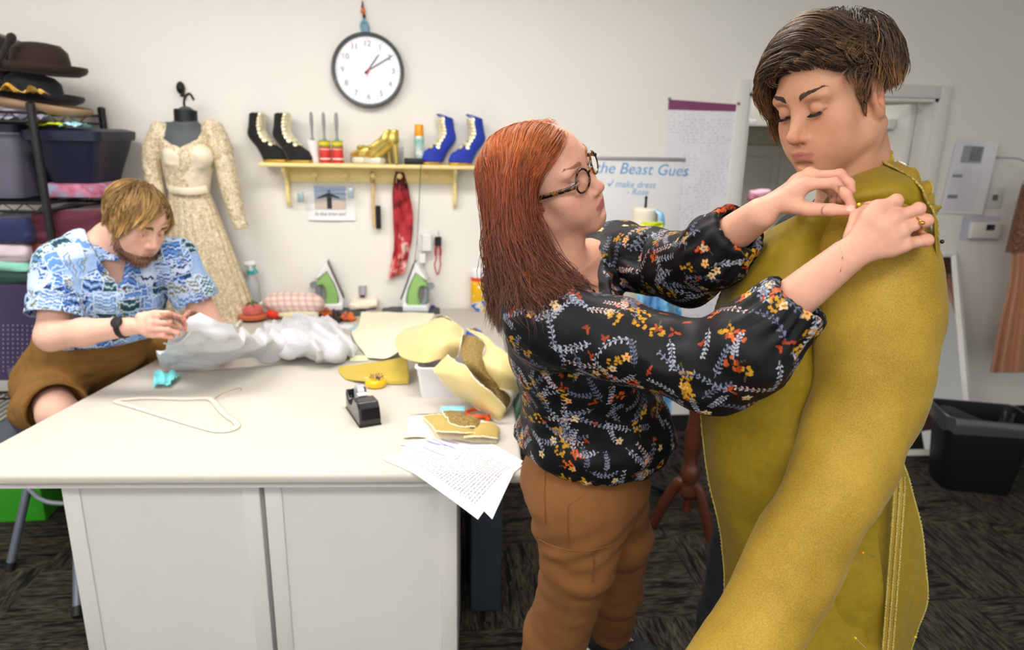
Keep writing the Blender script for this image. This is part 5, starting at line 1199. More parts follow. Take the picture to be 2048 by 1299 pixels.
# wooden tripod pedestal close by, seen past the mustard garment
py_ = onz(1375, 1000, .18); bx_ = py_[:2]
ts = thing('pedestal_stand', 'turned red brown wooden tripod pedestal standing behind the mustard garment', 'stand', (bx_[0], bx_[1], 0))
b = MB(); b.lathe([(.03, .2), (.042, .22), (.03, .25), (.034, .28), (.044, .31), (.034, .34), (.024, .36), (.03, .40), (.036, .48), (.026, .56), (.03, .6)], n=24, c=(bx_[0], bx_[1], 0)); at(b.build('turned_post', M_mah, None, 60), ts)
b = MB(); b.tube([(bx_[0], bx_[1], .59), (bx_[0], bx_[1], .86)], .028, 14); at(b.build('upper_post', M_black, None, 60), ts)
M_mahl = mat('worn_orange_wood', '#8a4a1d', .4, noise=.15, nscale=30)
for tgt in ((1305, 1050), (1422, 1083), (1392, 965)):
    e = onz(*tgt, .015); d = e[:2]-bx_; d = nrm(d)*min(np.linalg.norm(d), .34); P = [(bx_[0], bx_[1], .24), (bx_[0]+d[0]*.3, bx_[1]+d[1]*.3, .25), (bx_[0]+d[0]*.65, bx_[1]+d[1]*.65, .15), (bx_[0]+d[0], bx_[1]+d[1], .02)]
    b = MB(); b.tube(spline(np.array(P), 18), np.linspace(.028, .022, 18), 10, flat=(1, .75)); at(b.build('leg', M_mah, None, 60), ts)
b = MB(); b.lathe([(.02, .14), (.008, .12), (0, .115)], n=16, c=(bx_[0], bx_[1], 0)); b.tube([(bx_[0], bx_[1], .21), (bx_[0], bx_[1], .13)], .018, 12); at(b.build('drop_finial', M_mah, None, 60), ts)
b = MB(); b.tube([(nx, DY, zn-.6), (nx, DY, .05)], .014, 12); at(b.build('pole', mat('iron_pole', '#26262a', .4, .6), None, 60), df)
for k in range(3):
    a = k*2*PI/3+.4; b = MB(); b.tube([(nx, DY, .12), (nx+.16*math.cos(a), DY+.16*math.sin(a), .07), (nx+.26*math.cos(a), DY+.26*math.sin(a), .012)], .012, 10); at(b.build('leg', mat('iron_pole', '#26262a', .4, .6), None, 60), df)
# blue tie dyed cloth on it
t = NT('blue_tie_dye'); v = t.coord(); t.set(Base_Color=t.ramp(t.noise(v, 16, 3, .6, .6), [(.35, '#3b7fb8'), (.5, '#6fb0dc'), (.62, '#a9d3ee'), (.75, '#4a90c8')]), Roughness=.6); M_tie = t.m
G = []
ys = np.linspace(560, 872, 30)
for y in ys:
    s_ = (y-560)/312; row = []
    for u in np.linspace(0, 1, 26):
        x = 1275+(78+12*math.sin(s_*5))*u; row.append(ony(x, y+8*math.sin(u*9+s_*4)*s_, DY-.16-.05*math.sin(u*11+s_*3)-.04*s_))
    G.append(row)
prop(cloth_grid('tie_dye_dress', np.array(G), M_tie), 'blue tie dyed dress hanging on the form behind the woman', 'dress')
b = MB(); P = [fd(1312, 422, DY-.06), fd(1322, 428, DY-.08), fd(1324, 445, DY-.09), fd(1318, 458, DY-.1), fd(1330, 468, DY-.1)]; b.tube(spline(np.array(P), 24), .018, 8, flat=(.25, 1)); prop(b.build('blue_ribbon', M_tie, None, 60), 'shiny light blue ribbon round the neck of the cream dress form', 'ribbon')
G = crumple(fd(1303, 458, DY-.12), (1, 0, 0), (0, 0, 1), (0, -1, 0), .045, .03, 16, 14, .01, 40, 2); prop(cloth_grid('cloth_scrap', G, mat('lime_cloth', '#c6d72a', .7)), 'lime green cloth scrap on the shoulder of the cream dress form', 'cloth')
# sea-green cloth hanging down behind the table corner, white skirting unit behind
G = []
for y in np.linspace(770, 905, 16):
    G.append([onz(x, y, .62)*0+W(x+6*math.sin(y*.05), y, 2.35-.03*math.sin(x*.35+y*.02)) for x in np.linspace(1022, 1062, 14)])
prop(cloth_grid('green_cloth', np.array(G), satin('sea_green_cloth', '#5f8f78', '#86b39a', .6)), 'sea green cloth hanging beside the table behind the woman', 'cloth')

# ================================================================== RIGHT HAND WALL
def wsheet(name, label, pts, m, off=.006, curl=0, cat='paper'):
    P = [wl(*q) for q in pts]; n = 12; G = []
    for i in np.linspace(0, 1, n):
        G.append([(1-i)*((1-u)*P[0]+u*P[1])+i*((1-u)*P[3]+u*P[2])+V3(0, -off-curl*max(0, u-.55)**1.2*(1-.3*i)-.002*math.sin(u*7), 0) for u in np.linspace(0, 1, n)])
    b = MB(); b.grid(np.array(G), .0012); o = b.build(name, m, None, 80); uv_grid(o, n, n)
    return prop(o, label, cat)
t = NT('flyer_print'); v = t.coord('UV'); s_ = t.n('ShaderNodeSeparateXYZ'); t.link(v, s_.inputs[0]); U_, V_ = s_.outputs[1], s_.outputs[0]
def rect(u0, u1, v0, v1): return t.math('MULTIPLY', t.math('MULTIPLY', t.math('GREATER_THAN', U_, u0), t.math('LESS_THAN', U_, u1)), t.math('MULTIPLY', t.math('GREATER_THAN', V_, v0), t.math('LESS_THAN', V_, v1)))
ln = t.math('MULTIPLY', t.math('LESS_THAN', t.math('FRACT', t.math('MULTIPLY', V_, 32.0)), .4), rect(.08, .8, .40, .95))
c = t.mix(t.math('MULTIPLY', ln, .22), '#dcdde1', '#55565e'); c = t.mix(rect(.1, .35, .46, .50), c, '#85868d'); c = t.mix(rect(.1, .35, .74, .79), c, '#7b7c84'); c = t.mix(rect(.2, .72, .07, .30), c, '#9a9ca5'); c = t.mix(t.math('MULTIPLY', rect(.42, .7, .08, .27), t.noise(v, 7, 2)), c, '#4a4c55'); t.set(Base_Color=c, Roughness=.6)
wsheet('paper_notice', 'white printed notice with curling corner on the wall by the light switch', [(1912, 279), (1990, 284), (1958, 428), (1876, 426)], t.m, .008, .05, 'notice')
sw = thing('light_switch', 'white light switch plate on the wall above the thermostat', 'switch', wl(1985, 394))
b = MB(); p0, p1 = wl(1971, 374), wl(2000, 416); b.box((p0[0], WY-.007, p1[2]), (p1[0], WY, p0[2]), .003); at(b.build('plate', M_white, None, 30), sw)
b = MB(); p0, p1 = wl(1984, 389), wl(1991, 400); b.box((p0[0], WY-.014, p1[2]), (p1[0], WY-.005, p0[2]), .002); at(b.build('toggle', mat('grey_toggle', '#6e6d72', .5), None, 30), sw)
wsheet('paper_card', 'pale lilac paper card stuck on the wall behind the thermostat', [(1925, 432), (1999, 432), (1993, 480), (1918, 479)], mat('lilac_card', '#c3c4d6', .6), .004)
th = thing('thermostat', 'white thermostat with small dark screen on the lilac card', 'thermostat', wl(1960, 459))
b = MB(); p0, p1 = wl(1938, 442), wl(1990, 476); b.box((p0[0], WY-.034, p1[2]), (p1[0], WY-.006, p0[2]), .008); at(b.build('housing', mat('warm_white_plastic', '#e2e0dc', .4), None, 40), th)
b = MB(); p0, p1 = wl(1965, 447), wl(1979, 459); b.box((p0[0], WY-.036, p1[2]), (p1[0], WY-.030, p0[2]), .001); at(b.build('screen', mat('dark_screen', '#23262a', .2), None, 30), th)
# leaning mirror
mr = thing('floor_mirror', 'tall white framed mirror leaning on the wall behind the mustard garment', 'mirror', (wl(1800, 850)[0], WY-.15, 0))
mt0, mt1 = wl(1780, 512, .03), wl(1908, 508, .03); mb0 = onz(1690, 900, .005); mb1 = onz(1850, 910, .005); mb0 = V3(mt0[0], mb1[1]+.02, .005)
mb1 = V3(mt1[0], mb1[1], .005) if abs(mt1[0]-mb1[0]) > .12 else mb1
def bar(a, c, w, m, nm):
    b = MB(); d = nrm(c-a); n_ = nrm(np.cross(d, V3(0, -1, .2))); b.tube([a, c], w, 4, flat=(1, .5), up=n_); at(b.build(nm, m, None, 30), mr)
fr = MB()
for a, c in ((mt0, mt1), (mt1, mb1), (mb1, mb0), (mb0, mt0)): fr.tube([a, c], .028, 4, flat=(.5, 1), up=V3(0, -1, .1))
at(fr.build('frame', M_white, None, 30), mr)
gm = NT('mirror_glass'); gm.set(Base_Color='#dfe4e6', Metallic=1.0, Roughness=.02); b = MB(); b.grid(np.array([[mt0, mt1], [mb0, mb1]]), .006); at(b.build('glass', gm.m, None, 0), mr)
# waste bin
wc_ = onz(1935, 965, 0); wbn = thing('waste_bin', 'black plastic waste bin with liner folded over the rim, standing by the mirror', 'bin', wc_)
MB_ = TR(wc_, (0, 0, -.32)); M_lin = mat('grey_bin_liner', '#43474c', .25)
def rloop(hx, hy, z): q = rr(hx, hy, .05); return np.column_stack([q, np.full(len(q), z)])
hgt = .39; pr = [(.155, .105, 0), (.16, .11, .01), (.195, .135, hgt), (.189, .13, hgt), (.152, .102, .02)]
V = [rloop(*q) for q in pr]; n = len(V[0]); F = [(i*n+j, i*n+(j+1) % n, (i+1)*n+(j+1) % n, (i+1)*n+j) for i in range(4) for j in range(n)]+[tuple(range(n))[::-1], tuple(range(4*n, 5*n))]
b = MB(); b.add(xf(MB_, np.concatenate(V)), F); at(b.build('bin_body', mat('black_plastic', '#101113', .45), None, 40), wbn)
pr = [(.17, .115, hgt*.5), (.186, .128, hgt*.92), (.197, .137, hgt+.004), (.205, .143, hgt-.0), (.2, .139, hgt-.05), (.198, .137, hgt-.075)]
V = [rloop(*q) for q in pr]
for i, v_ in enumerate(V): v_[:, 2] += .008*np.sin(np.arange(n)*1.3+i)*(1 if i in (0, 5) else .2); v_[:, :2] *= (1+.006*np.sin(np.arange(n)*2.1+i*2))[:, None]
F = [(i*n+j, i*n+(j+1) % n, (i+1)*n+(j+1) % n, (i+1)*n+j) for i in range(len(V)-1) for j in range(n)]
b = MB(); b.add(xf(MB_, np.concatenate(V)), F); at(b.build('liner', M_lin, None, 60), wbn)
# solid brown box put in for a likely mirror reflection
c = onz(1862, 905, 0); b = MB(); b.box((c[0]-.17, c[1]+.02, .0), (c[0]+.0, c[1]+.18, .30), .005); prop(b.build('reflected_box', mat('brown_card', '#5e4433', .8, noise=.1), None, 30), 'brown cardboard box standing in for a mirror reflection behind the waste bin', 'box')
# brown sequinned dress hanging at the frame edge
M_seq = NT('brown_sequins'); v = M_seq.coord(); vo = M_seq.n('ShaderNodeTexVoronoi'); vo.inputs['Scale'].default_value = 130; M_seq.link(v, vo.inputs['Vector']); M_seq.set(Base_Color=M_seq.ramp(vo.outputs['Distance'], [(.1, '#9c6a50'), (.5, '#6e3f2c'), (.8, '#3f2018')]), Roughness=.35, Metallic=.2); M_seq.bump(vo.outputs['Distance'], .6, .003); M_seq = M_seq.m
M_brs = satin('copper_satin', '#a87352', '#b98364', .4)
QY = WY-.28
qd = thing('sequin_dress', 'copper brown dress with sequinned bodice hanging at the frame edge', 'dress', ony(2070, 560, QY))
for nm, m_, rows in (('bodice', M_seq, [(368, 2044, 2130), (430, 2028, 2130), (505, 2010, 2130)]), ('skirt', M_brs, [(505, 2022, 2125), (560, 2018, 2130), (650, 1998, 2150), (745, 1980, 2165)])):
    R = spline(np.array(rows, float), 22); G = []
    for y, x0, x1 in R:
        s_ = (y-368)/380; row = []
        for u in np.linspace(-1, 1, 44): row.append(ony((x0+x1)/2+(x1-x0)/2*math.sin(u*PI/2), y, QY-.10*math.cos(u*PI/2)-.018*(nm == 'skirt')*math.sin(u*24+s_*2)*s_))
        G.append(row)
    at(cloth_grid(nm, np.array(G), m_, None, .004), qd)
b = MB(); c = ony(2070, 330, QY); b.tube([c+V3(0, 0, .0), c+V3(0, .12, .03), c+V3(0, QY*0+.27, .03)], .005, 8); b.tube([ony(2046, 368, QY), c, ony(2100, 368, QY)], .006, 8); at(b.build('hanger', M_steel, None, 60), qd)
# pink bag in the room beyond
c = ony(1506, 402, 5.2); pq = thing('pink_bag', 'small pink bag with a rosette on a pale bin in the room beyond the doorway', 'bag', c)
S = SDF(); S.slab(c+V3(.05, 0, .0), (1, 0, .1), (0, 1, 0), (-.1, 0, 1), .07, .06, .085, .02); at(sobj('bag_body', S, .008, mat('pink_cloth', '#d9a9bd', .7), disp=lambda V: .01*fbm(V*18, 2)), pq)
b = MB(); b.ell(c+V3(-.035, -.07, .03), (.045, .03, .04)); b.ell(c+V3(-.055, -.09, .02), (.025, .02, .025)); at(b.build('rosette', mat('dusty_rose', '#a9657c', .7), None, 60), pq)
b = MB(); b.box(c+V3(-.14, -.08, -.45), c+V3(.16, .14, -.08), .02); prop(b.build('pale_bin', mat('pale_grey_plastic', '#c9c9c6', .5), None, 40), 'pale grey bin under the pink bag in the room beyond', 'bin')
b = MB(); b.box((c[0]-.3, c[1]-.12, 0), (c[0]+.3, c[1]+.2, c[2]-.451), .005); prop(b.build('pale_side_table', mat('pale_grey_plastic', '#c9c9c6', .5), None, 40), 'pale cabinet holding the grey bin in the room beyond', 'cabinet')
b = MB(); c = wl(1494, 243); b.box(c+V3(.004, -.02, -.012), c+V3(.05, .03, .012), .006); prop(b.build('door_latch', M_iw, None, 40), 'small white latch on the doorway casing', 'latch')

# ================================================================== STOOL CHAIR OF THE SEATED MAN
M_pur = NT('purple_plastic_shell'); M_pur.set(Base_Color='#241a3e', Roughness=.5); M_pur = M_pur.m
M_leg = mat('grey_tube', '#6c7484', .35, .4)
# ================================================================== PEOPLE
def head_sdf(female=False, lid=.3, jaw=1.0, nose=1.0, brow=1.0, cheek=1.0, smile=0.0, chin=1.0):
    """a head about its ear centre: x to its left, y to the face, z up (metres). lid 0 open .. 1 closed"""
    S = SDF()
    S.ell((0, -.014, .045), (.0735, .094, .081), .01)
    S.ell((0, .03, .030), (.064, .060, .070), .03)
    S.ell((0, .040, -.030), (.054*cheek, .048, .052), .03)
    for s in (-1, 1):
        S.cap((s*.058*jaw, -.004, -.022), (s*.049*jaw, .012, -.058), .015, .014, .03)
        S.cap((s*.049*jaw, .012, -.058), (s*.014, .070, -.090*chin), .015, .017, .03)
        S.ell((s*.045*cheek, .055, -.016), (.020, .018, .016), .03)
        S.ell((s*.030, .076, .034), (.026, .012, .009*brow), .02)
        S.ell((s*.036, .060, -.045), (.024, .022, .026), .03)
    S.ell((0, .074, -.091*chin), (.022, .019, .016), .022)
    S.ell((0, .028, -.055), (.048*jaw, .048, .038), .03)
    S.ell((0, .075, -.056), (.036, .021, .026), .025)
    for s in (-1, 1): S.ell((s*.0325, .098, .0135), (.019, .020, .0125), .014, 's', rot=(0, s*.08, s*-.3))
    # nose
    S.cap((0, .079, .026), (0, .1035*nose, -.022), .0078, .0095, .014); S.ell((0, .1065*nose, -.0255), (.0105, .010, .0095), .008)
    for s in (-1, 1): S.ell((s*.0115, .0955, -.0305), (.0075, .0105, .0072), .007)
    S.cap((0, .1, -.034), (0, .088, -.042), .004, .005, .006)
    for s in (-1, 1): S.ell((s*.0062, .100, -.0375), (.0034, .0055, .0035), .002, 's')
    # mouth
    f = 1.12 if female else 1.0
    for s in (-1, 1): S.ell((s*.009, .0915, -.0545), (.0155, .0075, .0042*f), .006, rot=(0, 0, s*-.25))
    S.ell((0, .0908, -.0655), (.0195, .0085, .0056*f), .006)
    S.cap((-.0265, .0835, -.0595+smile*.004), (0, .0985, -.0598), .0011, .0006, .0025, 's'); S.cap((.0265, .0835, -.0595+smile*.005), (0, .0985, -.0598), .0011, .0006, .0025, 's')
    S.ell((0, .098, -.0765), (.016, .008, .0045), .006, 's')
    # eyelids: shells round the eyeballs
    for s in (-1, 1):
        e = V3(s*.0325, .0745, .0125); L = SDF(); L.ell(e, (.0150, .0150, .0142), .001)
        h = .0062-.0135*lid
        L.plane(e+V3(0, .0145, h), (0, -.12-.25*lid, -1.0), .001); S.sub(L, np.eye(4), .003)
        L = SDF(); L.ell(e, (.0146, .0146, .0138), .001); L.plane(e+V3(0, .0145, min(-.0058, h-.0008)), (0, -.12, 1.0), .001); S.sub(L, np.eye(4), .003)
        S.cap(e+V3(-.013, .004, .010), e+V3(.013, .004, .010), .0026, .0026, .006)
    # ears
    for s in (-1, 1):
        E = SDF(); c = V3(s*.0765, -.006, .000); rx = (.12, s*.0, s*-.38)
        E.ell(c, (.0065, .0185, .031), .004, rot=rx); E.ell(c+V3(s*.004, -.002, .0), (.0065, .0185, .0315), .004, rot=rx); E.ell(c+V3(s*.002, .004, -.024), (.006, .009, .011), .008)
        E.ell(c+V3(s*.0115, .0022, .004), (.006, .0118, .0215), .005, 's', rot=rx); E.ell(c+V3(s*.006, .004, -.004), (.006, .006, .009), .004, 's')
        E.ell(c+V3(s*.002, .013, -.004), (.005, .004, .008), .004)
        S.sub(E, np.eye(4), .007)
    return S
def skin_paint(Vh, base, red, hair=None, scalp=None, beard=None, freckle=0.0, lips=None, red_amt=.45):
    """skin tone by place on the head (head coordinates)"""
    x, y, z = Vh[:, 0], Vh[:, 1], Vh[:, 2]; ax = np.abs(x)
    base = np.array(lin(base)[:3]); red = np.array(lin(red)[:3])
    g = lambda cx, cy, cz, r: np.exp(-(((ax-cx)**2+(y-cy)**2+(z-cz)**2)/r**2))
    w = .8*g(.042, .07, -.022, .024)+.9*g(0, .11, -.028, .016)+.9*g(.082, -.01, 0, .026)+.35*g(0, .09, -.09, .02)+.4*g(.032, .085, .012, .016)
    w = np.clip(w*red_amt+.10*fbm(Vh*60, 3), 0, 1)
    C = base*(1-w[:, None])+red*w[:, None]
    if freckle: m = np.clip((vnoise(Vh*420)-.55)*6, 0, 1)*((y > .02) & (np.abs(x) < .1) & (z > -.1) & (y < .13))*freckle; C = C*(1-.35*m[:, None])
    C *= (1+.03*fbm(Vh*200, 2))[:, None]
    lp = np.array(lin(lips or '#b5645f')[:3])
    zm = -.0597; m = np.clip(1-(((ax)/.0255)**2+((z-zm)/np.where(z > zm, .0075+.0015*np.cos(ax*260), .0098))**2), 0, 1); m = np.clip(m*4, 0, 1)*(y > .078); C = C*(1-.75*m[:, None])+lp*.75*m[:, None]
    if beard is not None:
        bc = np.array(lin(beard)[:3]); d = beard_mask(Vh)*np.clip(.75+.5*vnoise(Vh*500), 0, 1); C = C*(1-d[:, None])+bc*d[:, None]
    if scalp is not None:
        hc = np.array(lin(hair)[:3]); d = np.clip(scalp(Vh)*8, 0, 1); C = C*(1-d[:, None])+hc*d[:, None]
    return np.clip(C, 0, 1)
def beard_mask(Vh):
    x, y, z = Vh[:, 0], Vh[:, 1], Vh[:, 2]; ax = np.abs(x)
    side = (z < -.012+.0*y) & (y > -.005) & (z < -.012-(y-.005)*1.0)
    chin = (z < -.066) & (y > .03)
    mus = (z > -.054) & (z < -.042) & (ax < .026) & (y > .08)
    d = np.where(side | chin, .8, np.where(mus, .25, 0)); d = np.where((z < -.125), 0, d); return d*np.clip((y+.005)/.02, 0, 1)
def eyes(M, parent, iris='#5b6a58', look=(0, 0), lid=0):
    """eyeballs with iris and pupil"""
    out = []
    for s in (-1, 1):
        c = V3(s*.0325, .0745-.0008*lid, .0125); r = .0126-.0010*lid; b = bmesh.new(); bmesh.ops.create_uvsphere(b, u_segments=32, v_segments=24, radius=r)
        V = np.array([v.co[:] for v in b.verts]); F = [[v.index for v in f.verts] for f in b.faces]; b.free()
        d = nrm(V3(math.sin(look[0]), math.cos(look[0])*math.cos(look[1]), math.sin(look[1]))); a = np.arccos(np.clip(V@d/r, -1, 1))
        C = np.tile(np.array(lin('#dfd8d2')[:3]), (len(V), 1)); C[a < .47] = lin(iris)[:3]; C[a < .2] = (.004, .004, .004)
        out.append(mesh_obj('eye', xf(M, V+c), F, vcol_mat('eyeball', .12, .6), parent, 180, C))
    return out
def strands(P, r, prof=None, sides=3, col=None):
    """many hairs (n,m,3) as thin tapered tubes -> V, F, colour"""
    n, m, _ = P.shape; T = np.gradient(P, axis=1); T /= np.linalg.norm(T, axis=2)[..., None]+1e-12
    up = np.array([.31, .22, .93]); U = np.cross(T, up); U /= np.linalg.norm(U, axis=2)[..., None]+1e-9; Wv = np.cross(T, U)
    pr = (np.ones(m) if prof is None else prof); R = (np.broadcast_to(np.asarray(r, float).reshape(-1, 1), (n, 1))*pr)[..., None]
    V = []
    for k in range(sides): a = 2*PI*k/sides; V.append(P+R*(math.cos(a)*U+math.sin(a)*Wv))
    V = np.stack(V, 2).reshape(-1, 3)
    idx = np.arange(n*m*sides).reshape(n, m, sides); F = []
    for k in range(sides):
        j = (k+1) % sides; F.append(np.stack([idx[:, :-1, k], idx[:, :-1, j], idx[:, 1:, j], idx[:, 1:, k]], -1).reshape(-1, 4))
    C = None if col is None else np.repeat(np.repeat(col[:, None, :], m, 1)[:, :, None, :], sides, 2).reshape(-1, 3)
    return V, np.concatenate(F), C
def hair_mat(name):
    if name in _mc: return _mc[name]
    t = NT(name); a = t.n('ShaderNodeAttribute'); a.attribute_name = 'Col'
    t.set(Base_Color=a.outputs['Color'], Roughness=.42); t.b.inputs['Specular IOR Level'].default_value = .35; t.b.inputs['Sheen Weight'].default_value = .1
    _mc[name] = t.m; return t.m
def scalp_roots(n, fn, rng, c=V3(0, -.014, .045), r=V3(.0735, .094, .081)):
    """random points of the skull where fn says hair grows"""
    out = []
    while sum(map(len, out)) < n:
        d = rng.normal(size=(n*2, 3)); d /= np.linalg.norm(d, axis=1)[:, None]; p = c+d*r; out.append(p[fn(p) > 0])
    return np.concatenate(out)[:n]
def push_out(S, P, off):
    """keep points outside a body"""
    d = S.ev(P); e = .002; g = np.stack([S.ev(P+V3(e, 0, 0))-d, S.ev(P+V3(0, e, 0))-d, S.ev(P+V3(0, 0, e))-d], 1)/e
    g /= np.linalg.norm(g, axis=1)[:, None]+1e-6; return P+g*np.maximum(off-d, 0)[:, None]
def grow(S, roots, dirfn, L, m, off, rng, wav=0.0, wavf=20):
    """hairs that follow the direction field dirfn(p, t, id) and lie on the body S"""
    n = len(roots); P = np.zeros((n, m, 3)); p = roots.copy(); P[:, 0] = p; st = np.asarray(L).reshape(-1, 1)/(m-1); ids = np.arange(n); ph = rng.random(n)*6.28; am = rng.random(n)
    o = np.asarray(off).reshape(-1)
    for i in range(1, m):
        d = dirfn(p, i/(m-1), ids); d = d/(np.linalg.norm(d, axis=1)[:, None]+1e-9)
        if wav: d = d+wav*np.stack([np.sin(ph+wavf*p[:, 2]*1.0+i*.7), np.cos(ph*1.7+wavf*p[:, 2]+i*.5), 0*ph], 1)*(.3+am)[:, None]
        p = p+d*st; p = push_out(S, p, o*min(1, i/3)); P[:, i] = p
    return P
def brows(M, parent, col, rng, n=170, thick=1.0, arch=.004, raise_l=0.0):
    P = []; 
    for s in (-1, 1):
        for i in range(n):
            u = .88*rng.random(); x = s*(.013+.036*u); z = .034+arch*math.sin(u*PI*.75)*1.6-.006*u*u+(rng.random()-.5)*.006*thick*(1-.6*u)+(raise_l*u if s > 0 else 0); y = .0905-.018*u**2-.004*u
            d = nrm(V3(s*(.6+u), -.3*u, .7-1.0*u)); L = .008*(1-.3*u); P.append([V3(x, y, z), V3(x, y+.0012, z)+d*L*.5, V3(x, y, z)+d*L-V3(0, .3*L*u, 0)])
    return np.array(P)
def project_out(S, P, off=.0006):
    n, m, _ = P.shape; q = P.reshape(-1, 3)
    for _ in range(2):
        d = S.ev(q); e = .001; g = np.stack([S.ev(q+V3(e, 0, 0))-d, S.ev(q+V3(0, e, 0))-d, S.ev(q+V3(0, 0, e))-d], 1)/e; g /= np.linalg.norm(g, axis=1)[:, None]+1e-6
        q = q+g*(off-d)[:, None]
    return q.reshape(n, m, 3)
def head_matrix(pos, face, up=(0, 0, 1), roll=0.0, s=1.0):
    """place a head: face = world direction it looks, up roughly its crown"""
    y = nrm(face); z = nrm(np.array(up, float)-y*(np.array(up, float)@y)); x = np.cross(y, z)
    if roll: z, x = z*math.cos(roll)+x*math.sin(roll), x*math.cos(roll)-z*math.sin(roll)
    return frame(pos, x*s, y*s, z*s)
M_skin = vcol_mat('skin', .52, .35, .12, 700, .0006, 0, .12)
# ------------------------------------------------------------------ figure helpers
up_ = V3(0, 0, 1)
CFh = nrm(V3(CF[0], CF[1], 0)); CRh = V3(CFh[1], -CFh[0], 0)
def head_pose(px, py, d, yaw, pitch, roll, s=1.0):
    """yaw 0 looks at the viewer, +90 deg to the picture's right side"""
    y = (CRh*math.sin(yaw)-CFh*math.cos(yaw))*math.cos(pitch)+V3(0, 0, 1)*math.sin(pitch)
    return head_matrix(W(px, py, d), y, roll=roll, s=s)
def dirn(yaw, up=0.0): return nrm((CRh*math.sin(yaw)-CFh*math.cos(yaw))*math.cos(up)+V3(0, 0, 1)*math.sin(up))
def quad_split(V, F):
    """each quad becomes four"""
    e = np.sort(np.stack([F, np.roll(F, -1, 1)], -1).reshape(-1, 2), 1); k = e[:, 0].astype(np.int64)*len(V)+e[:, 1]
    u, i0, inv = np.unique(k, return_index=True, return_inverse=True); mid = (V[e[i0, 0]]+V[e[i0, 1]])/2
    inv = inv.reshape(F.shape)+len(V); c = np.arange(len(F))+len(V)+len(mid)
    Q = [np.stack([F[:, j], inv[:, j], c, inv[:, j-1]], 1) for j in range(4)]
    return np.concatenate([V, mid, V[F].mean(1)]), np.concatenate(Q)
def in_box(P, b, g=0.0): return ((P > np.array(b[0])-g) & (P < np.array(b[1])+g)).all(1)
def multi_mesh(S, h, boxes):
    """one skin: h everywhere, finer inside the boxes [(lo, hi, h)]"""
    V, F = S.mesh(h); V, F = clip_mesh(V, F, lambda c: ~np.any([in_box(c, b, -.0015) for b in boxes], axis=0)); ms = [(V, F)]
    for i, b in enumerate(boxes):
        v, f = S.mesh(b[2], b[0], b[1]); ms.append(clip_mesh(v, f, lambda c: in_box(c, b) & ~np.any([in_box(c, q, -.0015) for q in boxes[:i]] or [np.zeros(len(c), bool)], axis=0)))
    return join(*ms)
def cut_box(c, r): c = np.array(c); return (c-r, c+r)
def hand(S, wrist, mcp, fingers, thumb, rp=.0135, rf=.0088, k=.010, cm=None):
    """mcp: four knuckles, fingers: four lists of joints beyond, thumb: list of joints from the side of the palm"""
    for m in mcp: S.cap(wrist, m, rp*1.15, rp*.9, k)
    for a, c in zip(mcp[:-1], mcp[1:]): S.cap(a*.8+wrist*.2, c*.8+wrist*.2, rp*.95, rp*.95, k)
    for m, f in zip(mcp, fingers):
        P = [m]+list(f); R = np.linspace(rf*1.08, rf*.80, len(P))
        for i in range(len(P)-1): S.cap(P[i], P[i+1], R[i], R[i+1], .007 if i == 0 else .003)
        for j, p in enumerate(P[1:-1]): S.ell(p, (R[j+1]*1.1,)*3, .004)
    R = np.linspace(rf*1.5, rf*.95, len(thumb))
    for i in range(len(thumb)-1): S.cap(thumb[i], thumb[i+1], R[i], R[i+1], .012 if i == 0 else .004)
def knuckle_red(V, C, pts, red, r=.010, amt=.4):
    red = np.array(lin(red)[:3])
    for p in pts: w = amt*np.exp(-((V-p)**2).sum(1)/r**2)[:, None]; C = C*(1-w)+red*w
    return C
def nail(V, C, tip, nrm_, along, w=.0055, l=.007, col='#e8c3b4'):
    n_ = nrm(nrm_); a = nrm(along-n_*(along@n_)); s = np.cross(n_, a); q = V-tip; m = ((np.abs(q@s)/w)**4+(np.abs(q@a)/l)**4 < 1) & (q@n_ > -.003) & ((q**2).sum(1) < .0003)
    C = C.copy(); C[m] = C[m]*.25+np.array(lin(col)[:3])*.75; return C
def stamps(V, N, n, rng, fn, rad, keep=None):
    """stamp little motifs on a surface: fn(u, v, k) -> (mask, colour) lists"""
    C = np.zeros((len(V), 3)); A = np.zeros(len(V)); ids = rng.choice(len(V), n, replace=False) if keep is None else rng.choice(np.nonzero(keep)[0], n, replace=False)
    o = np.argsort(V[:, 0]); X = V[o, 0]
    for k, i in enumerate(ids):
        a, b = np.searchsorted(X, [V[i, 0]-rad, V[i, 0]+rad]); J = o[a:b]; q = V[J]-V[i]; m = ((q**2).sum(1) < rad*rad) & (N[J]@N[i] > .1); J = J[m]; q = q[m]
        if not len(J): continue
        n_ = N[i]; t_ = rng.normal(size=3); t_ -= n_*(t_@n_); t_ = nrm(t_); s = np.cross(n_, t_)
        for mask, col in fn(q@t_, q@s, rng): C[J[mask]] = col; A[J[mask]] = 1
    return C, A
def ell_mask(u, v, cu, cv, a, b, ang):
    c, s = math.cos(ang), math.sin(ang); x = (u-cu)*c+(v-cv)*s; y = -(u-cu)*s+(v-cv)*c; return (x/a)**2+(y/b)**2 < 1
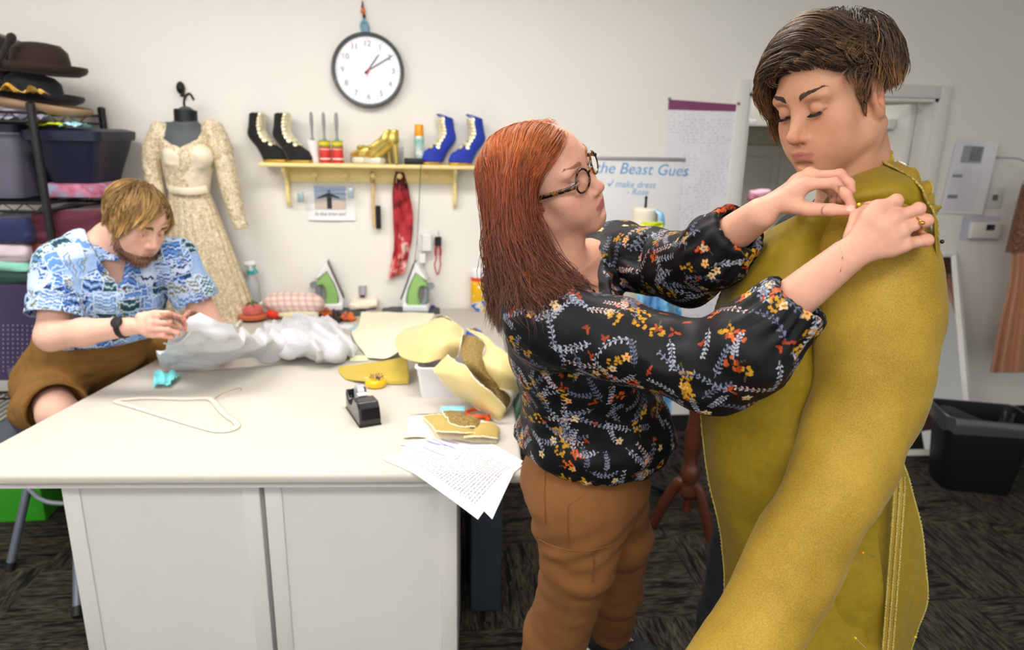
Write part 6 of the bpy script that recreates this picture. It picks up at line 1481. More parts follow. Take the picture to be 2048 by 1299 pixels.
def floral(u, v, rng):
    """one sprig, blossom or berry cluster"""
    k = rng.random(); out = []
    W_ = [np.array(lin(c)[:3]) for c in ('#7c8499', '#a4a9b8', '#626a80')]; wc = W_[rng.integers(3)]
    if k < .46:
        L = rng.uniform(.020, .036); cv = rng.uniform(-12, 12); out.append((((np.abs(v-cv*u*u) < .0007) & (np.abs(u) < L)), wc*.7))
        pk = np.array(lin('#c9a49c')[:3]) if rng.random() < .18 else wc
        for i in range(7):
            x = -L*.7+1.65*L*i/6; ln = .0054*(1-.05*i)
            for s in (-1, 1): out.append((ell_mask(u, v, x+ln*.5, cv*x*x+s*ln*.72, ln*.6, .0014, s*.85), pk))
    elif k < .68:
        c = np.array(lin('#b5851d' if rng.random() < .75 else '#c2541d')[:3])
        out.append(((np.abs(v) < .0008) & (u < .0) & (u > -.022), np.array(lin('#57491f')[:3])))
        for i in range(11): r = .012*math.sqrt(rng.random()); a = rng.random()*6.28; out.append((ell_mask(u, v, r*math.cos(a), r*math.sin(a), .0027, .0027, 0), c*rng.uniform(.75, 1.15)))
    elif k < .84:
        c = np.array(lin('#d0b68c' if rng.random() < .7 else '#d9a05c')[:3]); a0 = rng.random()*6
        for i in range(5): a = a0+i*1.257; out.append((ell_mask(u, v, .0044*math.cos(a), .0044*math.sin(a), .0040, .0026, a), c))
        out.append((ell_mask(u, v, 0, 0, .0021, .0021, 0), np.array(lin('#9a5a1c')[:3])))
    else:
        c = np.array(lin('#9c3b18')[:3])
        for i in range(4): a = rng.random()*6.28; r = .009*rng.random(); out.append((ell_mask(u, v, r*math.cos(a), r*math.sin(a), .0048, .0022, a), c*rng.uniform(.6, 1.1)))
    return out
def hair_obj(name, P, r, col, parent, prof=None, label=None):
    m = P.shape[1]; prof = np.concatenate([np.linspace(.7, 1, 3), np.ones(max(m-6, 0)), np.linspace(1, .15, m-3-max(m-6, 0))])[:m] if prof is None else prof
    V, F, C = strands(P, r, prof, 3, None)
    if col.ndim == 2: col = np.repeat(col[:, None], m, 1)
    C = np.repeat(col[:, :, None, :], 3, 2).reshape(-1, 3)
    return mesh_obj(name, V, F, hair_mat('hair'), parent, 180, C, label)
def grad_col(P, cols, rng, var=.25, tpos=None):
    """hair colours along each strand"""
    n, m, _ = P.shape; t_ = np.linspace(0, 1, m) if tpos is None else tpos; c = np.array([lin(x)[:3] for x in cols]); s = np.linspace(0, 1, len(cols))
    base = np.stack([np.interp(t_, s, c[:, k]) for k in range(3)], -1); return np.clip(base[None]*(1+var*rng.normal(size=(n, 1, 1))), .003, 1)

def clump(P, roots, k, rng, amt=.5, pw=1.4):
    """gather hairs into locks"""
    c = rng.choice(len(P), k, replace=False); idx = np.zeros(len(P), int)
    for a in range(0, len(P), 1000): idx[a:a+1000] = c[((roots[a:a+1000, None]-roots[c][None])**2).sum(2).argmin(1)]
    t_ = (np.linspace(0, 1, P.shape[1])**pw)[None, :, None]; return P+(P[idx]-P)*amt*t_
def pts_box(P, g): P = np.array(P); return (P.min(0)-g, P.max(0)+g)
def on_cloth(S, px, py, off=.0015, d0=.9):
    """first point of a cloth body seen at a pixel"""
    r = ray(px, py); d = d0
    while d < 4:
        f = float(S.ev((CO+r*d)[None])[0])
        if f < .0006: return CO+r*(d-off)
        d += min(max(f*.8, .0004), .1)
    raise ValueError('no cloth at %s %s' % (px, py))
def brow_parts(H, M, P, r, c, parent):
    for s_ in (-1, 1):
        q = P[(P[:, 0, 0]*s_) > 0]; q = project_out(H, q); at(hair_obj('eyebrow', xf(M, q.reshape(-1, 3)).reshape(q.shape), r, np.tile(np.array(lin(c)[:3]), (len(q), 1)), None, np.array([1, 1, .3])), parent)
# ================================================================== WOMAN IN THE FLORAL BLOUSE
wr = np.random.default_rng(11)
WM = head_pose(1090, 368, 1.33, 1.05, .20, .48)
wl_ = lambda p: xf(WM, [p])[0]
wo = thing('person', 'red haired woman in black floral blouse and brown trousers pinning the mustard garment', 'person', (W(1180, 1000, 1.6)[0], W(1180, 1000, 1.6)[1], 0))
byaw = 1.15; bf = dirn(byaw); bl = nrm(np.cross(V3(0, 0, 1), bf))          # body front; bl: her left (away from the viewer)
br = -bl
nb = W(1112, 545, 1.40)                                                     # base of the neck
shR, elR, wrR = W(1098, 645, 1.25), W(1432, 722, 1.12), W(1688, 517, 1.005)  # near arm
shL, elL, wrL = W(1235, 505, 1.53), W(1378, 530, 1.33), W(1520, 428, 1.115)  # far arm
chest, waist, hip = W(1148, 690, 1.43), W(1184, 815, 1.50), W(1180, 925, 1.57)
# hands
q1 = lambda x, y, d: W(1560+x/3.608, 280+y/3.608, d)
L_mcp = [q1(190, 318, 1.075), q1(225, 262, 1.09), q1(215, 250, 1.112), q1(190, 270, 1.13)]
L_f = [[q1(395, 312, 1.055), q1(475, 392, 1.05), q1(518, 468, 1.048)], [q1(432, 250, 1.075), q1(497, 312, 1.068), q1(515, 366, 1.064)], [q1(400, 300, 1.095), q1(455, 375, 1.085), q1(440, 430, 1.07)], [q1(350, 340, 1.115), q1(400, 405, 1.10), q1(385, 440, 1.085)]]
L_th = [q1(60, 470, 1.09), q1(215, 500, 1.07), q1(370, 503, 1.055), q1(505, 512, 1.045)]
R_mcp = [q1(700, 492, .985), q1(815, 560, .982), q1(868, 650, .985), q1(885, 752, .992)]
R_f = [[q1(838, 436, .982), q1(800, 500, 1.025), q1(745, 520, 1.045)], [q1(1000, 496, .985), q1(950, 560, 1.025), q1(880, 590, 1.045)], [q1(1056, 580, .99), q1(1000, 620, 1.03), q1(930, 640, 1.05)], [q1(1058, 722, 1.0), q1(1020, 700, 1.035), q1(960, 690, 1.05)]]
R_th = [q1(520, 700, 1.02), q1(560, 560, 1.03), q1(640, 490, 1.04), q1(705, 470, 1.045)]
S = SDF(); HW = head_sdf(True, .42, jaw=.97, nose=1.0, cheek=1.0); S.sub(HW, WM, .01)
S.cap(wl_((0, -.022, -.045)), nb, .049, .052, .035); S.cap(wl_((0, .015, -.075)), nb+bf*.02, .034, .042, .03)
up_ = V3(0, 0, 1)
def torso(S, g, k=.03):
    A = np.tile(bl, (6, 1))
    P = [nb-up_*.005, nb*.55+chest*.45+up_*.03-bf*.0, chest, waist, hip, hip-up_*.10]
    S.tube(P, [.07+g, .165+g, .168+g, .15+g, .175+g, .16+g], [.055+g, .095+g, .122+g, .108+g, .125+g, .11+g], A, k, endr=.6, n=16)
torso(S, -.022)
for s_ in (-1, 1): S.ell(chest+bf*.085+bl*s_*.07-up_*.015, (.058, .058, .06), .05)
S.cap(nb, shR, .05, .05, .03); S.cap(nb, shL, .05, .05, .03)
for sh, el, wr_ in ((shR, elR, wrR), (shL, elL, wrL)): S.cap(sh, el, .050, .040, .03); S.cap(el, el*.62+wr_*.38, .040, .0385, .03); S.cap(el*.62+wr_*.38, wr_, .0385, .0265, .02)
hand(S, wrR, R_mcp, R_f, R_th, .0135, .0085); hand(S, wrL, L_mcp, L_f, L_th, .0135, .0085)
aR, aL = onz(1078, 1392, .09), onz(1222, 1262, .09); kR, kL = W(1158, 1112, 1.57), W(1248, 1075, 1.80); hR, hL = hip+br*.085-up_*.05, hip+bl*.085-up_*.05
for h_, k_, a_ in ((hR, kR, aR), (hL, kL, aL)):
    S.cap(h_, k_, .075, .052, .03); S.cap(k_, a_, .052, .036, .03); S.cap(a_, a_+bf*.10-up_*.05, .030, .022, .02)
for nm, a, c in (('upper arm R', shR, elR), ('forearm R', elR, wrR), ('upper arm L', shL, elL), ('forearm L', elL, wrL), ('thigh', hR, kR), ('shank', kR, aR), ('thighL', hL, kL), ('shankL', kL, aL), ('head z', V3(0, 0, 0), V3(0, 0, WM[2, 3])), ('shoulders', shR, shL), ('handR', wrR, R_mcp[1]), ('handL', wrL, L_mcp[1])): print(nm, round(float(np.linalg.norm(a-c)), 3))
hb = cut_box(WM[:3, 3]+V3(0, 0, -.0), .165)
bx = [(hb[0], hb[1], .0019), (*pts_box(R_mcp+sum(R_f, [])+R_th+[wrR], .016), .0021), (*pts_box(L_mcp+sum(L_f, [])+L_th+[wrL], .016), .0021)]
SW = S; V, F = multi_mesh(S, .0048, bx)
Vh = xf(np.linalg.inv(WM), V)
w_hl = lambda p: p[:, 2]-np.interp(p[:, 1], [-.12, -.05, -.02, .012, .03, .05, .07, .09], [-.07, -.06, -.035, -.005, .045, .070, .080, .086])
C = skin_paint(Vh, '#d4a088', '#bb6452', '#4a1d0d', w_hl, freckle=.3, lips='#a8504f')
C = knuckle_red(V, C, [f[0] for f in R_f+L_f]+[f[-1] for f in R_f+L_f]+[L_th[-1]], '#c9705c', .011, .38)
C = nail(V, C, L_th[-1]+nrm(q1(480, 500, 1.0)-q1(480, 520, 1.0))*.004-CF*.007, -CF+up_*.3, L_th[-1]-L_th[-2], .0055, .0075)
rp = V3(*chest+bf*.11+up_*.14); wR = np.exp(-((V-rp)**2).sum(1)/.09**2)[:, None]*.35; C = C*(1-wR)+np.array(lin('#c87a66')[:3])*wR
at(mesh_obj('body', V, F, M_skin, None, 180, C), wo)
for o in eyes(WM, None, '#6d7a6a', (.18, .10)): at(o, wo)
# ---- glasses: frame, lenses, temples
gp = COL.objects.new if False else None
M_tor = NT('tortoiseshell'); v = M_tor.coord(); M_tor.set(Base_Color=M_tor.ramp(M_tor.noise(v, 120, 2, .5, .5), [(.42, '#0f0906'), (.5, '#2a1608'), (.58, '#8a5a1c'), (.7, '#1a0d06')]), Roughness=.2); M_tor = M_tor.m
tilt = lambda P: np.array([(x, y, z) for x, y, z in P])
b = MB(); a = np.linspace(0, 2*PI, 48)
for s_ in (-1, 1):
    cx = s_*.0345; ring_ = np.stack([cx+.0235*np.cos(a), .1005-.0035*np.abs((.0235*np.cos(a)*s_+.0235))/.02, .0095+.0205*np.sin(a)-.0015*np.cos(2*a)], 1); b.tube(xf(WM, ring_), .0021, 8, cap=False)
b.tube(xf(WM, spline(np.array([(-.0115, .1015, .014), (0, .1045, .0165), (.0115, .1015, .014)]), 12)), .0022, 8)
gf = b.build('eyeglasses', M_tor, None, 60); at(gf, wo)
for s_ in (-1, 1):
    b = MB(); b.tube(xf(WM, spline(np.array([(s_*.057, .0945, .0135), (s_*.066, .08, .0135), (s_*.0775, .03, .012), (s_*.0815, .0, .0105), (s_*.083, -.018, .0), (s_*.081, -.03, -.02)]), 30)), np.linspace(.0030, .0020, 30), 8, flat=(1.5, .55)); o = b.build('temple_arm', M_tor, None, 60); o.parent = gf; o.matrix_parent_inverse = Matrix()
    b = MB(); r_ = np.linspace(0, 1, 5); G = np.stack([np.stack([s_*.0345+.0228*q*np.cos(a), .1005-.0035*np.abs(.0228*q*np.cos(a)*s_+.0235)/.02+.0015*(1-q*q), .0095+.0198*q*np.sin(a)], 1) for q in r_]); b.grid(xf(WM, G.reshape(-1, 3)).reshape(G.shape), 0)
    lm = NT('spectacle_lens') if 'spectacle_lens' not in bpy.data.materials else None
    if lm: lm.set(Base_Color='#ffffff', Roughness=.02, Transmission_Weight=1.0, IOR=1.04)
    o = b.build('lens', bpy.data.materials['spectacle_lens'], None, 180); o.parent = gf; o.matrix_parent_inverse = Matrix()
# ---- hair
CS = SDF(); CS.sub(HW, WM, .01); CS.cap(wl_((0, -.022, -.05)), nb, .052, .06, .03); torso(CS, .012); CS.cap(nb-up_*.01, shR, .062, .080, .03); CS.cap(shR, elR, .080, .07, .03); CS.cap(nb, shL, .06, .07, .03)
n = 10500; m = 26
rt = scalp_roots(n, lambda p: np.where((p[:, 0] < -.024) & (p[:, 1] > .050), -1, w_hl(p)), wr); rw = xf(WM, rt); Rm = WM[:3, :3]
part = -.030
def wdir(p, t_, ids):
    q = xf(np.linalg.inv(WM), p); sx_ = np.where(rt[:, 0] > part, 1.0, -1.0)
    side = np.clip(1-np.abs(rt[:, 0])/.06, 0, 1)
    d1 = np.stack([sx_*(.35+.75*side), -.75+0*sx_-.5*np.clip(rt[:, 1]/.08, 0, 1), .12-.5*np.clip(np.abs(q[:, 0])/.07, 0, 1)], 1)@Rm.T
    g = np.tile(V3(0, 0, -1.0)-bf*.10, (len(p), 1)); fr_ = np.clip((rt[:, 1]-.0)/.06, 0, 1)[:, None]*np.clip((t_-.42)/.2, 0, 1); g = g+bf*.42*fr_*np.where(sx_ > 0, 1, .3)[:, None]
    w = min(1, max(0, (t_-.10)/.20)); d_ = d1*(1-w)+g*w; d_ = d_/np.linalg.norm(d_, axis=1)[:, None]
    nn = (q-V3(0, -.014, .045))/V3(.0735, .094, .081)**2; nn = (nn/np.linalg.norm(nn, axis=1)[:, None])@Rm.T; o_ = np.maximum((d_*nn).sum(1), 0)*(q[:, 2] > -.09); return d_-o_[:, None]*nn
top_ = np.clip((rt[:, 2]-.06)/.05, 0, 1)
off = .003+(.018-.012*top_)*wr.random(n)**1.5
far = rt[:, 0] < part
P = np.zeros((n, m, 3))
P[far] = (lambda: None)() if False else 0
Lh = np.clip(.33+.05*wr.normal(size=n), .2, .45)
# far side: follow the field
rt_all, off_all = rt, off
rt = rt_all[far]; P[far] = grow(CS, rw[far], wdir, np.where((rt_all[far][:, 1] > .055) & (rt_all[far][:, 0] < -.02), .05, Lh[far]), m, off_all[far], wr, .22, 30)
# near side: fall past the ear, over the shoulder and down the back
rt = rt_all; ph = np.clip((.075-rt[:, 1])/.165, 0, 1)[~far]; ph = np.clip(ph+.06*wr.normal(size=len(ph)), 0, 1)
lev = [((1068, 385, 1.262), (1018, 372, 1.225), (984, 345, 1.33)), ((1080, 468, 1.255), (1026, 470, 1.215), (986, 470, 1.34)), ((1122, 545, 1.235), (1056, 560, 1.20), (998, 560, 1.36)), ((1172, 592, 1.225), (1090, 612, 1.185), (1012, 640, 1.37))]
def lerp3(a, b_, c, f): f = f[:, None]; return np.where(f < .5, a+(b_-a)*f*2, b_+(c-b_)*(f*2-1))
rn = rw[~far]; nn_ = len(rn); pts = [rn]
L3 = [[W(*q) for q in l] for l in lev]
A_ = lerp3(*L3[0], ph); B_ = lerp3(*L3[1], ph); zf = np.clip((rt[~far][:, 2]-.01)/.05, 0, 1)[:, None]
A_ = A_*zf+(1-zf)*(rn*.55+B_*.45); mid = rn*.55+A_*.45
for _ in range(3): mid = push_out(CS, mid, .010); A_ = push_out(CS, A_, .008)
A_ = A_+wr.normal(size=(nn_, 3))*.003-CF*.022*wr.random((nn_, 1))**2*zf
pts.append(mid); jit = wr.normal(size=(nn_, 3))*.006
for i, l in enumerate(L3): pts.append((A_ if i == 0 else lerp3(*l, ph)-CF*.02*wr.random((nn_, 1))**2)+jit*(i+1)*.8+wr.normal(size=(nn_, 3))*.0025*(i+1))
le = .55+.55*wr.random(nn_); pts[-1] = pts[-2]+(pts[-1]-pts[-2])*le[:, None]
Q = np.stack(pts, 1); Pn = np.stack([spline(q, m) for q in Q])
tt = np.linspace(0, 1, m)[None, :, None]; fq = 22+8*wr.random((nn_, 1, 1)); p0 = np.round(wr.random((nn_, 1, 1))*7)/7*6.28
Pn = Pn+.013*np.clip(tt-.35, 0, 1)*(np.sin(fq*tt+p0)*CRh+np.cos(fq*.8*tt+p0)*CFh*.7)
for i in range(1, m): Pn[:, i] = push_out(CS, Pn[:, i], off_all[~far]*min(1, i/3))
P[~far] = clump(Pn, np.stack([ph*.3, rn[:, 2]*.6, wr.random(nn_)*.06], 1), 230, wr, .55, 1.2)
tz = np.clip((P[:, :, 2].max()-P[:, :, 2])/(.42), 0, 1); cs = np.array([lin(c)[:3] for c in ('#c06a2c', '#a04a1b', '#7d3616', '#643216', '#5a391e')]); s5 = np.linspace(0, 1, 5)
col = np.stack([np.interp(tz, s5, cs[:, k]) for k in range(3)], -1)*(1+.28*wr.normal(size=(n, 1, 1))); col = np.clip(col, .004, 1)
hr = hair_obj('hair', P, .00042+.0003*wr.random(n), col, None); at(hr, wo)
brow_parts(HW, WM, brows(WM, None, None, wr, 120, .8), .0004, '#a06a48', wo)
# ---- blouse
S = SDF(); torso(S, .002, .03)
for s_ in (-1, 1): S.ell(chest+bf*.09+bl*s_*.07-up_*.02, (.062, .062, .066), .06)
S.ell(waist-up_*.03+bf*.01, (.165, .165, .12), .06); S.ell(hip+up_*.075+bf*.0, (.168, .168, .07), .05)
S.cap(nb+br*.045-up_*.03, shR+up_*.0, .055, .074, .04); S.cap(nb+bl*.045-up_*.03, shL, .055, .066, .04)
S.chain([shR, shR*.55+elR*.45, elR-up_*.012, W(1500, 695, 1.075), W(1560, 640, 1.045), W(1592, 606, 1.03), W(1602, 598, 1.026)], [.080, .068, .070, .068, .052, .042, .0415], .03)
S.chain([shL, shL*.5+elL*.5, elL-up_*.006, W(1432, 500, 1.235), W(1468, 466, 1.19), W(1478, 458, 1.175)], [.068, .064, .070, .060, .045, .042], .03)
nR = W(1602, 598, 1.026)-W(1560, 640, 1.045); nL = W(1478, 458, 1.175)-W(1432, 500, 1.235)
cR, cL = W(1603, 597, 1.026), W(1478, 458, 1.175)
S._a(lambda P: np.maximum(-((P-cR)@nrm(nR)), np.sqrt(((P-cR)**2).sum(1))-.11), cR-.11, cR+.11, .003, 's')
S._a(lambda P: np.maximum(-((P-cL)@nrm(nL)), np.sqrt(((P-cL)**2).sum(1))-.11), cL-.11, cL+.11, .003, 's')
for c_, n_, r_ in ((cR, nrm(nR), .0372), (cL, nrm(nL), .0375)): S.cap(c_-n_*.03, c_+n_*.03, r_, r_, .002, 's')
# V neck: wedge cut from the collar sides to the breastbone
Vb = W(1236, 628, 1.30); Vt1, Vt2 = nb+br*.078+up_*.03, nb+bl*.072+up_*.03
Mv = frame(Vb, bl, nrm(np.cross(bf, bl)) if np.cross(bf, bl)[2] > 0 else -nrm(np.cross(bf, bl)), bf)
def to2(P): q = xf(np.linalg.inv(Mv), [P])[0]; return (q[0], q[1])
t1, t2 = to2(Vt1), to2(Vt2); S.poly(Mv, [(0, 0), t1, (t1[0], t1[1]+.2), (t2[0], t2[1]+.2), t2], .30, .004, .004, 's') if False else S.poly(Mv@TR((0, 0, -.096)), [(0, -.004), t1, (t1[0], t1[1]+.2), (t2[0], t2[1]+.2), t2], .106, .004, .004, 's')
S.cap(nb-up_*.01, nb+up_*.2, .066, .062, .004, 's')
hm_c = hip+up_*.045
S.plane(hm_c+up_*.0, -(up_*1.0+bf*.10), .02)
V, F = S.mesh(.0042); V = relax(V, F, 2)
def wr_disp(V, ax=None):
    q = V*V3(9, 9, 14); a = fbm(q, 3); r_ = 1-np.abs(fbm(V*11+31, 2)); return .0075*a+.006*(r_-.6)
d_ = wr_disp(V); tR = np.clip(1-np.sqrt(((V-cR)**2).sum(1))/.06, 0, 1); tL = np.clip(1-np.sqrt(((V-cL)**2).sum(1))/.06, 0, 1); d_ *= 1-np.maximum(tR, tL)
# gathers running down from the cuffs, drag lines round the elbow and at the hem
for c_, n_ in ((cR, nrm(nR)), (cL, nrm(nL))):
    q = V-c_; h_ = -(q@n_); e1 = nrm(np.cross(n_, up_)); e2 = np.cross(n_, e1); an = np.arctan2(q@e2, q@e1); d_ += .003*np.sin(an*14+3*vnoise(V*20))*np.exp(-((h_-.04)/.035)**2)*(((q**2).sum(1)) < .02)
hz_ = (V-hm_c)@up_; an = np.arctan2((V-hip)@bl, (V-hip)@bf); d_ += .0022*np.sin(an*21+9*vnoise(V*11))*np.exp(-(hz_/.04)**2)
V = V+vnormals(V, F)*d_[:, None]
V, F = quad_split(V, F); V = relax(V, F, 2); print('blouse', len(V))
N = vnormals(V, F); C0 = np.tile(np.array(lin('#0a0b10')[:3]), (len(V), 1))
Cs, As = stamps(V, N, 1150, wr, floral, .04)
C = np.where(As[:, None] > 0, Cs, C0)
t = NT('blouse_cloth'); a_ = t.n('ShaderNodeAttribute'); a_.attribute_name = 'Col'; t.set(Base_Color=a_.outputs['Color'], Roughness=.6); t.b.inputs['Specular IOR Level'].default_value = .25; v = t.coord(); t.bump(t.noise(v, 24, 3), .25, .006)
o = mesh_obj('blouse', V, F, t.m, None, 180, C); at(o, wo)
# ---- trousers
M_duck = NT('brown_duck_cloth'); v = M_duck.coord(); M_duck.set(Base_Color=M_duck.mix(M_duck.noise(v, 18, 4), '#754a20', '#865626'), Roughness=.85); M_duck.bump(M_duck.noise(v, 500, 2), .25, .001); M_duck = M_duck.m
S = SDF(); S.tube([hip+up_*.12, hip+up_*.06, hip, hip-up_*.07, hip-up_*.13], [.147, .155, .172, .172, .14], [.112, .118, .132, .135, .11], np.tile(bl, (5, 1)), .03, endr=.3)
S.ell(hip-bf*.07-up_*.05, (.09, .09, .09), .05)
S.chain([hR, kR*.5+hR*.5, kR, kR*.5+aR*.5-up_*0, aR+up_*.0], [.098, .090, .082, .078, .076], .03); S.chain([hL, kL*.5+hL*.5, kL, kL*.5+aL*.5, aL+up_*.0], [.092, .082, .074, .068, .066], .03)
for a_ in (aR, aL): S.cap(a_-up_*.02, a_+up_*.04, .055, .055, .002, 's')
S.plane(aR-up_*.02, -up_)
def pd(V):
    z = V[:, 2]; q = V*V3(8, 8, 9); d = .005*fbm(q, 3)
    for k_ in (kR, kL): w = np.exp(-((z-k_[2]-.02)/.12)**2); d += .0010*w*np.sin((z+.3*(V@bf))*80+3*vnoise(V*7))
    d += .0022*np.exp(-((z-hR[2]+.08)/.06)**2)*np.sin((z-.6*(V@bf))*110+2*vnoise(V*9)); return d
V, F = S.mesh(.005); V = relax(V, F, 1); V = V+vnormals(V, F)*pd(V)[:, None]; tr = mesh_obj('trousers', V, F, M_duck, None, 180); at(tr, wo)
ST = S
def seam(name, S, pts, r, m, parent, n=40, off=.001):
    P = np.array([on_cloth(S, x, y, off) for x, y in spline(np.array(pts, float), n)]); b = MB(); b.tube(P, r, 6); o = b.build(name, m, None, 60); o.parent = parent; o.matrix_parent_inverse = Matrix(); return o
M_thr = mat('tan_thread', '#7a4a1c', .8)
for pts in ([(1092, 905), (1089, 960), (1090, 1047)], [(1222, 940), (1180, 980), (1136, 1010)], [(1136, 1010), (1136, 1060), (1139, 1092)], [(1078, 1078), (1110, 1092), (1160, 1102), (1205, 1095), (1235, 1082)], [(1189, 1102), (1186, 1165)]): seam('stitched_seam', ST, pts, .0011, M_thr, tr)
P = [on_cloth(ST, x, y, .003) for x, y in ((1066, 905), (1084, 911), (1082, 917), (1064, 912))]; b = MB(); b.add(P, [(0, 1, 2, 3)]); o = b.build('cloth_tag', M_white, None, 0); o.parent = tr; o.matrix_parent_inverse = Matrix()
# ---- shoes
M_shoe = mat('black_canvas', '#0c0c0f', .7)
for a_, k_ in ((aR, 0), (aL, 1)):
    S = SDF(); g = V3(a_[0], a_[1], 0); S.cap(g-bf*.04+up_*.05, g+bf*.13+up_*.035, .047, .041, .02); S.cap(g+up_*.05, g+up_*.11, .048, .050, .02); S.plane(g+up_*.012, -up_, .003); sh_ = sobj('shoe', S, .004, M_shoe); at(sh_, wo)
    S = SDF(); S.cap(g-bf*.045+up_*.012, g+bf*.135+up_*.012, .044, .04, .02); S.slab(g+bf*.04+up_*.012, bf, bl, up_, .2, .06, .012, .004, .003, 'i'); o = sobj('sole', S, .004, M_white); o.parent = sh_; o.matrix_parent_inverse = Matrix()
    for q in range(3): b = MB(); c_ = g+bf*(.05+.022*q)+up_*(.088-.012*q); b.tube([c_+bl*.03-up_*.008, c_+up_*.006, c_-bl*.03-up_*.008], .003, 6); o = b.build('lace', M_white, None, 60); o.parent = sh_; o.matrix_parent_inverse = Matrix()
# ---- ring on her right hand
c_ = q1(1010, 640, .985)*.5+(R_mcp[2]*.45+R_f[2][0]*.55)*.5; ax_ = nrm(R_f[2][0]-R_mcp[2]); c_ = R_mcp[2]*.38+R_f[2][0]*.62; u_ = nrm(np.cross(ax_, CF)); w_ = np.cross(ax_, u_)
a = np.linspace(0, 2*PI, 30); rg = thing('gold_ring', 'gold ring with a raised bezel on the hand of the red haired woman', 'ring', c_)
b = MB(); b.tube(np.array([c_+.0098*(math.cos(q)*u_+math.sin(q)*w_) for q in a]), .0016, 7, cap=False); at(b.build('band', mat('gold_metal', '#caa64a', .3, .9), None, 60), rg)
b = MB(); f_ = nrm(-CF); f_ = nrm(f_-ax_*(f_@ax_)); b.ell(c_+f_*.0108, (.0045, .0045, .003)); at(b.build('bezel', mat('gold_metal', '#caa64a', .3, .9), None, 60), rg)
# ================================================================== MAN IN THE MUSTARD GARMENT
mr_ = np.random.default_rng(23)
MM = head_pose(1668, 207, 1.17, -1.07, -.34, .11, .98)
ml = lambda p: xf(MM, [p])[0]
mo = thing('person', 'dark haired young man standing in a half made mustard garment, looking down at his shoulder', 'person', (W(1650, 1000, 1.3)[0], W(1650, 1000, 1.3)[1], 0))
myaw = -1.25; mf = dirn(myaw); mL = nrm(np.cross(V3(0, 0, 1), mf))           # his left faces the viewer
nbM = W(1722, 372, 1.23)
sL = W(1760, 490, 1.155); eL = W(1713, 872, 1.14); hL_ = W(1468, 1330, 1.02)     # left arm, in the sleeve
sR = nbM-mL*.17-up_*.12-mf*.03
chM, waM, hiM = W(1655, 600, 1.24), W(1640, 850, 1.36), W(1640, 1060, 1.50)
S = SDF(); HM = head_sdf(False, .93, jaw=1.04, nose=1.04, brow=1.1, smile=1.0); S.sub(HM, MM, .01)
S.cap(ml((0, -.03, -.035)), nbM, .053, .056, .02); S.cap(ml((0, .02, -.085)), nbM+mf*.035-up_*.01, .032, .045, .03)
S.cap(ml((-.06, -.02, -.05)), nbM+mf*.05+mL*.02-up_*.02, .012, .012, .03)
def torsoM(S, g, k=.03):
    S.tube([nbM-up_*.005, nbM*.55+chM*.45+up_*.0, chM, waM, hiM, hiM-up_*.1], [.07+g, .14+g, .155+g, .15+g, .165+g, .15+g], [.06+g, .085+g, .115+g, .105+g, .115+g, .1+g], np.tile(mL, (6, 1)), k, n=16, endr=.6)
torsoM(S, -.02)
S.cap(nbM-up_*.02, sL-up_*.03, .035, .035, .03); S.cap(nbM-up_*.02, sR, .04, .04, .03)
S.cap(sL-up_*.02, eL, .045, .042, .03); S.cap(eL, hL_, .042, .03, .03); eR = sR-up_*.3-mf*.05+mL*.06; S.cap(sR, eR, .05, .042, .03); wRm = eR-up_*.24-mf*.04+mL*.05; S.cap(eR, wRm, .042, .028, .03)
def simple_hand(S, w, d, side, k=.01):
    """relaxed hand hanging in direction d"""
    d = nrm(d); s = nrm(side-d*(side@d)); n_ = np.cross(d, s); mc = [w+d*.085+s*(.030-.02*i) for i in range(4)]
    fi = [[m+d*.035+n_*.006, m+d*.058+n_*.016, m+d*.072+n_*.03] if i not in (0, 3) else [m+d*.030+n_*.006, m+d*.05+n_*.016, m+d*.062+n_*.028] for i, m in enumerate(mc)]
    th = [w+d*.02+s*.02, w+d*.05+s*.045+n_*.01, w+d*.075+s*.048+n_*.022, w+d*.095+s*.042+n_*.03]; hand(S, w, mc, fi, th, .0135, .009); return mc, fi, th
simple_hand(S, hL_, hL_-eL, up_); simple_hand(S, wRm, wRm-eR, mf)
hipsM = [hiM+mL*.09-up_*.06, hiM-mL*.09-up_*.06+mf*.10]; feetM = [V3(h[0], h[1], .09)+mf*(.05 if i else -.05) for i, h in enumerate(hipsM)]
for h, f in zip(hipsM, feetM): k_ = (h+f)/2+mf*.02; S.cap(h, k_, .078, .055, .03); S.cap(k_, f, .055, .038, .03); S.cap(f, f+mf*.15-up_*.055, .035, .026, .02)
print('man head z', MM[2, 3], 'upper arm', np.linalg.norm(sL-eL), 'fore', np.linalg.norm(eL-hL_), 'hip z', hiM[2])
SBODY = S; hb = cut_box(MM[:3, 3], .165)
V, F = multi_mesh(S, .006, [(hb[0], hb[1], .0019)])
Vh = xf(np.linalg.inv(MM), V)
m_hl = lambda p: p[:, 2]-np.interp(p[:, 1], [-.12, -.06, -.045, -.030, .000, .008, .020, .03, .04, .062, .08], [-.06, -.052, -.03, .030, .030, -.012, -.008, .036, .048, .066, .076])
C = skin_paint(Vh, '#c08e70', '#b05a46', '#2a1a10', m_hl, lips='#a8605a', red_amt=.5)
mole = np.exp(-((Vh-V3(-.045, .078, -.028))**2).sum(1)/.0013**2)[:, None]; C = C*(1-.8*mole)
at(mesh_obj('body', V, F, M_skin, None, 180, C), mo)
for o in eyes(MM, None, '#4a3a2a', (-.1, -.75), 2): at(o, mo)
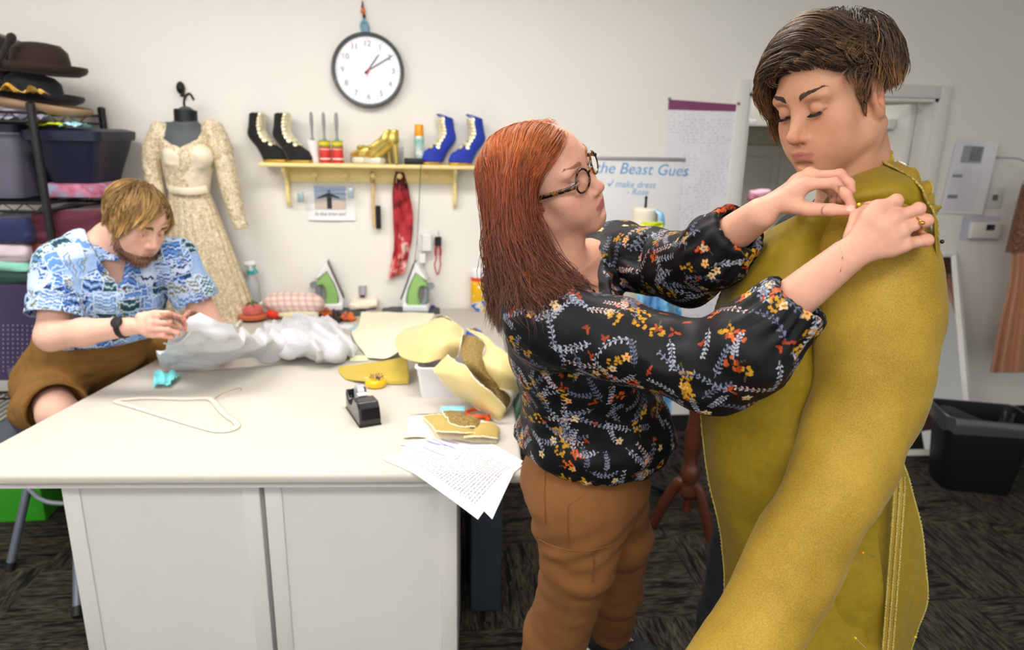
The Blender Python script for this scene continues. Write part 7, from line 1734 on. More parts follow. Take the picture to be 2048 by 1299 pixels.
# lashes, brows, hair
P = []
for s_ in (-1, 1):
    for i in range(60):
        u = (i/59-.5)*2; x = s_*.0325+.0118*u; base = V3(x, .0745+.0142*math.sqrt(max(0, 1-(u*.8)**2)), .0125+.0062-.0135*.93-.0012*(1-u*u)); P.append([base, base+V3(.0015*u, .004, -.002), base+V3(.003*u, .0072, -.0028)])
P = np.array(P); o = hair_obj('eyelash', xf(MM, P.reshape(-1, 3)).reshape(P.shape), .00035, np.tile(np.array(lin('#1a100a')[:3]), (len(P), 1)), None, np.array([1, .8, .2])); at(o, mo)
brow_parts(HM, MM, brows(MM, None, None, mr_, 200, .9, .005, 0), .00042, '#38261a', mo)
n = 13000; m = 20; rt = scalp_roots(n, m_hl, mr_); CSM = HM
cowl = V3(-.015, -.045, .122)                                     # crown whorl the hair radiates from
def mdir(p, t_, ids):
    q = rt-cowl; q = q/(np.linalg.norm(q, axis=1)[:, None]+1e-6); fr_ = np.clip((rt[:, 1]+.045)/.05, 0, 1)*np.clip((rt[:, 2]-.035)/.03, 0, 1)
    fz = np.clip((p[:, 0]-.028)/.03, 0, 1); down = (.30+.9*t_)*(1-fr_)+fr_*(.02+1.1*fz*t_)
    d = q*(1-fr_[:, None])+np.stack([1.0*fr_, .42*fr_*(1-t_), 0*fr_+.75*fr_*np.clip(-p[:, 0]/.05, 0, 1)], 1)-down[:, None]*V3(0, 0, 1)
    nn = (p-V3(0, -.014, .045))/V3(.0735, .094, .081)**2; nn /= np.linalg.norm(nn, axis=1)[:, None]; d = d/np.linalg.norm(d, axis=1)[:, None]; o_ = (d*nn).sum(1); lift = .55*fr_*max(0, 1-t_*1.7)
    return d-np.maximum(o_, -.15)[:, None]*nn*1.0+lift[:, None]*nn
L = np.where(rt[:, 1] > -.0, .085, .06); L = np.where((rt[:, 2] < .045) & (rt[:, 1] < .035), .024+.25*np.clip(rt[:, 2], 0, .04), L); L = np.where((rt[:, 2] < .0) & (rt[:, 1] > -.03), .012, L)*(.8+.4*mr_.random(n)); fr_ = np.clip((rt[:, 1]+.045)/.05, 0, 1)*np.clip((rt[:, 2]-.035)/.03, 0, 1); L = L+.035*fr_; L = np.where((rt[:, 2] < .08) & (rt[:, 1] > .005) & (rt[:, 0] < 0), .020, L); L = np.where((rt[:, 2] < .06) & (rt[:, 1] < .012) & (rt[:, 1] > -.05), .016, L)
offm = np.where(rt[:, 2] > .04, .004+.028*mr_.random(n)**1.2, .0015+.006*mr_.random(n))
P = grow(CSM, rt, mdir, L, m, offm, mr_, .2, 35)
P = clump(P, rt, 420, mr_, .5)
col = grad_col(P, ('#2c1c11', '#3c2816', '#54391f', '#7a5730'), mr_, .3); hl_ = (mr_.random(n) < .25)[:, None, None]; col = np.where(hl_, np.clip(col*1.9, 0, 1), col)
o = hair_obj('hair', xf(MM, P.reshape(-1, 3)).reshape(P.shape), (.00045+.0003*mr_.random(n)), col, None); at(o, mo)
# ---- white collar and black shirt under the garment
M_tee = mat('white_cotton', '#e6e4e0', .85, noise=.03); M_blk = mat('black_cotton', '#0d0e12', .85)
S = SDF(); c0 = nbM+up_*.012; S.cap(c0-up_*.03, c0+up_*.022-mf*.004, .070, .064, .01); S.cap(c0-up_*.1, c0+up_*.1, .058, .058, .003, 's'); S.plane(c0+up_*.018-mf*.002, up_+mf*.25, .003); at(sobj('shirt_collar', S, .003, M_tee), mo)
S = SDF(); torsoM(S, -.012); S.cap(nbM-up_*.05, sL-up_*.05, .035, .035, .03); S.cap(nbM-up_*.05, sR, .045, .045, .03); S.cap(sR, eR, .055, .05, .03); S.cap(eR, wRm, .055, .042, .02); S.plane(nbM-up_*.008, up_, .01); at(sobj('shirt', S, .007, M_blk), mo)
M_navyp = mat('dark_navy_trousers', '#12131d', .85, noise=.05)
S = SDF(); S.tube([hiM+up_*.05, hiM, hiM-up_*.1], [.155, .165, .15], [.11, .118, .11], np.tile(mL, (3, 1)), .03, endr=.3)
for h, f in zip(hipsM, feetM): k_ = (h+f)/2+mf*.02; S.cap(h, k_, .092, .075, .03); S.cap(k_, f, .075, .065, .03)
S.plane(feetM[0]-up_*.03, -up_); at(sobj('trousers', S, .007, M_navyp, disp=lambda V: .006*fbm(V*V3(9, 9, 18), 2)), mo)
for f in feetM: S = SDF(); g = V3(f[0], f[1], 0); S.cap(g-mf*.05+up_*.05, g+mf*.17+up_*.035, .044, .04, .02); S.cap(g+up_*.05, g+up_*.1, .045, .05, .02); S.plane(g+up_*.002, -up_, .003); at(sobj('shoe', S, .006, M_black), mo)
# ---- the mustard garment
def must(name, c1, c2, rough, fuzz, weave):
    t = NT(name); v = t.coord(); n1 = t.noise(v, 7, 3, .55); n2 = t.noise(v, fuzz, 3, .7); f_ = t.math('ADD', t.math('MULTIPLY', n1, .45), t.math('MULTIPLY', n2, .55))
    t.set(Base_Color=t.ramp(f_, [(.3, c1), (.62, c2)]), Roughness=rough); t.b.inputs['Sheen Weight'].default_value = .12; t.b.inputs['Sheen Roughness'].default_value = .35; t.b.inputs['Specular IOR Level'].default_value = .3
    t.bump(t.noise(v, weave, 2), .35, .0012); return t.m
M_plm = must('mustard_plush', '#7a610f', '#b09031', .62, 420, 900)
M_sat = must('mustard_satin_back', '#866e0d', '#9b831a', .55, 60, 1400)
M_sat2 = must('mustard_serged_thread', '#9a8a3c', '#b8a95e', .85, 300, 900)
def surf(rows, nr, nc, bow=None):
    R = np.array([spline(np.array([W(*q) for q in row]), nc) for row in rows]); return np.stack([spline(R[:, j], nr) for j in range(nc)], 1)
# front panel: from the yoke down, bulging towards the viewer, wrapping away at the chest edge
rows = [[(1500, 482, 1.31), (1545, 452, 1.21), (1600, 425, 1.13), (1665, 410, 1.125), (1760, 400, 1.20)],
        [(1462, 540, 1.33), (1500, 530, 1.22), (1575, 522, 1.135), (1645, 510, 1.145), (1760, 505, 1.24)],
        [(1432, 620, 1.36), (1470, 620, 1.24), (1560, 620, 1.15), (1640, 620, 1.155), (1760, 620, 1.24)],
        [(1416, 720, 1.38), (1455, 720, 1.27), (1550, 720, 1.175), (1640, 720, 1.17), (1760, 720, 1.23)],
        [(1405, 816, 1.40), (1445, 816, 1.29), (1545, 816, 1.20), (1640, 816, 1.18), (1770, 816, 1.22)],
        [(1412, 924, 1.43), (1450, 924, 1.32), (1555, 924, 1.22), (1665, 924, 1.175), (1770, 924, 1.165)],
        [(1430, 1010, 1.45), (1468, 1010, 1.345), (1560, 1010, 1.245), (1665, 1010, 1.20), (1760, 1010, 1.195)],
        [(1443, 1072, 1.47), (1482, 1072, 1.365), (1570, 1072, 1.265), (1665, 1072, 1.225), (1760, 1072, 1.215)],
        [(1448, 1130, 1.49), (1488, 1130, 1.385), (1580, 1130, 1.285), (1665, 1130, 1.24), (1765, 1130, 1.235)],
        [(1452, 1210, 1.51), (1498, 1210, 1.41), (1590, 1210, 1.305), (1675, 1210, 1.26), (1770, 1210, 1.255)],
        [(1455, 1300, 1.53), (1505, 1300, 1.43), (1600, 1300, 1.325), (1680, 1300, 1.28), (1775, 1300, 1.275)],
        [(1458, 1400, 1.55), (1512, 1400, 1.45), (1610, 1400, 1.345), (1690, 1400, 1.30), (1780, 1400, 1.295)]]
G = surf(rows, 90, 60); q = G.reshape(-1, 3); fo = .007*fbm(q*V3(6, 6, 9), 3)+.004*np.sin(q[:, 2]*38+3*vnoise(q*5)); G = G+fo.reshape(G.shape[:2])[..., None]*(-CFh)
gm_ = cloth_grid('front_panel', G, M_sat, None, .003); at(gm_, mo)
gw = prop(gm_, None)
def serge(name, P, w, parent, m=None, side=None, thread=True):
    """overlocked raw edge running along P"""
    P = spline(np.asarray(P), max(len(P), 220)); z = np.arange(len(P)); P2 = P+np.stack([np.sin(z*2.4), np.cos(z*1.9), np.sin(z*3.1)], 1)*.0007
    b = MB(); b.tube(P2, w*(1+.25*np.sin(z*2.2)), 6, flat=(1, .5)); o = b.build(name, m or M_sat2, None, 70); at(o, parent); return o
serge('serged_edge', G[:, 0], .0032, mo)
# yoke over the shoulder
rows = [[(1690, 350, 1.22), (1720, 334, 1.19), (1752, 322, 1.20), (1762, 312, 1.22)], [(1672, 372, 1.16), (1720, 358, 1.135), (1768, 345, 1.13), (1790, 330, 1.165)], [(1650, 402, 1.128), (1710, 388, 1.10), (1785, 370, 1.085), (1822, 350, 1.115)], [(1640, 425, 1.125), (1715, 412, 1.11), (1800, 400, 1.09), (1852, 392, 1.09)], [(1630, 455, 1.14), (1720, 446, 1.16), (1810, 440, 1.13), (1872, 440, 1.08)]]
G = surf(rows, 40, 44); at(cloth_grid('yoke', G+.003*fbm(G.reshape(-1, 3)*12, 2).reshape(G.shape[:2])[..., None]*-CFh, M_sat, None, .003), mo)
# standing seam allowance along the armhole and neck
ed = np.array([(1757, 312, 1.185), (1768, 326, 1.160), (1795, 340, 1.125), (1822, 357, 1.105), (1842, 378, 1.085), (1850, 398, 1.070), (1862, 418, 1.065), (1872, 440, 1.070)])
out = np.array([(1777, 306, 1.195), (1790, 322, 1.170), (1812, 332, 1.140), (1840, 350, 1.120), (1855, 372, 1.100), (1868, 392, 1.085), (1874, 415, 1.080), (1873, 442, 1.085)])
E_, O_ = spline(np.array([W(*q) for q in ed]), 120), spline(np.array([W(*q) for q in out]), 120); G = []
for k in range(120):
    wv = math.sin(k*.20)*.006+math.sin(k*.37+1)*.003; G.append([E_[k]+(O_[k]-E_[k])*u+(-CF)*wv*u+up_*(.004*math.sin(k*.31)*u) for u in np.linspace(0, 1, 9)])
G = np.array(G); at(cloth_grid('seam_allowance', G, M_plm, None, .0028), mo); serge('serged_edge', G[:, -1], .0021, mo); serge('serged_edge', G[:, 0]-CF*.003, .0014, mo)
# strip of the back edge standing behind the armhole
rows = [[(1866, 428, 1.06), (1870, 432, 1.04), (1874, 440, 1.06)], [(1866, 470, 1.07), (1872, 475, 1.05), (1877, 480, 1.075)], [(1868, 530, 1.09), (1876, 532, 1.065), (1883, 535, 1.09)], [(1872, 590, 1.10), (1880, 592, 1.075), (1887, 594, 1.10)], [(1872, 650, 1.11), (1879, 652, 1.09), (1884, 655, 1.11)]]
G = surf(rows, 60, 10); at(cloth_grid('armhole_strip', G, M_sat, None, .0025), mo); serge('serged_edge', G[:, -1], .0024, mo)
# back panel hanging behind the sleeve
rows = [[(1700, 880, 1.25), (1760, 890, 1.24), (1800, 915, 1.27)], [(1690, 960, 1.255), (1770, 960, 1.245), (1818, 965, 1.29)], [(1660, 1050, 1.255), (1765, 1050, 1.25), (1838, 1045, 1.31)], [(1640, 1130, 1.25), (1765, 1130, 1.26), (1849, 1129, 1.33)], [(1600, 1203, 1.25), (1760, 1203, 1.27), (1852, 1203, 1.35)], [(1580, 1260, 1.25), (1755, 1260, 1.28), (1835, 1260, 1.36)], [(1560, 1330, 1.26), (1750, 1330, 1.29), (1815, 1330, 1.37)], [(1560, 1400, 1.27), (1745, 1400, 1.3), (1805, 1400, 1.38)]]
G = surf(rows, 70, 40); q = G.reshape(-1, 3); G = G+(.006*fbm(q*V3(10, 10, 7), 2)).reshape(G.shape[:2])[..., None]*-CFh-CF*.0
at(cloth_grid('back_panel', G, M_sat, None, .003), mo); serge('serged_edge', G[:, -1], .003, mo)
# raised seam with its two serged rows on the back panel
def strip2(name, pts, hw_, m, lift):
    c = spline(np.array(pts, float), 90); G = []
    for x, y, d in c: G.append([W(x+u*hw_, y+u*2, d-lift*(1-u*u)-.002) for u in np.linspace(-1, 1, 7)])
    o = cloth_grid(name, np.array(G), m, None, .002); at(o, mo); return np.array(G)
G = strip2('raised_seam', [(1797, 952, 1.215), (1797, 985, 1.215), (1792, 1060, 1.222), (1786, 1140, 1.235), (1780, 1220, 1.245), (1773, 1310, 1.26)], 10, M_plm, .004)
for j in (0, 3, 6): serge('serged_edge', G[:, j]-CF*.003, .0018, mo)
# sleeve
SLc = [(1748, 478, 1.145, .064), (1757, 530, 1.14, .088), (1757, 590, 1.14, .097), (1754, 657, 1.14, .099), (1738, 776, 1.14, .091), (1712, 873, 1.13, .080), (1678, 953, 1.12, .076), (1638, 1032, 1.105, .072), (1585, 1129, 1.08, .069), (1545, 1200, 1.06, .068), (1489, 1299, 1.03, .068), (1430, 1400, 1.0, .068)]
S = SDF(); D = spline(np.array([[*W(x, y, d), r] for x, y, d, r in SLc]), 34); S.chain(D[:, :3], D[:, 3], .004)
S.ell(W(1735, 480, 1.15), (.078, .07, .058), .05, rot=(0, .15, 0))
# only the outer shell shows: trim the top so the cap lies on the yoke
S.plane(W(1760, 402, 1.0), up_*.8-CF*.6+mf*.0, .01) if False else None
V, F = S.mesh(.0048); V = relax(V, F, 1)
q = V*V3(7, 7, 7); dd = .006*fbm(q, 3); al = (V-D[16, :3])@nrm(D[18, :3]-D[14, :3]); dd += .004*np.sin(al*42+4*vnoise(V*6))*np.exp(-(al/.16)**2)
sx_, sy_, sd_ = proj(V.T[:, :, None].squeeze() if False else V) if False else (None, None, None)
V = V+vnormals(V, F)*dd[:, None]
vv = V-CO; de = vv@CF; px_ = 1024+CAM_F*(vv@CR)/de; py__ = 649.5-CAM_F*(vv@CU)/de
o = mesh_obj('sleeve', V, F, M_plm, None, 180); at(o, mo); SL = S
# frayed top edge of the sleeve cap and a seam line down its front
E_ = [(1634, 640), (1632, 570), (1634, 515), (1640, 478), (1656, 442), (1678, 415), (1700, 403), (1730, 398), (1756, 394)]
print('cap edge', [round(float(S.ev(W(x, y, 1.0)[None])[0]), 3) for x, y in E_[:3]])
# ---- pins
M_steel = mat('pin_steel', '#c9c9cc', .25, 1)
def pin(px, py, dx, dy, head, label, d0=.85, body=None, rr_=.0026):
    p = on_cloth(body or SL, px, py, .002, d0); t_ = p+(CR*dx-CU*dy)*.0009-CF*.003; r = thing('dressmaking_pin', label, 'pin', p)
    b = MB(); b.tube([p, t_], .00045, 6); at(b.build('shaft', M_steel, None, 60), r); b = MB(); b.ell(p-CF*.001, (rr_,)*3, 8); at(b.build('pin_head', head, None, 80), r); return r
def pin_at(p, dx, dy, head, label, rr_=.0026):
    t_ = p+(CR*dx-CU*dy)*.001-CF*.002; r = thing('dressmaking_pin', label, 'pin', p); b = MB(); b.tube([p, t_], .00045, 6); at(b.build('shaft', M_steel, None, 60), r); b = MB(); b.ell(p, (rr_,)*3, 8); at(b.build('pin_head', head, None, 80), r)
M_ph = mat('yellow_pinhead', '#e2c21a', .25, coat=.3); M_po = mat('orange_pinhead', '#e0951c', .25); M_pb = mat('black_pinhead', '#0b0b0d', .25)
pin_at(W(1711, 411, 1.012)-CF*.01, 16, -1, M_ph, 'yellow headed pin between the woman finger and thumb on the shoulder')
pin_at(W(1884, 483, 1.05), -9, -11, M_pb, 'black headed pin sticking out behind the armhole strip', .0032)
pin_at(W(1726, 1105, 1.21), 20, 6, M_po, 'orange headed pin in the back panel below the sleeve'); pin_at(W(1711, 1275, 1.225), 18, 18, M_ph, 'yellow headed pin low on the garment near the sleeve edge'); pin_at(W(1831, 1273, 1.34), -10, 5, M_ph, 'yellow headed pin at the lower edge of the back panel')

# ================================================================== SEATED MAN IN THE PRINTED SHIRT
sr = np.random.default_rng(41)
SM = head_pose(270, 446, 2.36, 1.13, -.50, -.12, 1.035)
sl_ = lambda p: xf(SM, [p])[0]
so = thing('person', 'bearded fair haired man in blue printed shirt and khaki shorts sewing on a stool', 'person', (W(200, 800, 2.3)[0], W(200, 800, 2.3)[1], 0))
syaw = .80; sf = dirn(syaw); sLt = nrm(np.cross(V3(0, 0, 1), sf)); 
nbS = W(224, 478, 2.44)
sR_, sL_ = W(120, 535, 2.33), W(352, 520, 2.53)
eR_, wR_ = W(103, 672, 2.28), W(262, 652, 2.25)
eL_, wL_ = W(442, 690, 2.64), W(410, 660, 2.37)
chS, waS, hiS = W(222, 590, 2.49), W(196, 690, 2.62), W(150, 752, 2.78)
kR_, kL_ = W(116, 826, 2.37), W(405, 716, 2.97)
S = SDF(); HS = head_sdf(False, .72, jaw=1.06, nose=1.0, cheek=1.05, brow=1.0); S.sub(HS, SM, .01)
S.cap(sl_((0, -.03, -.04)), nbS, .058, .062, .035); S.cap(sl_((0, .02, -.08)), nbS+sf*.03-up_*.01, .036, .05, .03)
def torsoS(S, g, k=.03):
    S.tube([nbS-up_*.005, nbS*.5+chS*.5+up_*.04, chS, waS, hiS], [.08+g, .175+g, .18+g, .175+g, .18+g], [.065+g, .11+g, .128+g, .135+g, .13+g], np.tile(sLt, (5, 1)), k, n=16, endr=.6)
torsoS(S, -.035); S.cap(nbS, sR_, .05, .055, .03); S.cap(nbS, sL_, .05, .055, .03)
for a, c, d in ((sR_, eR_, wR_), (sL_, eL_, wL_)): S.cap(a, c, .056, .046, .03); S.cap(c, c*.6+d*.4, .046, .045, .03); S.cap(c*.6+d*.4, d, .045, .030, .02)
h2 = lambda x, y, d: W(x/2.362, 330+y/2.362, d+.14)
R_m = [h2(735, 712, 2.085), h2(742, 745, 2.075), h2(738, 775, 2.075), h2(722, 800, 2.085)]
R_fi = [[h2(800, 708, 2.085), h2(845, 722, 2.10), h2(868, 740, 2.11)], [h2(805, 745, 2.07), h2(845, 760, 2.09), h2(860, 772, 2.105)], [h2(795, 778, 2.07), h2(835, 790, 2.085), h2(845, 798, 2.10)], [h2(775, 805, 2.075), h2(808, 812, 2.085), h2(815, 808, 2.10)]]
R_tm = [h2(660, 715, 2.10), h2(730, 700, 2.12), h2(800, 700, 2.125), h2(862, 722, 2.12)]
hand(S, wR_, R_m, R_fi, R_tm, .0135, .0088)
L_m = [h2(905, 712, 2.17), h2(915, 730, 2.165), h2(915, 750, 2.165), h2(910, 768, 2.17)]
L_fi = [[h2(890, 705, 2.145), h2(882, 712, 2.125), h2(876, 730, 2.115)], [h2(895, 735, 2.14), h2(885, 745, 2.12), h2(878, 752, 2.112)], [h2(895, 755, 2.14), h2(885, 762, 2.125), h2(878, 766, 2.115)], [h2(893, 772, 2.145), h2(884, 776, 2.13), h2(878, 778, 2.12)]]
hand(S, wL_, L_m, L_fi, [h2(930, 715, 2.19), h2(910, 700, 2.16), h2(892, 698, 2.135), h2(878, 712, 2.12)], .0135, .0088)
hipR, hipL = W(88, 765, 2.72), W(215, 742, 2.86)
fR = V3(kR_[0]+.14, kR_[1]+.16, .22); fL = V3(kL_[0]+.02, kL_[1]+.08, .22)
print('seated: head z', SM[2, 3], 'hip z', hiS[2], 'knee z', kR_[2], kL_[2], 'upper', np.linalg.norm(sR_-eR_), 'fore', np.linalg.norm(eR_-wR_), 'thigh', np.linalg.norm(hipR-kR_), np.linalg.norm(hipL-kL_), 'sh', np.linalg.norm(sR_-sL_), 'hand z', wR_[2])
for h, k_, f in ((hipR, kR_, fR), (hipL, kL_, fL)): S.cap(h, k_, .085, .062, .03); S.cap(k_, f, .060, .042, .03); S.cap(f, f+sf*.14-up_*.05, .036, .028, .02)
hb = cut_box(SM[:3, 3], .165)
V, F = multi_mesh(S, .0058, [(hb[0], hb[1], .0025), (*pts_box(R_m+sum(R_fi, [])+R_tm+L_m+sum(L_fi, []), .02), .0026)])
Vh = xf(np.linalg.inv(SM), V)
s_hl = lambda p: p[:, 2]-np.interp(p[:, 1], [-.12, -.06, -.03, -.012, .008, .025, .045, .065, .085], [-.06, -.05, -.04, -.01, -.015, .03, .055, .085, .1])
C = skin_paint(Vh, '#dcb09c', '#cf7f72', '#7a5b32', s_hl, beard='#6b4526', lips='#b5726a', red_amt=.55)
C = knuckle_red(V, C, [f[0] for f in R_fi+L_fi]+[f[-1] for f in R_fi+L_fi]+R_m+[kR_], '#d07f74', .02, .4)
bo = mesh_obj('body', V, F, M_skin, None, 180, C); at(bo, so)
for o in eyes(SM, None, '#5a6a78', (0, -.6), 1): at(o, so)
brow_parts(HS, SM, brows(SM, None, None, sr, 150, 1.0, .003), .0006, '#7a5a35', so)
# beard hairs
rb = V[(Vh[:, 1] > .0) & (beard_mask(Vh) > .6)]
if len(rb):
    ii = sr.choice(len(rb), 1800); r0 = xf(np.linalg.inv(SM), rb[ii]); d = np.stack([r0[:, 0]*2, r0[:, 1]*4, np.full(len(r0), -.45)], 1)+sr.normal(size=(len(r0), 3))*.12; d /= np.linalg.norm(d, axis=1)[:, None]
    L = .006+.008*np.clip((-r0[:, 2]-.05)/.04, 0, 1); P = np.stack([r0, r0+d*L[:, None]*.5, r0+d*L[:, None]-V3(0, 0, .002)], 1); o = hair_obj('beard', xf(SM, P.reshape(-1, 3)).reshape(P.shape), .0006, grad_col(P, ('#5a3a20', '#7a4f2c'), sr, .3), None, np.array([1, 1, .3])); at(o, so)
n = 7000; m = 18; rt = scalp_roots(n, s_hl, sr); cowl2 = V3(.01, -.03, .124)
def sdir(p, t_, ids):
    q = rt-cowl2; q = q/(np.linalg.norm(q, axis=1)[:, None]+1e-6); fr_ = np.clip((rt[:, 1]+.02)/.06, 0, 1)*np.clip((rt[:, 2]-.05)/.03, 0, 1); sx_ = np.where(rt[:, 0] > -.02, 1.0, -1.0)
    d = q*(1-.55*fr_[:, None])+np.stack([sx_*.95*fr_, .45*fr_*(1-t_), 0*fr_], 1)-((.35+.9*t_)*(1-fr_)+fr_*(.1+.9*t_*np.clip(np.abs(p[:, 0])/.06, 0, 1)))[:, None]*V3(0, 0, 1)
    nn = (p-V3(0, -.014, .045))/V3(.0735, .094, .081)**2; nn /= np.linalg.norm(nn, axis=1)[:, None]; d = d/np.linalg.norm(d, axis=1)[:, None]; o_ = (d*nn).sum(1); return d-np.maximum(o_, -.1)[:, None]*nn+(.3*fr_*max(0, 1-t_*2))[:, None]*nn
L = np.where(rt[:, 2] > .05, .10, .06)*(.75+.45*sr.random(n)); offs = .003+.016*sr.random(n)
P = clump(grow(HS, rt, sdir, L, m, offs, sr, .08, 30), rt, 200, sr, .6)
o = hair_obj('hair', xf(SM, P.reshape(-1, 3)).reshape(P.shape), .0007+.0004*sr.random(n), grad_col(P, ('#6b4f2a', '#8f6c3a', '#b48f54', '#c7a566'), sr, .28), None); at(o, so)
# ---- shirt
S = SDF(); torsoS(S, .006)
S.cap(nbS-sLt*.05-up_*.03, sR_, .06, .078, .04); S.cap(nbS+sLt*.05-up_*.03, sL_, .06, .075, .04)
mR = sR_*.28+eR_*.72; mL_ = sL_*.34+eL_*.66
S.cap(sR_, mR, .078, .088, .03); S.cap(sL_, mL_, .075, .082, .03)
for c_, a_ in ((mR, sR_), (mL_, sL_)):
    n_ = nrm(c_-a_); S._a((lambda c_, n_: lambda P: np.maximum(-((P-c_)@n_), np.sqrt(((P-c_)**2).sum(1))-.13))(c_, n_), c_-.13, c_+.13, .003, 's'); S.cap(c_-n_*.05, c_+n_*.05, .080, .083, .002, 's')
S.ell(waS+sf*.01+up_*.02, (.19, .19, .12), .05); S.cap(waS-sf*.10-up_*.02, W(30, 700, 2.72), .08, .06, .06); S.plane(W(225, 694, 2.46), -up_, .01)
Mv = frame(chS+sf*.10+up_*.075, sLt, up_, sf); S.poly(Mv@TR((0, 0, -.06)), [(0, -.03), (-.062, .12), (-.062, .25), (.062, .25), (.062, .12)], .12, .005, .005, 's')
S.cap(nbS-up_*.005, nbS+up_*.2, .074, .07, .004, 's')
for s_ in (-1,): S.slab(nbS+sf*.075+sLt*s_*.062-up_*.035, nrm(sf*.25+up_*-.2+sLt*s_*.1), nrm(up_*.9-sf*.5+sLt*s_*.25), nrm(sf*.7+up_*.5), .028, .05, .006, .004, .008)
S.chain([nbS-sf*.062+up_*.012, nbS-sLt*.074+up_*.0, nbS+sf*.03-sLt*.078-up_*.03], [.013]*3, .01)
V, F = S.mesh(.0055); V = relax(V, F, 1)
d_ = .008*fbm(V*V3(8, 8, 11), 3)+.006*(.5-np.abs(fbm(V*9+5, 2))); V = V+vnormals(V, F)*d_[:, None]
V, F = quad_split(V, F); V = relax(V, F, 1); N = vnormals(V, F)
pal = {k: np.array(lin(c)[:3]) for k, c in (('base', '#8fadd8'), ('blue', '#2a56a4'), ('mid', '#5f8ac8'), ('navy', '#1d2f57'), ('olive', '#77745e'), ('green', '#2b5a4c'), ('white', '#b9cce4'))}
def aloha(u, v, rng):
    """one printed panel: a picture square, a palm or a wave"""
    k = rng.random(); out = []
    if k < .72:
        a, b_ = rng.uniform(.026, .038), rng.uniform(.026, .040); c = pal[rng.choice(['blue', 'mid', 'olive', 'green', 'white', 'blue'])]; c2 = pal[rng.choice(['navy', 'white', 'mid'])]
        m_ = (np.abs(u) < a) & (np.abs(v) < b_); out.append((m_, c)); w = np.sin(u*rng.uniform(130, 260)+1.3*np.sin(v*rng.uniform(60, 150)+rng.random()*6)+.5*np.sin(v*400)); out.append((m_ & (w > .5), c2)); out.append((m_ & (w < -.86), pal['white']))
        out.append((m_ & ((np.abs(np.abs(u)-a+.0035) < .0018) | (np.abs(np.abs(v)-b_+.0035) < .0018)), pal['white']))
    elif k < .82:
        for i in range(7): an = .3+i*.45; out.append((ell_mask(u, v, .014*math.cos(an), .014*math.sin(an), .014, .0028, an), pal[('blue', 'navy')[i % 2]]))
        out.append((((np.abs(u+.3*v) < .0018) & (v < 0) & (v > -.03)), pal['navy']))
    else: out.append((((np.abs(v-.005*np.sin(u*160)) < .0022) & (np.abs(u) < .03)), pal['mid'])); out.append((((np.abs(v-.012-.004*np.sin(u*190+1)) < .002) & (np.abs(u) < .022)), pal['olive']))
    return out
# panels stand upright on the cloth: use a fixed tangent instead of a random turn
class UpRng:
    def __init__(s, r): s.r = r
    def __getattr__(s, k): return getattr(s.r, k)
    def normal(s, size=None): return V3(0, 0, -1)+s.r.normal(size=3)*.12-up_*0+CRh*s.r.choice([0, .25, -.2])
Cs, As = stamps(V, N, 560, UpRng(sr), aloha, .058)
C = np.where(As[:, None] > 0, Cs, pal['base']*(1+.12*fbm(V*40, 2))[:, None]); C = C*(1+.1*fbm(V*130, 2))[:, None]
sh_ = mesh_obj('printed_shirt', V, F, vcol_mat('shirt_cotton', .75, .25, .15, 60, .004), None, 180, np.clip(C, 0, 1)); at(sh_, so)
for y, x in ((575, 249), (611, 244), (655, 240)):
    P = on_cloth(S, x, y, .002, 1.8); b = MB(); b.ell(P, (.006, .006, .006), 8); o = b.build('button', mat('brown_button', '#3a2a22', .4), None, 60); o.parent = sh_; o.matrix_parent_inverse = Matrix()
# ---- shorts
M_kh = NT('khaki_cotton'); v = M_kh.coord(); M_kh.set(Base_Color=M_kh.mix(M_kh.noise(v, 14, 4), '#7a5520', '#8c652b'), Roughness=.85); M_kh.bump(M_kh.noise(v, 350, 2), .2, .001); M_kh = M_kh.m
S = SDF(); S.tube([waS+up_*.10, waS+up_*.03, hiS+up_*.0], [.180, .198, .205], [.140, .158, .17], np.tile(sLt, (3, 1)), .03, endr=.4)
eR1 = hipR*.10+kR_*.90; eL1 = hipL*.12+kL_*.88
S.cap(hipR, eR1, .112, .100, .04); S.cap(hipL, eL1, .112, .100, .04); S.ell(hipR*.35+kR_*.65-sLt*.05-up_*.01, (.09, .09, .08), .04)
for c_, a_ in ((eR1, hipR), (eL1, hipL)): n_ = nrm(c_-a_); S._a((lambda c_, n_: lambda P: np.maximum(-((P-c_)@n_), np.sqrt(((P-c_)**2).sum(1))-.16))(c_, n_), c_-.16, c_+.16, .004, 's'); S.cap(c_-n_*.04, c_+n_*.05, .088, .092, .002, 's')
sh2 = sobj('shorts', S, .007, M_kh, disp=lambda V: .008*fbm(V*V3(11, 11, 11), 3)+.004*np.sin((V@sf)*60+3*vnoise(V*6)), it=1); at(sh2, so)
# socks and shoes stand on the foot ring of the stool, hidden by the table
for f in (fR, fL): S = SDF(); g = f-up_*.06; S.cap(g-sf*.05+up_*.05, g+sf*.16+up_*.03, .043, .04, .02); S.cap(g+up_*.05, g+up_*.1, .046, .05, .02); S.plane(g, -up_, .003); at(sobj('shoe', S, .007, M_black), so)
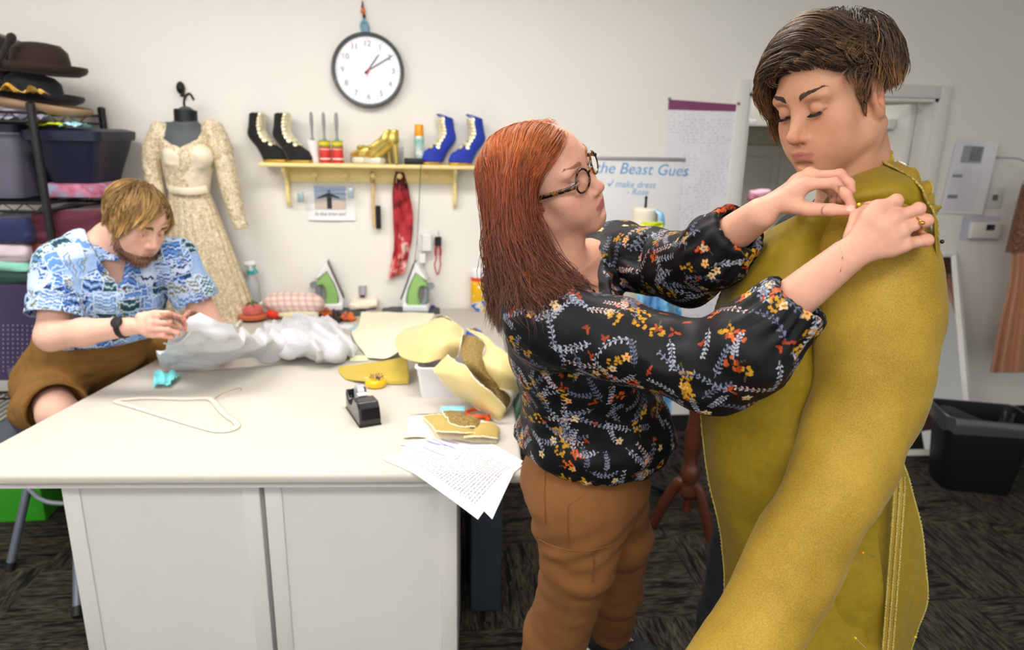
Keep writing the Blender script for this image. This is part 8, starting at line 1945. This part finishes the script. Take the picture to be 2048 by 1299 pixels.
# ---- watch
ax_ = nrm(wR_-eR_); c_ = eR_*.10+wR_*.90; u_ = nrm(np.cross(ax_, CF)); w2_ = np.cross(ax_, u_); a = np.linspace(0, 2*PI, 34)
wt_ = bpy.data.objects.new('wrist_watch', None); COL.objects.link(wt_); wt_.location = tuple(c_); at(wt_, so)
b = MB(); b.tube(np.array([c_+.0345*(math.cos(q)*u_+math.sin(q)*w2_) for q in a]), .0052, 8, cap=False, flat=(.55, 2.0), up=u_); o = b.build('strap', M_black, None, 60); o.parent = wt_; o.matrix_parent_inverse = Matrix.Translation(Vector(c_)).inverted()
f_ = nrm(-CF-up_*.0); f_ = nrm(f_-ax_*(f_@ax_)); f_ = nrm(f_+up_*.6); b = MB(); b.lathe([(.019, 0), (.020, .004), (.018, .009), (0, .0095)], n=24, M=frame(c_+f_*.034, ax_, np.cross(f_, ax_), f_)); o = b.build('watch_case', mat('dark_steel', '#3a3a3c', .35, .8), None, 50); o.parent = wt_; o.matrix_parent_inverse = Matrix.Translation(Vector(c_)).inverted()

# ================================================================== HIS STOOL
M_pur = mat('purple_plastic_shell', '#2a1d45', .5); M_legm = mat('grey_tube', '#667082', .35, .4)
sz_ = hiS[2]-.17; sc_ = hiS+sf*.04
st_ = thing('drafting_stool', 'tall stool with purple perforated back and grey tube legs under the seated man', 'stool', (sc_[0], sc_[1], 0))
b = MB(); b.prism(rr(.23, .23, .08), 0, .03, frame((sc_[0], sc_[1], sz_), sf, sLt, up_), .01); at(b.build('seat', M_pur, None, 50), st_)
G = []
for v_ in np.linspace(0, 1, 22):
    row = []
    for u in np.linspace(-1, 1, 26): p_ = W(22+u*120, 568+(760-568)*v_+26*u*u*(1-v_), 2.86-.10*u*u); row.append(p_)
    G.append(row)
# the shell back with rows of small holes
G = np.array(G); b = MB(); b.grid(G, .006); at(b.build('backrest', M_pur, None, 60), st_)
M_hole = mat('hole_grey', '#8a8396', .7); b = MB()  # pale grey beads on the shell draw the holes
for i in range(9, 20, 1):
    for j in range(2, 25): p_ = G[i, j]; b.ell(p_-CF*.0032, (.0030, .0012, .0040), 4)
at(b.build('perforation', M_hole, None, 60), st_)
b = MB(); bt = G[21, 13]; b.tube([V3(bt[0], bt[1], bt[2]+.05), (bt[0], bt[1], sz_+.02), (sc_[0], sc_[1], sz_-.01)], .014, 10); at(b.build('back_support', M_legm, None, 60), st_)
lp = [((85, 985), (155, 1232)), ((-2, 1012), (19, 1136))]
ends = [onz(155, 1232, .01), onz(19, 1136, .01)]
c2 = V3(sc_[0], sc_[1], 0); ends.append(2*c2-ends[0]*1.0+(ends[0]-c2)*.1); ends.append(2*c2-ends[1]+(ends[1]-c2)*.1)
tops = [W(70, 930, 1.98), W(-8, 960, 2.25)]
for i, e in enumerate(ends):
    tp = V3(sc_[0], sc_[1], sz_-.005)+nrm(V3(e[0]-sc_[0], e[1]-sc_[1], 0))*.17; b = MB(); b.tube([tp, e+(tp-e)*.04], .0155, 12); at(b.build('leg', M_legm, None, 60), st_); b = MB(); b.tube([e+(tp-e)*.05, e], .018, 12); at(b.build('foot_cap', M_black, None, 60), st_)
zr = .30; Lr = [e+(V3(sc_[0], sc_[1], sz_-.005)+nrm(V3(e[0]-sc_[0], e[1]-sc_[1], 0))*.17-e)*(zr/(sz_)) for e in ends]
od = sorted(range(4), key=lambda i: math.atan2(Lr[i][1]-sc_[1], Lr[i][0]-sc_[0])); b = MB()
for q in range(4): A, B_ = Lr[od[q]], Lr[od[(q+1) % 4]]; mid = (A+B_)/2; mid = mid+nrm(mid-V3(sc_[0], sc_[1], mid[2]))*.04; b.tube(spline(np.array([A, mid, B_]), 20), .009, 10)
at(b.build('foot_ring', mat('light_grey_tube', '#9aa3ad', .3, .5), None, 60), st_)
# boxes on the floor beside the stool
p = onz(20, 1010, 0); b = MB(); p = W(-30, 985, 2.9); b.box((p[0]-.1, p[1], p[2]-.1), (p[0]+.26, p[1]+.3, p[2]+.09), .01) if False else b.box((p[0]-.15, p[1], 0), (p[0]+.22, p[1]+.3, .30), .01); prop(b.build('green_crate', mat('bright_green_plastic', '#3fae2a', .5), None, 40), 'bright green plastic crate on the floor behind the stool', 'crate')
p = W(20, 880, 2.75); bn = thing('grey_bin', 'grey plastic bin with yellow and white papers standing on the green crate', 'bin', (p[0], p[1], .301)); b = MB(); b.box((p[0]-.15, p[1], .301), (p[0]+.10, p[1]+.24, p[2]+.0), .012); at(b.build('bin_body', mat('slate_bin', '#55606e', .5), None, 40), bn)
b = MB(); q = p+V3(-.02, -.004, -.05); b.box(q+V3(-.07, -.006, -.06), q+V3(.06, .0, .02), .002); at(b.build('paper_label', mat('yellow_paper', '#d9cf3e', .7), None, 30), bn)
# ================================================================== CAMERA
cd = bpy.data.cameras.new('Camera'); cam = bpy.data.objects.new('Camera', cd); COL.objects.link(cam)
M = Matrix(((CR[0], CU[0], -CF[0], 0), (CR[1], CU[1], -CF[1], 0), (CR[2], CU[2], -CF[2], CAM_H), (0, 0, 0, 1)))
cam.matrix_world = M
cd.sensor_width = 36; cd.sensor_fit = 'HORIZONTAL'; cd.lens = CAM_F/2048*36; cd.clip_start = .05
cd.dof.use_dof = True; cd.dof.focus_distance = 1.2; cd.dof.aperture_fstop = 3.6
SC.camera = cam
SC.view_settings.view_transform = 'Standard'; SC.view_settings.look = 'None'; SC.view_settings.gamma = 1
SC.view_settings.exposure = 0.46
SC.view_settings.use_curve_mapping = False
SC.cycles.use_denoising = True
SC.cycles.max_bounces = 7
